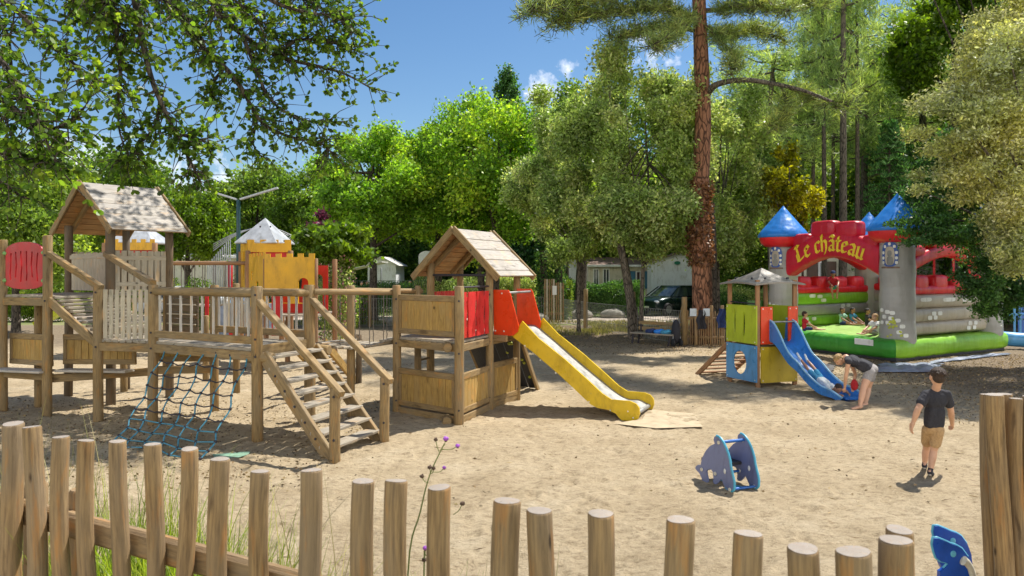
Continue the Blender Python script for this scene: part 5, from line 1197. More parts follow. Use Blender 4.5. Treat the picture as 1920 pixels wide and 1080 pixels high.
m = MB(); pa = [C0, Cl, Cb, Cr]; m.add([tuple(up(p + ((C0 + Cb) / 2 - p) * .03, .02)) for p in pa] + [tuple(up(p + ((C0 + Cb) / 2 - p) * .03, .12)) for p in pa], [(0, 4, 5, 1), (1, 5, 6, 2), (2, 6, 7, 3), (3, 7, 4, 0)]); m.build('underside', 'tarp_black', bc)
# walls
def wall_tier(p, q, z, h, mat, w_=.42, name='wall_tube'):
    m = MB(); n_ = 24; sweep(m, [lerp(p, q, k / n_) + Vector((0, 0, z)) for k in range(n_ + 1)], lambda i: w_ * puff(i / n_, 4, .05), lambda i: h * 1.04, e=.62); return m.build(name, mat, bc)
def battl(p, q, z, h, n, mat, w_=.40, name='wall_battlement'):
    wall_tier(p, q, z + h * .22, h * .5, mat, w_ * 1.02, 'wall_top')
    for k in range(n):
        c = lerp(p, q, (k + .5) / n); d = (q - p).normalized(); M = Matrix((d, Vector((-d.y, d.x, 0)), Vector((0, 0, 1)))).transposed(); m = MB()
        m.ell(c + Vector((0, 0, z + h * .55)), ((q - p).length / n * .36, w_ * .5, h * .5), 20, 12, M, .45); m.build(name, mat, bc)
i1, i4 = T1 + b_v * .36, T4 - b_v * .3
for k, (z_, h_) in enumerate(((.74, .33), (1.07, .35), (1.42, .35))): wall_tier(i1, i4, z_, h_, 'vinyl_beige' if k < 3 else 'vinyl_grey')
battl(i1, i4, 1.60, .46, 4, 'vinyl_red')
j1, j4 = T2 + b_v * .36, T3 - b_v * .36
for k, (z_, h_) in enumerate(((.70, .34), (1.02, .34), (1.36, .36))): wall_tier(j1, j4, z_, h_, ('vinyl_lime', 'vinyl_grey', 'vinyl_lime')[k] if k != 1 else 'vinyl_grey')
battl(j1, j4, 1.52, .48, 4, 'vinyl_red')
k1, k4 = T3 - a_ * .36, T4 + a_ * .36
for z_, h_ in ((.74, .35), (1.08, .35), (1.42, .35)): wall_tier(k1, k4, z_, h_, 'vinyl_grey')
battl(k1, k4, 1.58, .46, 4, 'vinyl_red')
# arches
def arch(p, q, z0, rise, h, w_, mat, name='arch', n_=36, hend=None):
    m = MB(); hend = hend or h
    zf = lambda f_: z0 + rise * math.sin(PI * f_) + (h + (hend - h) * abs(2 * f_ - 1)) / 2
    sweep(m, [lerp(p, q, k / n_) + Vector((0, 0, zf(k / n_))) for k in range(n_ + 1)], w_, lambda i: (h + (hend - h) * abs(2 * i / n_ - 1)), e=.5, n=28); return m.build(name, mat, bc), zf
q1, q2 = T1 + a_ * .36, T2 - a_ * .36
ar, zf = arch(q2, q1, 2.02, .52, .66, .46, 'vinyl_crimson', 'front_arch', hend=.80)
for (f_, z_, wd_, h_) in ((.16, 3.00, .66, .46), (.40, 3.32, .86, .46), (.66, 3.26, .74, .46), (.90, 2.92, .5, .36)):
    c = lerp(q2, q1, f_); M = Matrix((a_, Vector((-a_.y, a_.x, 0)), Vector((0, 0, 1)))).transposed(); m = MB(); m.ell(c + Vector((0, 0, z_)), (wd_ / 2, .21, h_ / 2), 24, 14, M, .45); m.build('merlon', 'vinyl_crimson', ar)
ar2, _z = arch(T1 + b_v * .36, T4 - b_v * .2, 2.12, .42, .34, .36, 'vinyl_red', 'side_arch')
for f_ in (.1, .35, .6): c = lerp(i1, i4, f_); M = Matrix((b_v, Vector((-b_v.y, b_v.x, 0)), Vector((0, 0, 1)))).transposed(); m = MB(); m.ell(c + Vector((0, 0, 2.12 + .42 * math.sin(PI * f_) + .42)), (.34, .17, .16), 20, 12, M, .5); m.build('merlon', 'vinyl_red', ar2)
for f_ in (.12, .36, .62, .85):
    c = lerp(i1, i4, f_); m = MB(); m.beam(up(c, 1.9), up(c, 2.2 + .4 * math.sin(PI * f_)), .06, .02, (0, 1, 0)); m.build('strap', 'vinyl_red', ar2)
arch(T2 + b_v * .36, T3 - b_v * .36, 2.2, .42, .34, .34, 'vinyl_red', 'rear_arch'); 
# lettering in broad-nib strokes
GLY = {'L': ([[(.22, 1.5), (.22, .12)], [(-.02, .1), (.3, .02), (.85, .2)], [(-.05, 1.28), (.22, 1.5), (.5, 1.35)], [(.06, .75), (.06, .2)]], .95),
 'e': ([[(.12, .15), (.12, .82)], [(.12, .82), (.42, 1.0), (.62, .72)], [(.62, .72), (.14, .48)], [(.12, .15), (.34, 0), (.64, .17)]], .78),
 'c': ([[(.12, .15), (.12, .82)], [(.12, .82), (.42, 1.0), (.62, .86)], [(.12, .15), (.34, 0), (.62, .17)]], .74),
 'h': ([[(.12, 1.5), (.12, .05), (.22, -.02)], [(.02, 1.38), (.2, 1.5)], [(.12, .8), (.4, 1.0), (.6, .8), (.6, .15), (.42, -.22)]], .82),
 'a': ([[(.1, .84), (.35, 1.0), (.58, .82), (.58, .1), (.74, .04)], [(.58, .56), (.16, .42), (.12, .16), (.32, 0), (.56, .2)]], .82),
 't': ([[(.22, 1.3), (.22, .15), (.4, 0), (.56, .14)], [(.02, .96), (.52, .96)]], .62),
 'u': ([[(.02, .88), (.14, .98), (.14, .15), (.36, 0), (.6, .22)], [(.5, .9), (.62, .98), (.62, .1), (.78, .04)]], .88),
 '^': ([[(.12, 1.2), (.36, 1.42), (.6, 1.2)]], 0)}
fdir = Vector((-.919, -.393, 0)); pos = 0; word = 'Le ch^ateau'; sc_ = .292; tot_ = sum(GLY[c][1] if c in GLY else .45 for c in word)
Lq = (q1 - q2).length
def sp_(x, y):
    """x,y in glyph units along the arch"""
    f_ = .5 + (x - tot_ / 2) * sc_ / Lq; base = 2.20 + .52 * math.sin(PI * f_) - .0
    tl = .52 * PI * math.cos(PI * f_) / Lq * .9   # slope of the arch
    nx_, nz_ = -tl, 1.0; l_ = math.hypot(nx_, nz_); return q2 + (q1 - q2) * f_ + (q1 - q2).normalized() * (nx_ / l_ * y * sc_) + Vector((0, 0, base + nz_ / l_ * y * sc_))
nib = Vector((math.cos(R(42)), math.sin(R(42)))) * .145
for chx in word:
    if chx == ' ': pos += .45; continue
    st_, adv = GLY[chx]; ltr = MB()
    for pl in st_:
        for (p, q) in zip(pl[:-1], pl[1:]):
            p = Vector(p); q = Vector(q); d = (q - p); nbb = nib if abs(nib.x * d.y - nib.y * d.x) > .02 else Vector((-d.y, d.x)).normalized() * .05
            quad = [p - nbb, q - nbb, q + nbb, p + nbb]
            if (quad[1] - quad[0]).cross(quad[2] - quad[1]) < 0: quad = quad[::-1]
            pf = [sp_(pos + v.x, v.y) for v in quad]; vs = [v + fdir * .238 for v in pf] + [v + fdir * .21 for v in pf]
            ltr.add(vs, [(0, 1, 2, 3), (7, 6, 5, 4), (0, 4, 5, 1), (1, 5, 6, 2), (2, 6, 7, 3), (3, 7, 4, 0)], None, False)
    pos += adv; ltr.build('letter' if adv else 'accent', 'paint_yellow', ar)
# painted stones and windows on the turrets
def cyl_patch(mb, T, r, ang, z, w_, h_, e=.5, n=16, off=.006, rows=3):
    rings_ = []
    for rr_ in (1.0, .55, .05):
        rings_.append([(ang + rr_ * w_ / 2 / r * math.copysign(abs(math.cos(u)) ** e, math.cos(u)), z + rr_ * h_ / 2 * math.copysign(abs(math.sin(u)) ** e, math.sin(u))) for u in [2 * PI * k / n for k in range(n)]])
    vs = [T + Vector(((r + off) * math.cos(a), (r + off) * math.sin(a), z_)) for rg_ in rings_ for a, z_ in rg_]
    fs = [(i * n + k, i * n + (k + 1) % n, (i + 1) * n + (k + 1) % n, (i + 1) * n + k) for i in range(2) for k in range(n)] + [tuple(2 * n + k for k in range(n))]
    mb.add(vs, fs, None, True)
for T, o, base in ((T1, TO[0], math.atan2(-19, -9.47) - .42), (T2, TO[1], math.atan2(-22.6, -7.93) - .55)):
    r_ = .418; fr = MB(); cyl_patch(fr, T, r_, base, 2.58, .40, .60, .7, 24, .006); fr.build('painted_window_frame', 'paint_blue', o)
    wn = MB(); cyl_patch(wn, T, r_, base, 2.54, .23, .46, .7, 24, .009); wn.build('painted_window', 'vinyl_beige', o)
    kn = MB(); cyl_patch(kn, T, r_, base + .02, 2.42, .15, .22, .6, 16, .012); cyl_patch(kn, T, r_, base, 2.60, .11, .15, .8, 16, .012); kn.build('painted_figure', 'paint_grey', o)
    stn = MB()
    for k in range(9):
        t_ = -.35 + 1.7 * k / 8; u = PI * (.5 + (t_ - .5) * 1.0) if 0 <= t_ <= 1 else None
        if k < 2 or k > 6: x = -.155 if k < 2 else .155; z_ = 2.38 + .11 * (k if k < 2 else 8 - k)
        else: u = PI - PI * (k - 2) / 4; x = .155 * math.cos(u); z_ = 2.62 + .21 * math.sin(u)
        cyl_patch(stn, T, r_, base + x / r_, z_, .065, .075, .7, 12, .014)
    stn.build('painted_stones', 'paint_white', o)
    sl_ = MB(); cyl_patch(sl_, T, r_, base, 2.26, .46, .045, .3, 12, .010); sl_.build('painted_sill', 'roof_tile', o)
    st2 = MB()
    for (dx, z_) in ((-.30, 1.22), (-.14, 1.18), (-.22, 1.06), (-.02, 1.16), (-.05, 1.03), (.10, .98), (-.30, .92), (.2, .84), (.13, .70), (.28, .62), (-.12, .92)): cyl_patch(st2, T, r_, base + .2 + dx / r_, z_, .125, .095, .6, 12, .008)
    st2.build('painted_blocks', 'paint_white', o)
    st3 = MB()
    for k in range(26): h_ = RND.random(); cyl_patch(st3, T, r_, base + .18 + RND.uniform(-.3, .26) * (1 - h_) / r_, .58 + h_ * .48, .06, .05, .8, 8, .012 + .001 * (k % 3))
    st3.build('painted_moss', 'paint_lime', o)
# pale stones painted on the wall tubes
def wall_stones(p, q, side, items, mat='paint_white'):
    d = (q - p).normalized(); n_ = Vector((-d.y, d.x, 0)) * side
    for f_, z_, w_ in items:
        c = p + (q - p) * f_ + n_ * .213; sgn = lambda x: math.copysign(abs(x) ** .55, x); m = MB(); m.plate([(w_ / 2 * sgn(math.cos(u)), .052 * sgn(math.sin(u))) for u in [2 * PI * k / 16 for k in range(16)]], [], up(c, z_), d, (0, 0, 1), .006); m.build('painted_block', mat, bc)
wall_stones(i1, i4, -1, [(.25, 1.1, .2), (.33, 1.1, .2), (.20, 1.0, .2), (.27, 1.0, .18), (.74, .80, .2), (.82, .80, .2), (.72, .68, .2), (.80, .68, .18), (.66, 1.42, .2), (.73, 1.42, .2), (.15, 1.46, .5), (.45, 1.44, .6)])
wall_stones(j1, j4, -1, [(.12, .76, .2), (.22, .76, .2), (.14, .64, .22), (.2, 1.44, .3), (.3, 1.42, .25), (.62, 1.12, .2), (.70, 1.12, .2), (.35, 1.3, .25)])
m = MB(); c = lerp(C0, Cl, .13) - b_v * .012; m.beam(up(c, .42) , up(lerp(C0, Cl, .24) - b_v * .012, .42), .012, .15); m.build('notice', 'paper', bc)
# loose tarps and blower hose beside the castle
def crumple(name, label, poly, z_, mat, cat='tarpaulin', seed=0, n=26):
    p0, p1, p2, p3 = [Vector(p) for p in poly]; m = MB(); rs = random.Random(seed); f1, f2, f3 = rs.uniform(9, 16), rs.uniform(7, 13), rs.random() * 6
    def fn(u, v):
        p = lerp(lerp(p0, p1, u), lerp(p3, p2, u), v); ed = min(1, 6 * min(u, 1 - u, v, 1 - v)); return Vector((p.x + .04 * math.sin(v * 20), p.y, .03 + z_ * ed * (abs(math.sin(u * f1 + 3 * v + f3)) * .6 + abs(math.sin(v * f2 + u * 5)) * .5)))
    m.grid(fn, n, n); o = m.build(name, mat); o['label'] = label; o['category'] = cat; return o
crumple('ground_tarp', 'grey crumpled tarpaulin spilling out in front of the castle corner', (gp(1640, 700), gp(1745, 700), gp(1770, 684), gp(1650, 684)), .06, 'tarp', seed=1)
crumple('ground_tarp', 'long pale tarpaulin strip lying along the right foot of the castle', (gp(1745, 684), gp(1890, 667), gp(1895, 664), gp(1745, 680)), .05, 'tarp', seed=2)
crumple('ground_tarp', 'dark tarpaulin and shoes heap left of the bending woman', (gp(1500, 690), gp(1560, 700), gp(1565, 688), gp(1505, 679)), .06, 'tarp_black', seed=3)
m = MB(); m.tube(bez([Vector((13.2, 21.6, .35)), Vector((13.9, 21.5, .28)), Vector((14.6, 21.2, .25))], 6), .2, 14); o = m.build('blower_tube', 'blue_panel'); o['label'] = 'blue air tube leaving the right end of the castle base'; o['category'] = 'air tube'
m = MB(); tp = (16.0, 24.0)
m.grid(lambda u, v: Vector((15.9 + 3 * u, 24.3 + .25 * math.sin(9 * u) * v, .0 + 1.9 * v - .12 * math.sin(u * 7))), 20, 8); o = m.build('blue_tarp', 'blue_tarp'); o['label'] = 'blue tarpaulin sheet hanging at the far right behind the castle'; o['category'] = 'tarpaulin'
bf = thing('blue_picket_fence', 'short blue picket fence at the right edge beyond the castle', 'fence', (14.8, 22.6, 0))
for k in range(12): m = MB(); x = 14.75 + .17 * k; m.beam((x, 22.7, -.03), (x, 22.7, 1.08), .07, .025, (0, 1, 0)); m.build('picket', 'blue_panel', bf)
m = MB(); m.beam((14.6, 22.74, .9), (16.8, 22.74, .9), .03, .06); m.build('rail', 'blue_panel', bf); m = MB(); m.beam((14.6, 22.74, .25), (16.8, 22.74, .25), .03, .06); m.build('rail', 'blue_panel', bf)

# ================================================================== LAMP, HOOP, TRAMPOLINE FRAME
lp = thing('lamp_post', 'dark green lamp post with two slim grey arms raised in a V', 'lamp post', (x_(447, 22), 22, 0))
m = MB(); m.pole((x_(447, 22), 22, 0), (x_(447, 22), 22, 4.2), .065, .055, 12); m.build('pole', 'lamp_green', lp)
for sx_ in (-1, 1):
    m = MB(); a = Vector((x_(447, 22), 22, 4.2)); b = a + Vector((sx_ * 1.12, 0, .34)); m.beam(a + (b - a) * .05, b, .13, .05); m.build('lamp_arm', 'lamp_grey', lp)
hp = thing('basketball_hoop', 'white basketball backboard on a pole behind the slide tower roof', 'basketball hoop', (x_(800, 44), 44, 0)); c = Vector((x_(800, 44), 44, 0))
m = MB(); m.pole(up(c, 0), up(c, 2.9), .07); m.build('pole', 'lamp_green', hp)
m = MB(); m.plate([(-.45, -.35), (.45, -.35), (.45, .1)] + [(.45 * math.cos(PI * k / 8), .1 + .3 * math.sin(PI * k / 8)) for k in range(9)] + [(-.45, .1)], [], up(c, 2.95) - Vector((0, .1, 0)), (1, 0, 0), (0, 0, 1), .04); bb = m.build('backboard', 'paint_white', hp)
m = MB(); o_ = up(c, 2.78) - Vector((0, .125, 0)); m.plate([(-.16, -.1), (.16, -.1), (.16, .14), (-.16, .14)], [[(-.13, -.07), (.13, -.07), (.13, .11), (-.13, .11)]], o_, (1, 0, 0), (0, 0, 1), .01); m.build('board_marking', 'paint_grey', bb)
m = MB(); m.tube([up(c, 2.68) + Vector((.22 * math.cos(k), -.36 + .22 * math.sin(k), 0)) for k in np.linspace(0, 2 * PI, 18)], .012, 6); m.build('rim', 'orange_red', hp)
tf = thing('trampoline_cage', 'bank of grey poles and arched hoops round a trampoline by the lamp post', 'trampoline', (x_(410, 31), 31, 0))
for k in range(12): m = MB(); x = x_(390 + 3.8 * k, 31 - .1 * k); m.pole((x, 31 - .1 * k, 0), (x, 31 - .1 * k, 2.5 + .09 * k), .022, n=8); m.build('pole', 'dull_steel', tf)
for k in range(4):
    m = MB(); m.tube([W(400 + 170 * t_, 470 - 4 * k - (44 - 5 * k) * math.sin(PI * t_ * (.9 + .05 * k)), 29 + k) for t_ in np.linspace(0, 1, 16)], .018, 6); m.build('hoop', 'dull_steel', tf)
m = MB(); m.pole((x_(432, 30), 30, 0), (x_(432, 30), 30, 2.45), .09); m.build('padded_post', 'red_paint', tf)
crumple('blue_cover', 'blue plastic cover heaped on the trampoline below the lamp post', (Vector((x_(425, 26), 26, .9)), Vector((x_(500, 26), 26, .9)), Vector((x_(490, 28), 28, .9)), Vector((x_(430, 28), 28, .9))), .25, 'blue_panel', seed=8)
o = bpy.data.objects['blue_cover']; o.location.z = 1.05
m = MB(); m.box((x_(465, 27), 27, .52), (1.6, 1.6, 1.04)); o = m.build('storage_box', 'tarp'); o['label'] = 'low dark storage box under the blue plastic cover'; o['category'] = 'box'

# ================================================================== CABINS, CAR
def cabin(name, label, x0, x1, Y, h, depth, mat, rf='roof_white', gable=False, wins=(), doors=(), ridge=.45, siding=True, cat='mobile home', oh=.25):
    o = thing(name, label, cat, (x0, Y, 0)); m = MB(); n = int((h - .3) / .16)
    m.add([(x0, Y, .3), (x1, Y, .3), (x1, Y, h), (x0, Y, h), (x0, Y + depth, .3), (x1, Y + depth, .3), (x1, Y + depth, h), (x0, Y + depth, h)], [(0, 1, 2, 3), (1, 5, 6, 2), (5, 4, 7, 6), (4, 0, 3, 7)])
    if siding:
        for k in range(n):
            z_ = .3 + (h - .3) * (k + .5) / n; m.add([(x0 - .012, Y - .028, z_ - .085), (x1 + .012, Y - .028, z_ - .085), (x1 + .012, Y - .006, z_ + .075), (x0 - .012, Y - .006, z_ + .075), (x0 - .012, Y - .005, z_ - .085), (x1 + .012, Y - .005, z_ - .085)], [(0, 1, 2, 3), (4, 5, 1, 0)])
    if gable: xm = (x0 + x1) / 2; m.add([(x0, Y - .004, h), (x1, Y - .004, h), (xm, Y - .004, h + ridge)], [(0, 1, 2)])
    m.build('wall', mat, o); s = MB(); s.box(((x0 + x1) / 2, Y + depth / 2, .15), (x1 - x0 - .1, depth - .1, .3)); s.build('skirting', 'shutter_brown', o)
    r = MB(); xm = (x0 + x1) / 2
    if gable:
        for sg in (-1, 1):
            a = Vector((xm, 0, h + ridge + .03)); b = Vector(((x0 - oh) if sg < 0 else (x1 + oh), 0, h - .06)); c = (a + b) / 2; r.beam(Vector((c.x, Y - .3, c.z)), Vector((c.x, Y + depth, c.z)), (b - a).length, .06, Vector((-(b - a).z, 0, (b - a).x)) * (1 if sg > 0 else -1))
    else:
        for sg in (-1, 1):
            a = Vector((0, Y + depth / 2, h + ridge)); b = Vector((0, Y - oh if sg < 0 else Y + depth + oh, h - .03)); c = (a + b) / 2
            r.beam(Vector((x0 - .2, c.y, c.z)), Vector((x1 + .2, c.y, c.z)), (b - a).length, .06, Vector((0, -(b - a).z, (b - a).y)) * (1 if sg > 0 else -1))
    r.build('roof', rf, o); fz = MB()
    if not gable: fz.beam((x0 - .2, Y - oh - .02, h - .05), (x1 + .2, Y - oh - .02, h - .05), .03, .12); fz.build('fascia', 'window_frame', o)
    for (wx0, wx1, z0, z1, sh_) in wins:
        f = MB(); f.plate([(wx0, z0), (wx1, z0), (wx1, z1), (wx0, z1)], [[(wx0 + .06, z0 + .06), ((wx0 + wx1) / 2 - .02, z0 + .06), ((wx0 + wx1) / 2 - .02, z1 - .06), (wx0 + .06, z1 - .06)], [((wx0 + wx1) / 2 + .02, z0 + .06), (wx1 - .06, z0 + .06), (wx1 - .06, z1 - .06), ((wx0 + wx1) / 2 + .02, z1 - .06)]], (0, Y - .05, 0), (1, 0, 0), (0, 0, 1), .05); wo = f.build('window', 'window_frame', o)
        g = MB(); g.add([(wx0 + .03, Y - .045, z0 + .03), (wx1 - .03, Y - .045, z0 + .03), (wx1 - .03, Y - .045, z1 - .03), (wx0 + .03, Y - .045, z1 - .03)], [(0, 1, 2, 3)]); g.build('pane', 'glass_dark', wo)
        if sh_:
            for xx in (wx0 - .24, wx1 + .24): q = MB(); q.box((xx, Y - .06, (z0 + z1) / 2), (.42, .04, z1 - z0)); q.build('shutter', sh_, wo)
    return o
X = lambda px, Y: (px - 960) / F * Y
cabin('cabin', 'long pale mint cabin left of the ivy trunks', X(985, 49), X(1066, 49), 49, 2.75, 4, 'mint_wall', wins=[(X(1040, 49), X(1058, 49), 1.5, 2.4, None)])
cabin('cabin', 'pale blue-grey cabin with its gable end behind the straight dark trunk', X(1062, 46.5), X(1117, 46.5), 46.5, 2.75, 6, 'white_wall', 'roof_white', True)
cabin('cabin', 'beige mobile home with blue shutters behind the clipped hedge', X(1103, 44), X(1222, 44), 44, 2.55, 4, 'beige_wall', 'roof_tile', wins=[(X(1112, 44), X(1123, 44), 1.2, 2.35, None), (X(1130, 44), X(1143, 44), 1.2, 2.35, None), (X(1192, 44), X(1208, 44), 1.2, 2.2, 'shutter_blue')])
cb_ = cabin('cabin', 'white clapboard mobile home with a green oval plaque behind the dark car', X(1222, 42.5), X(1330, 42.5), 42.5, 2.75, 5, 'white_wall', 'roof_tile', True)
m = MB(); m.plate(oval(0, 0, .17, .10, 18), [], W(1270, 493, 42.4), (1, 0, 0), (0, 0, 1), .04); m.build('plaque', 'sign_green', cb_)
cabin('cabin', 'cream cabin with brown shutters seen through the castle arch', X(1490, 33), X(1860, 33), 33, 3.6, 4, 'cream_wall', 'roof_tile', wins=[(X(1533, 33), X(1547, 33), 1.8, 2.6, 'shutter_brown')], siding=False)
cabin('cabin', 'low pale blue cabin with a white awning beyond the pink-flowering shrub', X(690, 50), X(742, 50), 50, 2.6, 4, 'white_wall', 'roof_white', True, ridge=.5)
aw = thing('awning', 'white sloping awning roof left of the low blue cabin', 'awning', (X(662, 47), 47, 0)); m = MB(); m.beam((X(662, 47), 47, 2.3), (X(722, 47), 47, 2.75), 2.4, .06); m.build('canopy', 'roof_white', aw)
for px in (664, 720): m = MB(); m.pole((X(px, 47), 46, 0), (X(px, 47), 46, 2.4), .05, n=8); m.build('leg', 'dull_steel', aw)
cabin('long_shed', 'long low beige shed behind the rope bridge of the play castle', X(318, 42), X(446, 42), 42, 3.0, 3, 'cream_wall', 'roof_white', siding=False, cat='shed', ridge=.15)
def car(name, label, mat, loc, rz):
    o = thing(name, label, 'car', loc, local=True); L, Wd = 4.2, 1.7
    st_ = [(-2.1, .55, .42, .72, .8), (-2.0, .95, .25, .82, .9), (-1.5, 1, .2, .92, .95), (-1.0, 1, .2, .98, 1), (0, 1, .2, .98, 1), (1.0, 1, .2, .98, 1), (1.5, 1, .2, .96, .97), (1.95, .95, .24, .92, .92), (2.1, .6, .38, .80, .84)]
    m = MB(); rg = []
    for x, kz, z0, z1, kw_ in st_:
        row = []
        for k in range(24):
            u = 2 * PI * k / 24; c, s0 = math.cos(u), math.sin(u); row.append(Vector((x, math.copysign(abs(c) ** .45, c) * Wd / 2 * kw_, (z0 + z1) / 2 + math.copysign(abs(s0) ** .5, s0) * (z1 - z0) / 2)))
        rg.append(row)
    m.rings(rg, [i * .4 for i in range(len(rg))], True, True, 1); m.build('body', mat, o)
    def cab(z0, z1, inset, name, mt, kx=1):
        m = MB(); lo = [(-1.15, Wd / 2 - .06), (1.75, Wd / 2 - .06)]; hi = [(-.35, Wd / 2 - .22), (1.35, Wd / 2 - .22)]
        t0 = (z0 - .95) / .5; t1 = (z1 - .95) / .5; rg = []
        for t_ in (t0, (t0 + t1) / 2, t1):
            xa = lo[0][0] + (hi[0][0] - lo[0][0]) * t_ - inset; xb = lo[1][0] + (hi[1][0] - lo[1][0]) * t_ + inset; wy = lo[0][1] + (hi[0][1] - lo[0][1]) * t_ + inset; row = []
            for k in range(24):
                u = 2 * PI * k / 24; c, s0 = math.cos(u), math.sin(u); row.append(Vector(((xa + xb) / 2 + math.copysign(abs(c) ** .35, c) * (xb - xa) / 2, math.copysign(abs(s0) ** .35, s0) * wy, .95 + .5 * t_)))
            rg.append(row)
        m.rings(rg, [0, .2, .4], True, True, 1); return m.build(name, mt, o)
    cab(.93, 1.40, 0, 'windows', 'glass_dark'); cab(1.38, 1.46, .02, 'roof', mat)
    for (xa, xb) in ((-1.12, -.38), (.25, .28), (1.72, 1.37)):
        for sy in (-1, 1): m = MB(); m.beam((xa, sy * (Wd / 2 - .055), .95), (xb, sy * (Wd / 2 - .205), 1.40), .05, .05); m.build('pillar', mat, o)
    for x in (-1.35, 1.3):
        for sy in (-1, 1):
            m = MB(); m.lathe([(.2, -.1), (.31, -.1), (.32, -.06), (.32, .06), (.31, .1), (.2, .1)], (x, sy * (Wd / 2 - .08), .31), 22, (0, 1, 0)); w_ = m.build('wheel', 'rubber', o); m = MB(); m.lathe([(.03, 0), (.19, 0), (.2, .02)], (x, sy * (Wd / 2 - .08) + (.08 if sy > 0 else -.10), .31), 16, (0, sy, 0)); m.build('hubcap', 'dull_steel', w_)
    for sy in (-1, 1): m = MB(); m.ell((-1.98, sy * .6, .68), (.12, .2, .08), 12, 8); m.build('headlight', 'headlamp', o)
    m = MB(); m.box((-2.11, 0, .42), (.02, .5, .11)); m.build('number_plate', 'plate_white', o)
    m = MB(); m.box((-2.08, 0, .6), (.04, .8, .1)); m.build('grille', 'rubber', o)
    o.rotation_euler = (0, 0, rz); return o
car('parked_car', 'dark green car parked in front of the white clapboard home', 'car_green', (X(1262, 39.5), 39.5, 0), R(38))
car('parked_car', 'white car parked beyond the rope bridge at the left', 'car_white', (X(345, 38), 38, 0), R(15))

# ---- hedges and shrubs
def hedge(name, label, p, q, h, dep, mat, n, L=.07, cat='hedge', wave=.12, extra=None):
    p = Vector((p[0], p[1], 0)); q = Vector((q[0], q[1], 0)); d = (q - p); nn_ = Vector((-d.y, d.x, 0)).normalized(); o = thing(name, label, cat, tuple(p))
    u = rng.random(n); v = rng.uniform(-.5, .5, n); ww = rng.random(n) ** .6
    top_ = h * (1 + wave * (noise2(u * d.length * 1.3 + 5, v * 2 + 3, 5) - .5) * 2); side = np.sqrt(np.clip(1 - (ww * .96) ** 4, 0, 1)) * (1 + .25 * (noise2(u * d.length * 2, ww * 4, 6) - .5))
    P = np.array(p)[None] + u[:, None] * np.array(d)[None] + (v * dep * side)[:, None] * np.array(nn_)[None]; P[:, 2] = ww * top_
    link('foliage', leaf_mesh('foliage', P, L, .55, mat, rng, org=ORG[o.name]), o)
    if extra: k = n // 7; ii_ = rng.choice(n, k); link('flowers', leaf_mesh('flowers', P[ii_] + rng.normal(size=(k, 3)) * .03 + np.array([0, -.05, .02]), L * .8, .8, extra, rng, org=ORG[o.name]), o)
    return o
hedge('hedge', 'dark clipped hedge in front of the beige mobile home', (X(1062, 38), 38), (X(1206, 37), 37), 1.62, 1.3, 'leaf_hedge', 34000, .08)
hedge('hedge', 'tall pale-tipped hedge behind the slide tower', (X(775, 37), 37), (X(1008, 37.5), 37.5), 1.85, 1.3, 'leaf_holm', 36000, .08)
hedge('hedge', 'low green hedge left of the slide tower behind the wire fence', (X(612, 37), 37), (X(778, 37), 37), 1.55, 1.3, 'leaf_hedge', 26000, .08)
hedge('hedge', 'trimmed pale hedge behind the toddler play house', (X(1350, 31), 31), (X(1470, 31), 31), 1.5, 1.2, 'leaf_holm', 22000, .07)
hedge('hedge', 'dark hedge behind the ivy trunks and slatted gate', (X(1000, 38.5), 38.5), (X(1066, 38.5), 38.5), 2.0, 1.4, 'leaf_dark', 16000, .08)
hedge('hedge', 'green hedge along the far side left of the play castle', (X(60, 40), 40), (X(330, 40), 40), 1.9, 1.4, 'leaf_mid', 26000, .1)
hedge('hedge', 'dark undergrowth bank right of the castle under the trees', (X(1560, 38), 38), (X(1960, 30), 30), 2.2, 2, 'leaf_dark', 40000, .11)
for (px, Y, w_, h_, mt, lb, ex) in ((640, 29.5, 1.3, 1.35, 'leaf_mid', 'loose green bush at the wire fence right of the play castle', None), (632, 22.6, .95, 2.15, 'leaf_holm', 'pink-flowering shrub beside the small lime green tree', 'petal_pink'), (668, 31.4, .8, 1.15, 'leaf_mid', 'small pink-flowering bush low at the wire fence', 'petal_pink'),
        (470, 31, 1.5, 1.6, 'leaf_lime', 'light green bush behind the lamp post foot', None), (375, 29, 1.1, 1.5, 'leaf_lime', 'light green bush under the rope bridge of the play castle', None), (1040, 35.4, 1.6, 2.2, 'leaf_mid', 'yellow-green bush behind the ivy trunks', None), (60, 34, 3.4, 1.4, 'leaf_lime', 'low bright bushes seen under the red slatted panel', None),
        (1380, 29, 1.2, 1.1, 'leaf_dark', 'dark shrub just left of the play house canopy', None)):
    hedge('shrub', lb, (X(px, Y) - w_ / 2, Y), (X(px, Y) + w_ / 2, Y), h_, 1.0, mt, int(6500 * w_), .085, 'shrub', .35, ex)

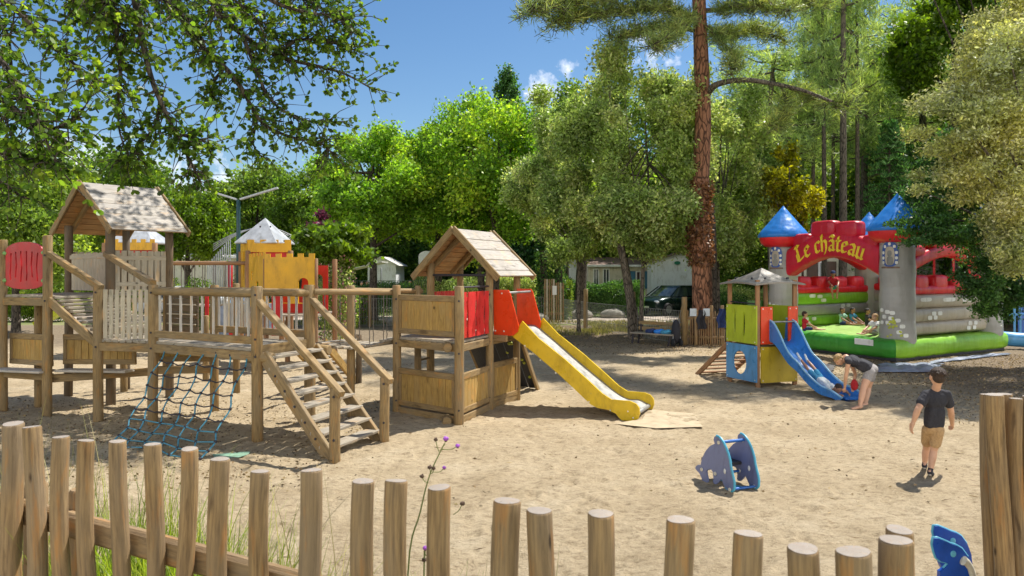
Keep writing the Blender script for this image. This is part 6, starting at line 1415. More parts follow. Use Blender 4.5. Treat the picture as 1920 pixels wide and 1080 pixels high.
# ================================================================== GATE, FENCES, BENCH
gt = thing('slatted_gate', 'tall gate of upright wooden slats with a white notice beyond the slide', 'gate', (X(1020, 32.5), 32.5, 0))
for k in range(9):
    m = MB(); x = X(1021.5 + 4.3 * k, 32.5); zt = 1.86 - (.16 if k > 4 else 0) + RND.uniform(-.02, .02); m.beam((x, 32.5, .02), (x + RND.uniform(-.01, .01), 32.5, zt), .066, .03, (0, 1, 0)); m.build('slat', 'white_picket' if k % 3 == 1 else 'post_wood', gt)
for z_ in (.4, 1.5): m = MB(); m.beam((X(1019, 32.5), 32.54, z_), (X(1058, 32.5), 32.54, z_), .04, .09); m.build('rail', 'post_wood', gt)
m = MB(); m.beam((X(1036, 32.4), 32.46, 1.38), (X(1044, 32.4), 32.46, 1.38), .006, .38); m.build('notice', 'paper', gt)
def fpost(label, px, Yb, z1, r=.065, lean=(0, 0), group='round wooden posts of the wire fence'):
    p = Vector((X(px, Yb), Yb, 0)); m = MB(); m.pole(up(p, -.1), p + Vector((lean[0], lean[1], z1)), r, r * .97, 12, .004, seg=4); o = m.build('fence_post', 'post_wood', org=tuple(p)); o['label'] = label; o['category'] = 'fence post'; o['group'] = group
fpost('round fence post between the slatted gate and the bench', 1098, 29.4, 1.50, .085); fpost('round fence post right behind the left end of the bench', 1187, 25.6, 1.50, .085); fpost('round fence post at the left end of the small picket fence', 1283, 22.7, 1.42, .085)
fpost('leaning round post propped behind the right end of the bench', 1262, 23.2, 1.25, .07, (.35, 0)); fpost('round fence post in front of the low hedge, left of the slide tower', 693, 30.6, 1.55, .08)
fpost('round fence post far left behind the climbing frame', 480, 30.4, 1.5, .07)
wf = thing('wire_fence', 'thin wire mesh fence closing the far side of the playground', 'fence', (-8, 30.5, 0))
def wire(p, q, z1, mat='wire_grey', step=.1, r=.0055):
    p = Vector((p[0], p[1], 0)); q = Vector((q[0], q[1], 0)); m = MB(); n = int((q - p).length / step)
    for k in range(n + 1): c = lerp(p, q, k / n); m.beam(up(c, .02), up(c, z1), r * 2, r * 2, (0, 1, 0), 0)
    for z_ in (.05, z1 * .33, z1 * .66, z1): m.beam(up(p, z_), up(q, z_), r * 2.4, r * 2.4, ch=0)
    m.build('wire_mesh', mat, wf)
wire((-13, 30.5), (X(744, 30.6), 30.6), 1.1); wire((X(744, 30.6), 30.6), (X(1019, 32.5), 32.5), 1.1); wire((X(1058, 32.5), 32.5), (X(1098, 29.4), 29.4), 1.0); wire((X(1098, 29.4), 29.4), (X(1187, 25.6), 25.6), 1.0); wire((X(1187, 25.6), 25.6), (X(1283, 22.7), 22.7), 1.0)
gf = thing('green_fence', 'green welded wire fence in front of the low hedge', 'fence', (X(640, 35.5), 35.5, 0)); wf, wf_ = gf, wf
wire((X(600, 35.5), 35.5), (X(800, 35.5), 35.5), 1.75, 'wire_green', .12, .008)
pf = thing('picket_fence_section', 'small chestnut picket fence at the foot of the big pine', 'fence', (X(1287, 22.7), 22.7, 0))
for k in range(17):
    f_ = k / 16; p = Vector((X(1289, 22.7), 22.65, 0)).lerp(Vector((X(1358, 22.3), 22.3, 0)), f_); m = MB(); m.pole(up(p, .0), up(p, 1.0 + RND.uniform(-.06, .04)), .019, n=7); m.build('picket', 'picket', pf)
for z_ in (.25, .80): m = MB(); m.pole((X(1286, 22.7), 22.7, z_), (X(1358, 22.3), 22.36, z_), .035, n=8); m.build('rail', 'picket', pf)
for px, zt in ((1305, 1.05), (1334, 1.18), (1354, 1.18)): p = Vector((X(px, 22.5), 22.5, 0)); m = MB(); m.pole(up(p, 0), up(p, zt), .05, n=10); m.build('post', 'picket', pf)
for px, w_, lb in ((1300, .19, 'pale blue notice pinned to the pickets, left of the pine'), (1325, .19, 'pale notice pinned to the pickets, right of the first one')):
    m = MB(); m.beam((X(px, 22.4) - w_ / 2, 22.42, .98), (X(px, 22.4) + w_ / 2, 22.42, .98), .008, .22); o = m.build('notice', 'paper_blue'); o['label'] = lb; o['category'] = 'notice'
def drape(name, label, px, Y, w_, z0, z1, mat, cat='cloth'):
    m = MB(); x0 = X(px, Y)
    m.grid(lambda u, v: Vector((x0 + (u - .5) * w_ * (.6 + .4 * v) + .03 * math.sin(v * 9), Y + .05 * math.sin(u * 9 + v * 4), z1 + (z0 - z1) * v)), 12, 12); o = m.build(name, mat); o['label'] = label; o['category'] = cat
drape('hung_cloth', 'dark green cloth hung over the small picket fence', 1315, 22.38, .28, .5, 1.05, 'cloth_black'); drape('hung_jacket', 'navy jacket hanging on the right end of the small picket fence', 1353, 22.15, .28, .55, 1.1, 'cloth_navy', 'jacket')
bn = thing('park_bench', 'low wooden bench with dark legs below the leaning post', 'bench', (X(1222, 23), 23, 0))
ba = Vector((X(1183, 23.2), 23.2, 0)); bb_ = Vector((X(1262, 22.2), 22.2, 0)); bd = (bb_ - ba).normalized(); bnn = bd.cross(Vector((0, 0, 1))) * -1
for k in range(4): m = MB(); m.beam(up(ba + bnn * (.10 * k), .33), up(bb_ + bnn * (.10 * k), .33), .085, .04); m.build('seat_slat', 'grey_plank', bn)
for z_ in (.45, .62): m = MB(); m.beam(up(ba + bnn * .42, z_), up(bb_ + bnn * .42, z_), .03, .10); m.build('backrest_slat', 'post_wood', bn)
for f_ in (.06, .94):
    for o_ in (0, .33):
        c = lerp(ba, bb_, f_) + bnn * o_; m = MB(); m.beam(up(c, .31), up(c - bd * (.05 if f_ < .5 else .08), -.02), .05, .06, (0, 1, 0)); m.build('leg', 'rope_dark', bn)
    c = lerp(ba, bb_, f_) + bnn * .38; m = MB(); m.beam(up(c, .3), up(c + bnn * .06, .68), .05, .04); m.build('backrest_support', 'rope_dark', bn)
for i, (f_, mt, lb) in enumerate(((.42, 'cloth_navy', 'dark blue clothes lying on the middle of the bench seat'), (.62, 'vinyl_blue', 'bright blue bag lying on the bench seat, right of the clothes'), (.78, 'cloth_blue', 'blue towel lying at the right end of the bench seat'))):
    m = MB(); c = lerp(ba, bb_, f_) + bnn * .14; m.ell(up(c, .40), (.17, .12, .07), 14, 9, None, .8); m.ell(up(c + bd * .08, .43), (.09, .1, .06), 12, 8); o = m.build('bench_bundle', mt); o['label'] = lb; o['category'] = 'bundle'
pr = thing('pushchair', 'folded black pushchair standing at the right end of the bench', 'pushchair', (X(1268, 22.4), 22.4, 0)); c = Vector((X(1267, 22.3), 22.3, 0))
m = MB(); m.ell(up(c + Vector((.02, .05, 0)), .42), (.13, .2, .36), 14, 10); m.build('seat', 'cloth_black', pr)
for o_ in ((-.1, -.12), (.12, -.1), (0, .2)): m = MB(); m.lathe([(.05, -.02), (.11, -.02), (.12, 0), (.11, .02), (.05, .02)], up(c + Vector((o_[0], o_[1], 0)), .12), 16, (1, .3, 0)); m.build('wheel', 'rubber', pr)
m = MB(); m.tube([up(c + Vector((-.1, -.1, 0)), .15), up(c + Vector((-.05, .1, 0)), .75), up(c + Vector((.12, .12, 0)), .8), up(c + Vector((.12, -.08, 0)), .15)], .014, 6); m.build('frame', 'dull_steel', pr)
for (px, Y, r_, lb) in ((1008, 34, .38, 'dark grey boulder left of the slatted gate'), (1150, 36.5, .45, 'pale boulder lying in front of the clipped hedge'), (1090, 36.4, .42, 'brown boulder in front of the hedge, left of the pale one'), (740, 32, .3, 'grey stone heap beyond the fence, left of the slide tower'), (80, 6.3, .14, 'rough stone lying behind the front fence at the left')):
    m = MB(); rs = random.Random(px); o_ = Vector((X(px, Y), Y, 0)); m.ell(o_ + Vector((0, 0, r_ * .3)), (r_ * 1.3, r_, r_ * .62), 14, 9)
    m.v = [(x + rs.uniform(-.06, .06) * r_ * 2, y + rs.uniform(-.06, .06) * r_ * 2, z + rs.uniform(-.05, .05) * r_ * 2) for x, y, z in m.v]; o = m.build('boulder', 'stone'); o['label'] = lb; o['category'] = 'boulder'

# ================================================================== DOLPHIN ROCKER, SPRING RIDER
dO = gp(1369, 923); rdir = Vector((.925, .38, 0)).normalized(); pdir = Vector((-.38, .925, 0)).normalized()
zx = lambda x, y: (1280 + x / 6.75, 780 + y / 6.75)
dol = [(430, 250), (408, 265), (400, 300), (415, 348), (350, 382), (300, 440), (265, 510), (245, 570), (236, 618), (200, 618), (170, 640), (172, 670), (190, 692), (222, 725), (245, 780), (268, 830), (290, 856), (312, 858), (328, 838), (324, 790), (312, 745), (308, 700), (322, 678), (345, 670), (372, 680), (388, 705), (395, 745), (398, 790), (393, 830), (405, 856), (432, 862), (462, 835), (485, 800), (500, 800), (520, 850), (545, 905), (575, 945), (605, 966), (640, 945), (655, 925), (658, 850), (645, 780), (625, 700), (612, 640), (602, 560), (580, 480), (555, 410), (525, 345), (490, 290), (460, 262)]
dp = [PL(*zx(x, y), dO, pdir)[:2] for x, y in dol]; rk = thing('dolphin_rocker', 'blue-grey dolphin-shaped rocker with two plates joined by blue rods in the open sand', 'rocker', tuple(dO))
off2 = rdir * .295
for o_ in (Vector((0, 0, 0)), off2):
    m = MB(); m.plate(dp, [], dO + o_, pdir, (0, 0, 1), .018); pn = m.build('dolphin_plate', 'dolphin_blue', rk)
    e = MB(); k = len(dp); e.tube([up(dO + o_ + pdir * dp[i][0], dp[i][1]) for i in list(range(35, k)) + [0]], .0125, 6, False); e.build('edge_trim', 'cyan_edge', pn)
    t_, z_ = PL(*zx(545, 697), dO, pdir)[:2]; q = MB(); q.ell(up(dO + o_ + pdir * t_ - rdir * .011, z_), (.012, .02, .028), 10, 6); q.build('eye', 'paint_white', pn)
    q = MB()
    for (x, y) in ((255, 675), (427, 728), (610, 930), (470, 335)): t_, z_ = PL(*zx(x, y), dO, pdir)[:2]; c = up(dO + o_ + pdir * t_, z_); q.pole(c - rdir * .008, c - rdir * .022, .020, n=10)
    q.build('cap', 'cream', pn)
for (x, y, r_) in ((478, 332, .016), (615, 930, .014), (255, 675, .013), (427, 728, .013)):
    t_, z_ = PL(*zx(x, y), dO, pdir)[:2]; c = up(dO + pdir * t_, z_); m = MB(); m.pole(c, c + off2, r_, n=10, top=False); m.build('rod', 'rod_blue', rk)
t0, z0 = PL(*zx(300, 590), dO, pdir)[:2]; t1, z1 = PL(*zx(470, 590), dO, pdir)[:2]; m = MB(); c = dO + rdir * .147 + pdir * ((t0 + t1) / 2 + .05); m.beam(up(c - pdir * .14, .22), up(c + pdir * .16, .22), .27, .03); m.build('seat', 'black_board', rk)
m = MB(); m.tube(bez([up(dO + rdir * .147 + pdir * .02, .02), up(dO + rdir * .147 + pdir * .2, .005), up(dO + rdir * .147 + pdir * .4, .06)], 5), .02, 8); m.build('runner', 'cyan_edge', rk)
RY = 4.15; rz_ = lambda x, y: ((1600 + x / 3 - 960) / F * RY, H - (720 + y / 3 - HZ) / F * RY)
rid = [(447, 864), (441, 900), (450, 940), (462, 975), (485, 993), (515, 1000), (528, 1010), (505, 1035), (480, 1052), (478, 1085), (500, 1130), (560, 1180), (640, 1190), (668, 1140), (668, 1085), (662, 1030), (640, 970), (605, 922), (575, 905), (545, 896), (510, 880), (470, 864)]
sr = thing('spring_rider', 'bright blue fish-shaped spring rider with a white handle at the lower right', 'spring rider', (X(1785, RY), RY, 0)); pp = [rz_(x, y) for x, y in rid][::-1]
for o_, dx in ((0, 0), (.20, .112)):
    m = MB(); m.plate([(x + dx, z_) for x, z_ in pp], [], (0, RY + o_, 0), (1, 0, 0), (0, 0, 1), .03); pn = m.build('side_plate', 'rider_blue', sr); e = MB(); e.tube([(x + dx, RY + o_, z_) for x, z_ in pp[-8:] + pp[:6]], .008, 6, False); e.build('edge_trim', 'rider_cyan', pn)
    ex, ez = rz_(553, 950); q = MB(); q.ell((ex + dx, RY + o_ - .016, ez), (.016, .006, .018), 12, 8); q.build('eye', 'rider_cyan', pn)
hb = [rz_(x, y) for x, y in ((595, 978), (615, 990), (635, 1020), (648, 1060), (652, 1090))]; m = MB(); m.tube([(x, RY - .04, z_) for x, z_ in hb], [.026, .02, .017, .017, .02], 10); m.build('handle', 'cream', sr)
m = MB(); m.beam((X(1780, RY), RY + .11, .38), (X(1840, RY), RY + .11, .38), .2, .03); m.build('seat', 'black_board', sr)
m = MB(); cxx = X(1795, RY); m.tube([(cxx + .06 * math.cos(u), RY + .11 + .06 * math.sin(u), .02 + .24 * u / (8 * PI)) for u in np.linspace(0, 8 * PI, 80)], .011, 6); m.build('spring', 'rope_dark', sr)

# ================================================================== FRONT FENCE
FA = Vector((X(20, 3.69), 3.69, 0)); FB = Vector((X(1505, 2.02), 2.02, 0)); fd = (FB - FA).normalized(); fn_ = Vector((-fd.y, fd.x, 0))
ff = thing('front_picket_fence', 'rustic fence of round wooden pickets with a rail along the bottom of the view', 'fence', tuple((FA + FB) / 2))
def on_line(px, base=FA, d=fd):
    k = (px - 960) / F; t_ = (k * base.y - base.x) / (d.x - k * d.y); return base + d * t_
def fpicket(parent, px, py, w_, pxb=None, back=0, Yf=None, tilt=0):
    c = (on_line(px) if Yf is None else Vector((X(px, Yf), Yf, 0))) + fn_ * back; r_ = w_ / 2 / F * c.y; zt = H - (py - HZ) / F * c.y
    cb_ = c if pxb is None else c + fd * ((pxb - px) / F * c.y) * 1.6
    m = MB(); d = (up(c, zt) - up(cb_, -.1)); L = d.length; d.normalize(); sxv = d.cross(Vector((0, 1, 0))).normalized(); syv = sxv.cross(d); rg = []; ln = []; n = 22; ph_ = RND.random() * 9; ph2 = RND.random() * 9
    fl_ = RND.uniform(-.1, .1)
    for k in range(25):
        t_ = min(k / 22, 1); rr_ = r_ * (1.10 - .10 * t_); rr_ *= 1 if k < 23 else (.985 if k == 23 else .93)
        cc = up(cb_, -.1) + d * L * t_ + sxv * .010 * math.sin(t_ * 7 + ph_) + syv * .006 * math.cos(t_ * 6 + ph2) + (d * (.003 * (k - 22)) if k > 22 else Vector())
        row = [cc + (sxv * math.cos(-u) + syv * math.sin(-u)) * rr_ * (1 + .05 * math.sin(2 * u + ph_) + .035 * math.sin(3 * u + ph2 + t_ * 3) + .012 * math.sin(9 * u + t_ * 14)) + d * (math.cos(u + ph_) * fl_ * r_ if k > 21 else 0) for u in [2 * PI * q / n for q in range(n)]]
        rg.append(row); ln.append(L * t_ + (.004 * (k - 22) if k > 22 else 0))
    m.rings(rg, ln, True, False, 2 * PI * r_); o = m.build('picket', 'picket', parent)
    e = MB(); e.rings([rg[-1], [(p - rg[-1][0]) * .98 + rg[-1][0] + d * .002 for p in rg[-1]]], [0, .002], True, False, .1); c0 = sum(rg[-1], Vector()) / n
    e = MB(); vs = [tuple(p + d * .001) for p in rg[-1]] + [tuple(lerp(p, c0, .5) + d * .003) for p in rg[-1]] + [tuple(c0 + d * .0035)]; fs = [(i, (i + 1) % n, n + (i + 1) % n, n + i) for i in range(n)] + [(n + i, n + (i + 1) % n, 2 * n) for i in range(n)]; ro = RND.random() * 20
    e.add(vs, fs, [[(ro + (Vector(vs[k]) - c0).length * 3, .3 * math.atan2((Vector(vs[k]) - c0).y, (Vector(vs[k]) - c0).x)) for k in f] for f in fs], False); e.build('cut_end', 'picket_end', o)
for a in ((-30, 790, 38), (20, 797, 38, 30), (61, 803, 31, 80), (113, 822, 31, 128), (162, 828, 30, 172), (225, 830, 29, 229), (289, 836, 30, 284), (350, 845, 32, 342), (412, 863, 36, 404), (490, 886, 34, 486), (580, 884, 42, 580), (685, 905, 40, 670), (746, 905, 41, 748), (824, 918, 42, 838), (952, 943, 50, 944), (1015, 962, 49, 1015), (1121, 968, 52, 1132), (1270, 977, 52, 1268), (1406, 1005, 52, 1398), (1505, 1034, 60, 1508), (1608, 1040, 66, 1608)):
    fpicket(ff, a[0], a[1], a[2], a[3] if len(a) > 3 else None)
fpicket(ff, 1687, 1017, 60, 1690, 0, 2.1); fpicket(ff, 1678, 996, 48, 1690, 0, 2.3)
m = MB(); ra = FA - fd * 1.2 + fn_ * .075; rb = FB + fd * .25 + fn_ * .075; m.beam(up(ra, 1.00), up(lerp(ra, rb, .5), .965), .055, .12, ch=.018); m.build('rail', 'picket', ff); m = MB(); m.beam(up(lerp(ra, rb, .503), .96), up(rb, .93), .055, .12, ch=.018); m.build('rail', 'picket', ff)
m = MB(); m.beam(up(ra, .35), up(rb, .30), .055, .12, ch=.018); m.build('rail', 'picket', ff)
for pxp in (8, 94): c = on_line(pxp) + fn_ * .15; m = MB(); m.pole(up(c, -.1), up(c, 1.12 if pxp > 50 else 1.1), .055, n=16); m.build('fence_post', 'picket', ff)
gg = thing('gate_post_cluster', 'tight cluster of tall round pickets with a rail at the right edge', 'fence', (X(1870, 3.9), 3.9, 0))
for a in ((1853, 742, 27, 1860, 3.9), (1866, 742, 31, 1880, 3.82), (1885, 741, 30, 1890, 4.0), (1906, 750, 22, 1912, 3.85), (1932, 746, 30, 1934, 3.85)): fpicket(gg, a[0], a[1], a[2], a[3], 0, a[4])
m = MB(); m.beam(W(1878, 876, 4.08), W(1990, 880, 3.95), .05, .12); m.build('rail', 'yellow_board', gg)

# grass and wild flowers behind the front fence
def blades(name, label, spots, mat, cat, kind=None):
    m = []; V_ = []; Fc = []; A_ = []
    rs = random.Random(9)
    for (px, Y, n, L, sp) in spots:
        for _ in range(int(n * 1.7)):
            x = X(px, Y) + rs.gauss(0, sp); y = Y + rs.gauss(0, sp * .8); l = L * rs.uniform(.45, 1.12); a = rs.uniform(0, 6.28); bend = rs.uniform(.08, .6) * l; w0 = rs.uniform(.0025, .0055); o = len(V_); v = rs.random()
            px_, py_ = math.cos(a), math.sin(a)
            for k in range(7):
                t_ = k / 6; cx_ = x + px_ * bend * t_ * t_; cy_ = y + py_ * bend * t_ * t_; z_ = l * (t_ - .25 * (bend / l) * t_ * t_); ww = w0 * (1 - t_) ** .6 + .0004
                V_.append((cx_ - py_ * ww, cy_ + px_ * ww, z_ - .02)); V_.append((cx_ + py_ * ww, cy_ - px_ * ww, z_ - .02)); A_ += [v, v]
            for k in range(6): Fc.append((o + 2 * k, o + 2 * k + 1, o + 2 * k + 3, o + 2 * k + 2))
    me = bpy.data.meshes.new(name); me.from_pydata(V_, [], Fc); at_ = me.attributes.new('rnd', 'FLOAT', 'POINT'); at_.data.foreach_set('value', A_); me.materials.append(MATS[mat]); me.update()
    o = link(name, me); 
    if kind: o['kind'] = kind
    else: o['label'] = label; o['category'] = cat
    return o
blades('tall_grass', '', [(160, 4.3, 300, .82, .16), (215, 4.1, 260, .85, .14), (260, 4.0, 260, .95, .13), (330, 3.9, 260, .95, .14), (385, 3.7, 240, .92, .13), (440, 3.7, 170, .9, .12), (300, 4.3, 200, 1.05, .2), (520, 3.6, 110, .8, .13), (640, 3.5, 40, .75, .12), (720, 3.3, 90, .85, .1), (790, 3.2, 80, .85, .1), (860, 3.1, 70, .85, .09), (930, 3.0, 40, .8, .09), (1060, 2.9, 45, .85, .07), (1085, 2.85, 30, .9, .05), (1165, 2.8, 25, .85, .06), (5, 4.6, 120, .95, .1), (560, 3.5, 60, .95, .1), (250, 4.4, 120, .6, .35)], 'grass_blade', '', 'stuff')
blades('tall_grass', '', [(35, 4.4, 20, 1.42, .1), (60, 4.6, 12, 1.45, .15), (140, 4.4, 12, 1.35, .2), (190, 4.3, 14, 1.3, .2), (470, 3.8, 26, 1.1, .15), (560, 3.6, 22, 1.15, .12), (1040, 2.9, 10, 1.1, .06)], 'grass_dry', '', 'stuff')
bpy.data.objects['tall_grass.001'].name = 'dry_grass'
def thistle(label, path, heads, Y, group='purple wildflowers behind the front fence'):
    p0 = W(*path[0], Y); o = thing('wildflower', label, 'wildflower', (p0.x, p0.y, 0), group); m = MB(); pts = [Vector((p0.x, p0.y, -.02))] + [W(x, y, Y) for x, y in path]; m.tube(bez(pts, 5), [.0045 - .0028 * i / (len(pts) * 5) for i in range((len(pts) - 1) * 5 + 1)], 6)
    hm = MB(); sm_ = MB()
    for (x, y, r_, src, col) in heads:
        c = W(x, y, Y); s0 = W(*src, Y); m.tube(bez([s0, lerp(s0, c, .6) + Vector((0, 0, -.01)), c], 4), .0018, 5); t_ = hm if col else sm_
        t_.ell(c, (r_, r_, r_ * .75), 10, 7)
        for _ in range(26 if col else 14): d = Vector((RND.gauss(0, 1), RND.gauss(0, 1), abs(RND.gauss(0, .9)) if col else RND.gauss(0, 1))).normalized(); q = c + d * r_ * .8; t_.ell(q, r_ * .32, 5, 4)
        if col: sm_.ell(c - Vector((0, 0, r_ * .6)), (r_ * .6, r_ * .6, r_ * .5), 8, 6)
    m.build('stem', 'stalk', o)
    if hm.v: hm.build('flower_head', 'purple_flower', o)
    if sm_.v: sm_.build('seed_head', 'seed_brown', o)
thistle('tall purple wildflower rising above the pickets, tallest of the two', [(765, 1075), (788, 960), (806, 890), (833, 832)], [(836, 823, .012, (830, 838), 1), (858, 836, .0095, (826, 842), 1), (833, 877, .008, (812, 885), 1), (806, 876, .010, (808, 888), 0), (813, 878, .009, (808, 888), 0), (791, 893, .010, (803, 905), 0), (817, 824, .009, (824, 848), 0)], 3.3)
thistle('low purple wildflower between two pickets below the tall one', [(795, 1075), (798, 1040)], [(797, 1028, .010, (798, 1042), 1), (803, 1029, .008, (798, 1042), 1), (867, 944, .011, (850, 965), 0), (795, 1050, .010, (797, 1060), 0)], 3.2)
# ================================================================== PEOPLE
def fuse(mb, name, mat, parent, vox, sm=4, **kw):
    """one continuous surface from overlapping volumes"""
    org = ORG[parent.name]; me = mb.mesh(name + '_raw', org); tmp = bpy.data.objects.new(name + '_raw', me); COL.objects.link(tmp)
    r = tmp.modifiers.new('r', 'REMESH'); r.mode = 'VOXEL'; r.voxel_size = vox; r.use_smooth_shade = True
    s = tmp.modifiers.new('s', 'SMOOTH'); s.factor = .5; s.iterations = sm
    bpy.context.view_layer.update(); dg = bpy.context.evaluated_depsgraph_get(); m2 = bpy.data.meshes.new_from_object(tmp.evaluated_get(dg)); m2.name = name
    bpy.data.objects.remove(tmp); bpy.data.meshes.remove(me); m2.materials.clear(); m2.materials.append(MATS[mat]); m2.polygons.foreach_set('use_smooth', [True] * len(m2.polygons))
    return link(name, m2, parent, org, **kw)
def frame(fwd, upv):
    u = Vector(upv).normalized(); f = Vector(fwd); f = (f - u * f.dot(u)).normalized(); return Matrix((f.cross(u), f, u)).transposed()   # x right, y forward, z up
def hand(mb, wr, d, side, palm_n, s, curl=.5):
    """wr wrist, d direction of the hand, palm_n normal of the palm, side = towards the thumb"""
    d = Vector(d).normalized(); pn = Vector(palm_n); pn = (pn - d * pn.dot(d)).normalized(); sd = Vector(side); sd = (sd - d * sd.dot(d) - pn * sd.dot(pn)).normalized()
    L = s * .095; mb.cap(wr, s * .022, wr + d * L * .35, s * .026); 
    for k in (-1, 0, 1): mb.cap(wr + d * L * .25 + sd * s * .014 * k, s * .015, wr + d * L * .85 + sd * s * .02 * k, s * .013, 8)
    for k, fl in zip((1.5, .5, -.5, -1.5), (.85, 1.0, .92, .72)):
        b = wr + d * L * .88 + sd * s * .0165 * k; p1 = b + (d * math.cos(curl * .6) + pn * math.sin(curl * .6)) * s * .032 * fl; p2 = p1 + (d * math.cos(curl * 1.5) + pn * math.sin(curl * 1.5)) * s * .026 * fl; p3 = p2 + (d * math.cos(curl * 2.3) + pn * math.sin(curl * 2.3)) * s * .018 * fl
        mb.cap(b, s * .0088, p1, s * .0082, 7); mb.cap(p1, s * .0082, p2, s * .0076, 7); mb.cap(p2, s * .0076, p3, s * .0066, 7)
    t0 = wr + d * L * .25 + sd * s * .022; t1 = t0 + (sd * .75 + d * .7).normalized() * s * .032; t2 = t1 + (sd * .25 + d * .9 + pn * .3).normalized() * s * .028; mb.cap(t0, s * .012, t1, s * .0098, 7); mb.cap(t1, s * .0098, t2, s * .0078, 7)
def person(label, J, hh, face, top, skin='skin', hair='hair_brown', shirt='cloth_black', shorts='cloth_khaki', shoes=None, sleeve=.45, leg=.55, vox=.008, group=None, hairlong=0, cap=None, hem=1.0, build=1.0, socks=None, hands=True, hs=None, curl=.5, dress=False):
    """J: joint positions (world). hh: head height. face/top: facing and up of the head."""
    J = {k: Vector(v) for k, v in J.items()}; g0 = Vector((J['pel'].x, J['pel'].y, min(v.z for v in J.values())))
    o = thing('person', label, 'person', tuple(g0), group); s = hh / .215; b = s * build; hs = hs or s
    M = frame(face, top); H0 = J['head']; hd = lambda x, y, z: H0 + M @ (Vector((x, y, z)) * hh)
    m = MB()
    # head
    m.ell(hd(0, -.04, .12), (hh * .36, hh * .42, hh * .37), 18, 12, M); m.ell(hd(0, .06, -.12), (hh * .29, hh * .32, hh * .34), 16, 10, M); m.ell(hd(0, .14, -.36), (hh * .15, hh * .13, hh * .12), 12, 8, M)
    m.ell(hd(0, .40, -.04), (hh * .05, hh * .09, hh * .10), 10, 7, M); m.ell(hd(0, .33, -.24), (hh * .12, hh * .06, hh * .045), 10, 6, M)
    for sx in (-1, 1): m.ell(hd(sx * .36, -.02, -.03), (hh * .045, hh * .09, hh * .13), 10, 8, M); m.ell(hd(sx * .2, .2, -.12), (hh * .1, hh * .1, hh * .1), 10, 7, M)
    nk = lerp(J['neck'], H0, .0); m.cap(nk, .062 * b, hd(0, -.06, -.2), .052 * b)
    sh = (J['shl'] + J['shr']) / 2; wdt = (J['shl'] - J['shr']).length
    lat = (J['shr'] - J['shl']).normalized(); spine = (J['neck'] - J['pel']).normalized(); fw = lat.cross(spine) * -1
    Mt = Matrix((lat, spine.cross(lat), spine)).transposed(); torso = (J['neck'] - J['pel']).length
    c1 = J['pel'] + spine * torso * .70; c2 = J['pel'] + spine * torso * .38; c3 = J['pel'] + spine * torso * .06
    def trunk(mb, k, low=0):
        mb.ell(c1, (wdt * .50 * k, .085 * b * k + .005, torso * .26), 18, 10, Mt, .85); mb.ell(c2, (wdt * .42 * k, .08 * b * k, torso * .30), 16, 10, Mt, .85); mb.ell(c3, (wdt * .44 * k, .088 * b * k, torso * (.22 + low)), 16, 10, Mt, .85)
        for sd_ in ('shl', 'shr'): mb.cap(J['neck'] - spine * .03 * s, .05 * b * k, J[sd_], .050 * b * k)
    trunk(m, 1.0)
    for sd_ in ('l', 'r'):
        A, E_, Wr = J['sh' + sd_], J['el' + sd_], J['wr' + sd_]; m.cap(A, .044 * s, lerp(A, E_, .5), .040 * s); m.cap(lerp(A, E_, .5), .040 * s, E_, .033 * s); m.cap(E_, .033 * s, lerp(E_, Wr, .35), .035 * s); m.cap(lerp(E_, Wr, .35), .035 * s, Wr, .023 * s)
        Hp, Kn, An, To = J['hi' + sd_], J['kn' + sd_], J['an' + sd_], J['to' + sd_]; m.cap(Hp, .085 * b, lerp(Hp, Kn, .5), .070 * b); m.cap(lerp(Hp, Kn, .5), .070 * b, Kn, .050 * b); m.cap(Kn, .050 * b, lerp(Kn, An, .35), .054 * b); m.cap(lerp(Kn, An, .35), .054 * b, An, .031 * b)
        ft = (To - An); m.cap(An + (0, 0, 0) if False else An, .033 * b, An + ft * .1 - Vector((0, 0, .0)), .034 * b); m.cap(An + ft * .1, .030 * b, To, .024 * b); m.cap(An - ft * .25, .026 * b, An, .03 * b)
        if hands:
            dd = (Wr - E_).normalized(); hand(m, Wr, J.get('hd' + sd_, dd) if 'hd' + sd_ in J else dd, J.get('th' + sd_, fw), J.get('pn' + sd_, lat * (1 if sd_ == 'l' else -1)), hs, curl)
    fuse(m, 'body', skin, o, vox, 3)
    # eyes and mouth
    e = MB()
    for sx in (-1, 1): e = MB(); e.ell(hd(sx * .14, .325, .0), (hh * .045, hh * .03, hh * .028), 8, 6, M); e.build('eye', 'eye_dark', o)
    e = MB(); e.ell(hd(0, .385, -.24), (hh * .09, hh * .02, hh * .018), 8, 6, M); e.build('mouth', 'lip', o)
    # hair
    h = MB(); h.ell(hd(0, -.075, .18), (hh * .375, hh * .42, hh * .345), 18, 12, M); h.ell(hd(0, -.20, .0), (hh * .33, hh * .265, hh * .30), 16, 10, M)
    rh_ = random.Random(len(label))
    for _ in range(70 if hh > .18 else 12):
        v = Vector((rh_.gauss(0, 1), rh_.gauss(-.35, 1), abs(rh_.gauss(0, 1)) - .15)).normalized(); p0_ = hd(v.x * .35, -.08 + v.y * .40, .17 + v.z * .33); q0_ = p0_ + (M @ Vector((v.x * .3 + .5 * rh_.uniform(-1, 1), v.y * .4, -.55))).normalized() * hh * .13; h.cap(p0_, hh * .035, q0_ , hh * .018, 6)
    if hairlong: h.cap(hd(0, -.3, .05), hh * .22, hd(0, -.38, -.35), hh * .16); h.cap(hd(0, -.38, -.3), hh * .17, hd(0, -.36, -.35 - hairlong), hh * .08)
    fuse(h, 'hair', hair, o, max(vox * .6, hh * .02), 0 if hh > .18 else 1)
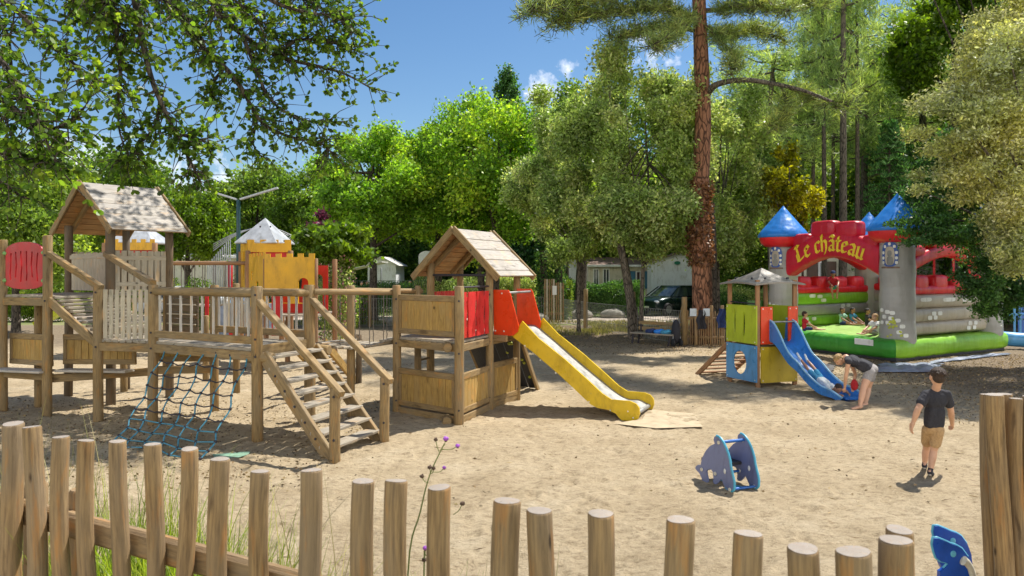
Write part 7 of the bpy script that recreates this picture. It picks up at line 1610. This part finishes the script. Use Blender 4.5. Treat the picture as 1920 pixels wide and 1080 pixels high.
    if cap:
        c = MB(); c.ell(hd(0, -.06, .24), (hh * .42, hh * .46, hh * .34), 18, 10, M); c.ell(hd(0, .42, .14), (hh * .28, hh * .28, hh * .035), 16, 6, M); fuse(c, 'cap', cap, o, hh * .03, 1)
    # shirt
    t = MB(); trunk(t, 1.12, -.04); 
    for sd_ in ('l', 'r'):
        A, E_ = J['sh' + sd_], J['el' + sd_]
        if sleeve > 0: t.cap(A - Vector((0, 0, .004)), .051 * s, lerp(A, E_, sleeve), .055 * s)
    t.ell(J['pel'] + spine * torso * (.28 - .06 * hem), (wdt * .455, .098 * b, torso * (.22 + .08 * hem)), 20, 12, Mt, .42)
    t.cap(J['neck'] - spine * .05 * s, .06 * b, J['neck'] - spine * .015 * s, .052 * b)
    fuse(t, 'shirt', shirt, o, vox * 1.1, 2)
    sh_ = MB(); sh_.ell(J['pel'] - spine * .02 * s, (wdt * .43, .090 * b, .12 * b), 16, 10, Mt, .85)
    for sd_ in ('l', 'r'): Hp, Kn = J['hi' + sd_], J['kn' + sd_]; sh_.cap(Hp, .086 * b, lerp(Hp, Kn, leg), .080 * b)
    fuse(sh_, 'shorts', shorts, o, vox * 1.1, 2)
    if shoes:
        for sd_ in ('l', 'r'):
            An, To = J['an' + sd_], J['to' + sd_]; ft = To - An; q = MB(); dn = Vector((0, 0, -.012 * b))
            q.cap(An - ft * .22 + dn, .036 * b, An + ft * .3 + dn, .040 * b); q.cap(An + ft * .3 + dn, .040 * b, To + ft * .08, .033 * b); q.cap(An + dn, .040 * b, An + Vector((0, 0, .018 * b)), .038 * b); so_ = fuse(q, 'shoe', shoes, o, vox * .9, 2)
            q = MB(); n_ = Vector((0, 0, -1)); q.cap(An - ft * .25 + Vector((0, 0, -.038 * b)), .022 * b, To + ft * .12 + Vector((0, 0, -.018 * b)), .024 * b); fuse(q, 'sole', 'sole', so_, vox * .9, 1)
            if socks: q = MB(); Kn = J['kn' + sd_]; q.cap(An, .036 * b, lerp(An, Kn, .20), .037 * b); fuse(q, 'sock', socks, o, vox, 1)
    return o
# boy walking away
bx = lambda px, py, Y: W(px, py, Y)
Yb = 8.1
person('boy seen from behind in dark t-shirt and khaki shorts walking away across the sand', dict(
    head=W(1758, 707, 8.02), neck=W(1755, 729, 8.06), shl=W(1736, 739, 8.08), shr=W(1775, 739, 8.05), ell=W(1721, 768, 8.0), wrl=W(1713, 790, 8.02), elr=W(1783, 771, 8.12), wrr=W(1785, 792, 8.28),
    pel=W(1751, 797, 8.10), hil=W(1740, 806, 8.14), hir=W(1759, 806, 8.08), knl=W(1737, 840, 8.30), anl=W(1733.5, 872, 8.34), tol=W(1734, 872, 8.50), knr=W(1751, 844, 8.12), anr=W(1744, 885, 8.08), tor=W(1748, 889, 8.24),
    thl=(0, 1, 0), thr=(0, 1, 0), pnl=(1, 0, 0), pnr=(-1, 0, 0)), .205, (.12, 1, -.08), (0, .05, 1), shirt='cloth_black', shorts='cloth_khaki', shoes='cloth_black', socks='cloth_black', vox=.0062, sleeve=.55, leg=.66, build=.76, hs=.92)
# woman bending at the foot of the blue slide
Yw = 12.35
person('woman in dark sleeveless top and grey shorts bending over the foot of the blue slide', dict(
    head=W(1573, 675, 12.45), neck=W(1586, 671, 12.45), shl=W(1591, 678, 12.22), shr=W(1593, 673, 12.62), ell=W(1586, 706, 12.25), wrl=W(1584, 727, 12.35), elr=W(1604, 702, 12.7), wrr=W(1600, 722, 12.7),
    pel=W(1631, 690, 12.4), hil=W(1631, 697, 12.28), hir=W(1634, 697, 12.52), knl=W(1619, 728, 12.18), anl=W(1612, 763, 12.1), tol=W(1598, 766.5, 12.05), knr=W(1628, 727, 12.55), anr=W(1622, 759, 12.45), tor=W(1609, 762.5, 12.4),
    thl=(-1, 0, 0), thr=(-1, 0, 0), pnl=(0, 1, 0), pnr=(0, -1, 0)), .185, (-.75, -.1, -.75), (-.75, .1, .55), hair='hair_blond', shirt='cloth_black', shorts='cloth_grey', vox=.0075, sleeve=0, leg=.42, build=1.12, hs=.8, hem=.4)
m = MB(); m.ell(W(1602, 722, 12.6), (.06, .05, .09), 12, 9); m.ell(W(1601, 715, 12.6), (.035, .03, .035), 10, 7); o = m.build('small_bag', 'cloth_red'); o['label'] = 'small red and black bag held in the bending woman\'s hand'; o['category'] = 'bag'
# child lying head down on the blue slide
def onsl(t_, x, z_): 
    i = min(range(nP), key=lambda k: abs(path[k].x - t_)); return SO - ld * t_ + rd * x + Vector((0, 0, path[i].z + z_))
person('small child in white top sliding head first on the blue slide', dict(
    head=onsl(1.50, .0, .12), neck=onsl(1.40, .0, .08), shl=onsl(1.36, .09, .085), shr=onsl(1.36, -.09, .085), ell=onsl(1.50, .17, .07), wrl=onsl(1.60, .13, .05), elr=onsl(1.50, -.17, .07), wrr=onsl(1.62, -.12, .05),
    pel=onsl(1.08, 0, .09), hil=onsl(1.04, .05, .085), hir=onsl(1.04, -.05, .085), knl=onsl(.85, .07, .085), anl=onsl(.66, .08, .11), tol=onsl(.60, .08, .17), knr=onsl(.84, -.07, .085), anr=onsl(.68, -.09, .16), tor=onsl(.60, -.09, .20)),
    .17, (.1, -.9, -.25), (.2, -.5, .8), skin='skin_tan', hair='hair_brown', shirt='cloth_white', shorts='cloth_blue', shoes='cloth_white', vox=.008, sleeve=.4, leg=.7, build=.72, hs=.7)
# children in the castle
def sitter(label, px, Y, zseat, face, hair, shirt, shorts, skin='skin_tan', sc=1.0, hl=0, cap=None, lean=0, knees=.0, sleeve=.5, legdir=None, drop=0, arms=.3):
    f = Vector(face).normalized(); r_ = Vector((f.y, -f.x, 0)); p = Vector((X(px, Y), Y, zseat)); ldv = Vector(legdir).normalized() if legdir else f; rl = Vector((ldv.y, -ldv.x, 0))
    P_ = lambda x, y, z_: p + r_ * (x * sc) + f * (y * sc) + Vector((0, 0, z_ * sc)); Q = lambda x, y, z_: p + rl * (x * sc) + ldv * (y * sc) + Vector((0, 0, z_ * sc))
    return person(label, dict(head=P_(0, lean + .02, .50), neck=P_(0, lean, .385), shl=P_(-.115, lean, .355), shr=P_(.115, lean, .355), ell=P_(-.15, lean + .12, .22), wrl=P_(-.10, arms, .12 + knees * .6), elr=P_(.15, lean + .12, .22), wrr=P_(.08, arms, .12 + knees * .6),
        pel=P_(0, 0, .08), hil=Q(-.06, .02, .075), hir=Q(.06, .02, .075), knl=Q(-.10, .27, .07 + knees), anl=Q(-.07, .50 - knees * .6 - drop * .5, .045 - drop), tol=Q(-.07, .62 - knees * .5 - drop * .5, .06 - drop), knr=Q(.09, .27, .07 + knees), anr=Q(.05, .48 - knees * .6 - drop * .5, .045 - drop), tor=Q(.05, .60 - knees * .5 - drop * .5, .06 - drop)),
        .20 * sc, (f.x, f.y, -.1), (0, 0, 1), skin=skin, hair=hair, shirt=shirt, shorts=shorts, vox=.011, sleeve=sleeve, leg=.7, build=.8 * sc, hairlong=hl, cap=cap, hs=.8 * sc)
GK = 'children sitting on the bouncy castle'
sitter('child in mint green t-shirt sitting left of the row along the castle back wall', 1579, 23.2, .56, (.5, -.85, 0), 'hair_brown', 'cloth_mint', 'cloth_navy', sc=.88)
sitter('child in blue checked shirt sitting in the middle of the row in the castle', 1598, 23.2, .56, (.6, -.8, 0), 'hair_black', 'cloth_blue', 'cloth_grey', sc=.88)
sitter('dark-haired child in black shirt sitting at the right of the row in the castle', 1626, 22.6, .56, (.75, -.6, 0), 'hair_black', 'cloth_black', 'cloth_black', sc=.88)
sitter('fair-haired girl in pale top sitting at the castle edge against the right turret', 1641, 19.55, .55, (-.95, -.3, 0), 'hair_blond', 'cloth_white', 'cloth_grey', skin='skin', sc=.92, hl=.2, knees=.05)
sitter('child in dark red top sitting at the castle edge right behind the play house', 1508, 20.9, .56, (.9, -.2, 0), 'hair_brown', 'cloth_red', 'cloth_navy', skin='skin', sc=.88)
sitter('boy in red shirt and blue cap sitting up on the red castle wall', 1562, 23.35, 1.63, (-.25, -1, 0), 'hair_brown', 'cloth_red', 'cloth_teal', sc=.92, cap='cloth_navy', drop=.34)
# far figures beyond the fence
def stander(label, px, Y, h_, shirt, hair='hair_brown', group=None, face=(0, -1, 0), sit=0):
    s = h_ / 1.7; f = Vector(face); r_ = Vector((f.y, -f.x, 0)); p = Vector((X(px, Y), Y, -.02)); P_ = lambda x, y, z_: p + r_ * (x * s) + f * (y * s) + Vector((0, 0, z_ * s))
    return person(label, dict(head=P_(0, .02, 1.58), neck=P_(0, 0, 1.44), shl=P_(-.19, 0, 1.38), shr=P_(.19, 0, 1.38), ell=P_(-.25, 0, 1.1), wrl=P_(-.24, .06, .86), elr=P_(.25, 0, 1.1), wrr=P_(.24, .06, .86), pel=P_(0, 0, .93), hil=P_(-.09, 0, .9), hir=P_(.09, 0, .9), knl=P_(-.1, .02, .48), anl=P_(-.1, 0, .08), tol=P_(-.1, .16, .04), knr=P_(.1, .02, .48), anr=P_(.1, 0, .08), tor=P_(.1, .16, .04)), .22 * s, (f.x, f.y, 0), (0, 0, 1), hair=hair, shirt=shirt, shorts='cloth_navy', shoes='cloth_black', vox=.02, sleeve=.5, leg=.7, build=1.1 * s)
for px, Y, h_, st_, lb in ((678, 42, 1.65, 'cloth_black', 'distant person in black standing left of the oak trunk beyond the green fence'), (689, 41.5, 1.7, 'cloth_white', 'distant person in white standing beside the person in black beyond the green fence'), (707, 41, 1.6, 'cloth_blue', 'distant person in blue just left of the single oak trunk'), (756, 43, 1.7, 'cloth_black', 'distant person in dark clothes right of the single oak trunk'), (769, 42.5, 1.75, 'cloth_navy', 'distant taller person in navy, nearest the basketball hoop'), (388, 34, 1.6, 'cloth_red', 'distant person in red at the trampolines under the rope bridge'), (366, 35, 1.6, 'paint_lime', 'distant person in a yellow vest beside the white car')):
    stander(lb, px, Y, h_, st_)
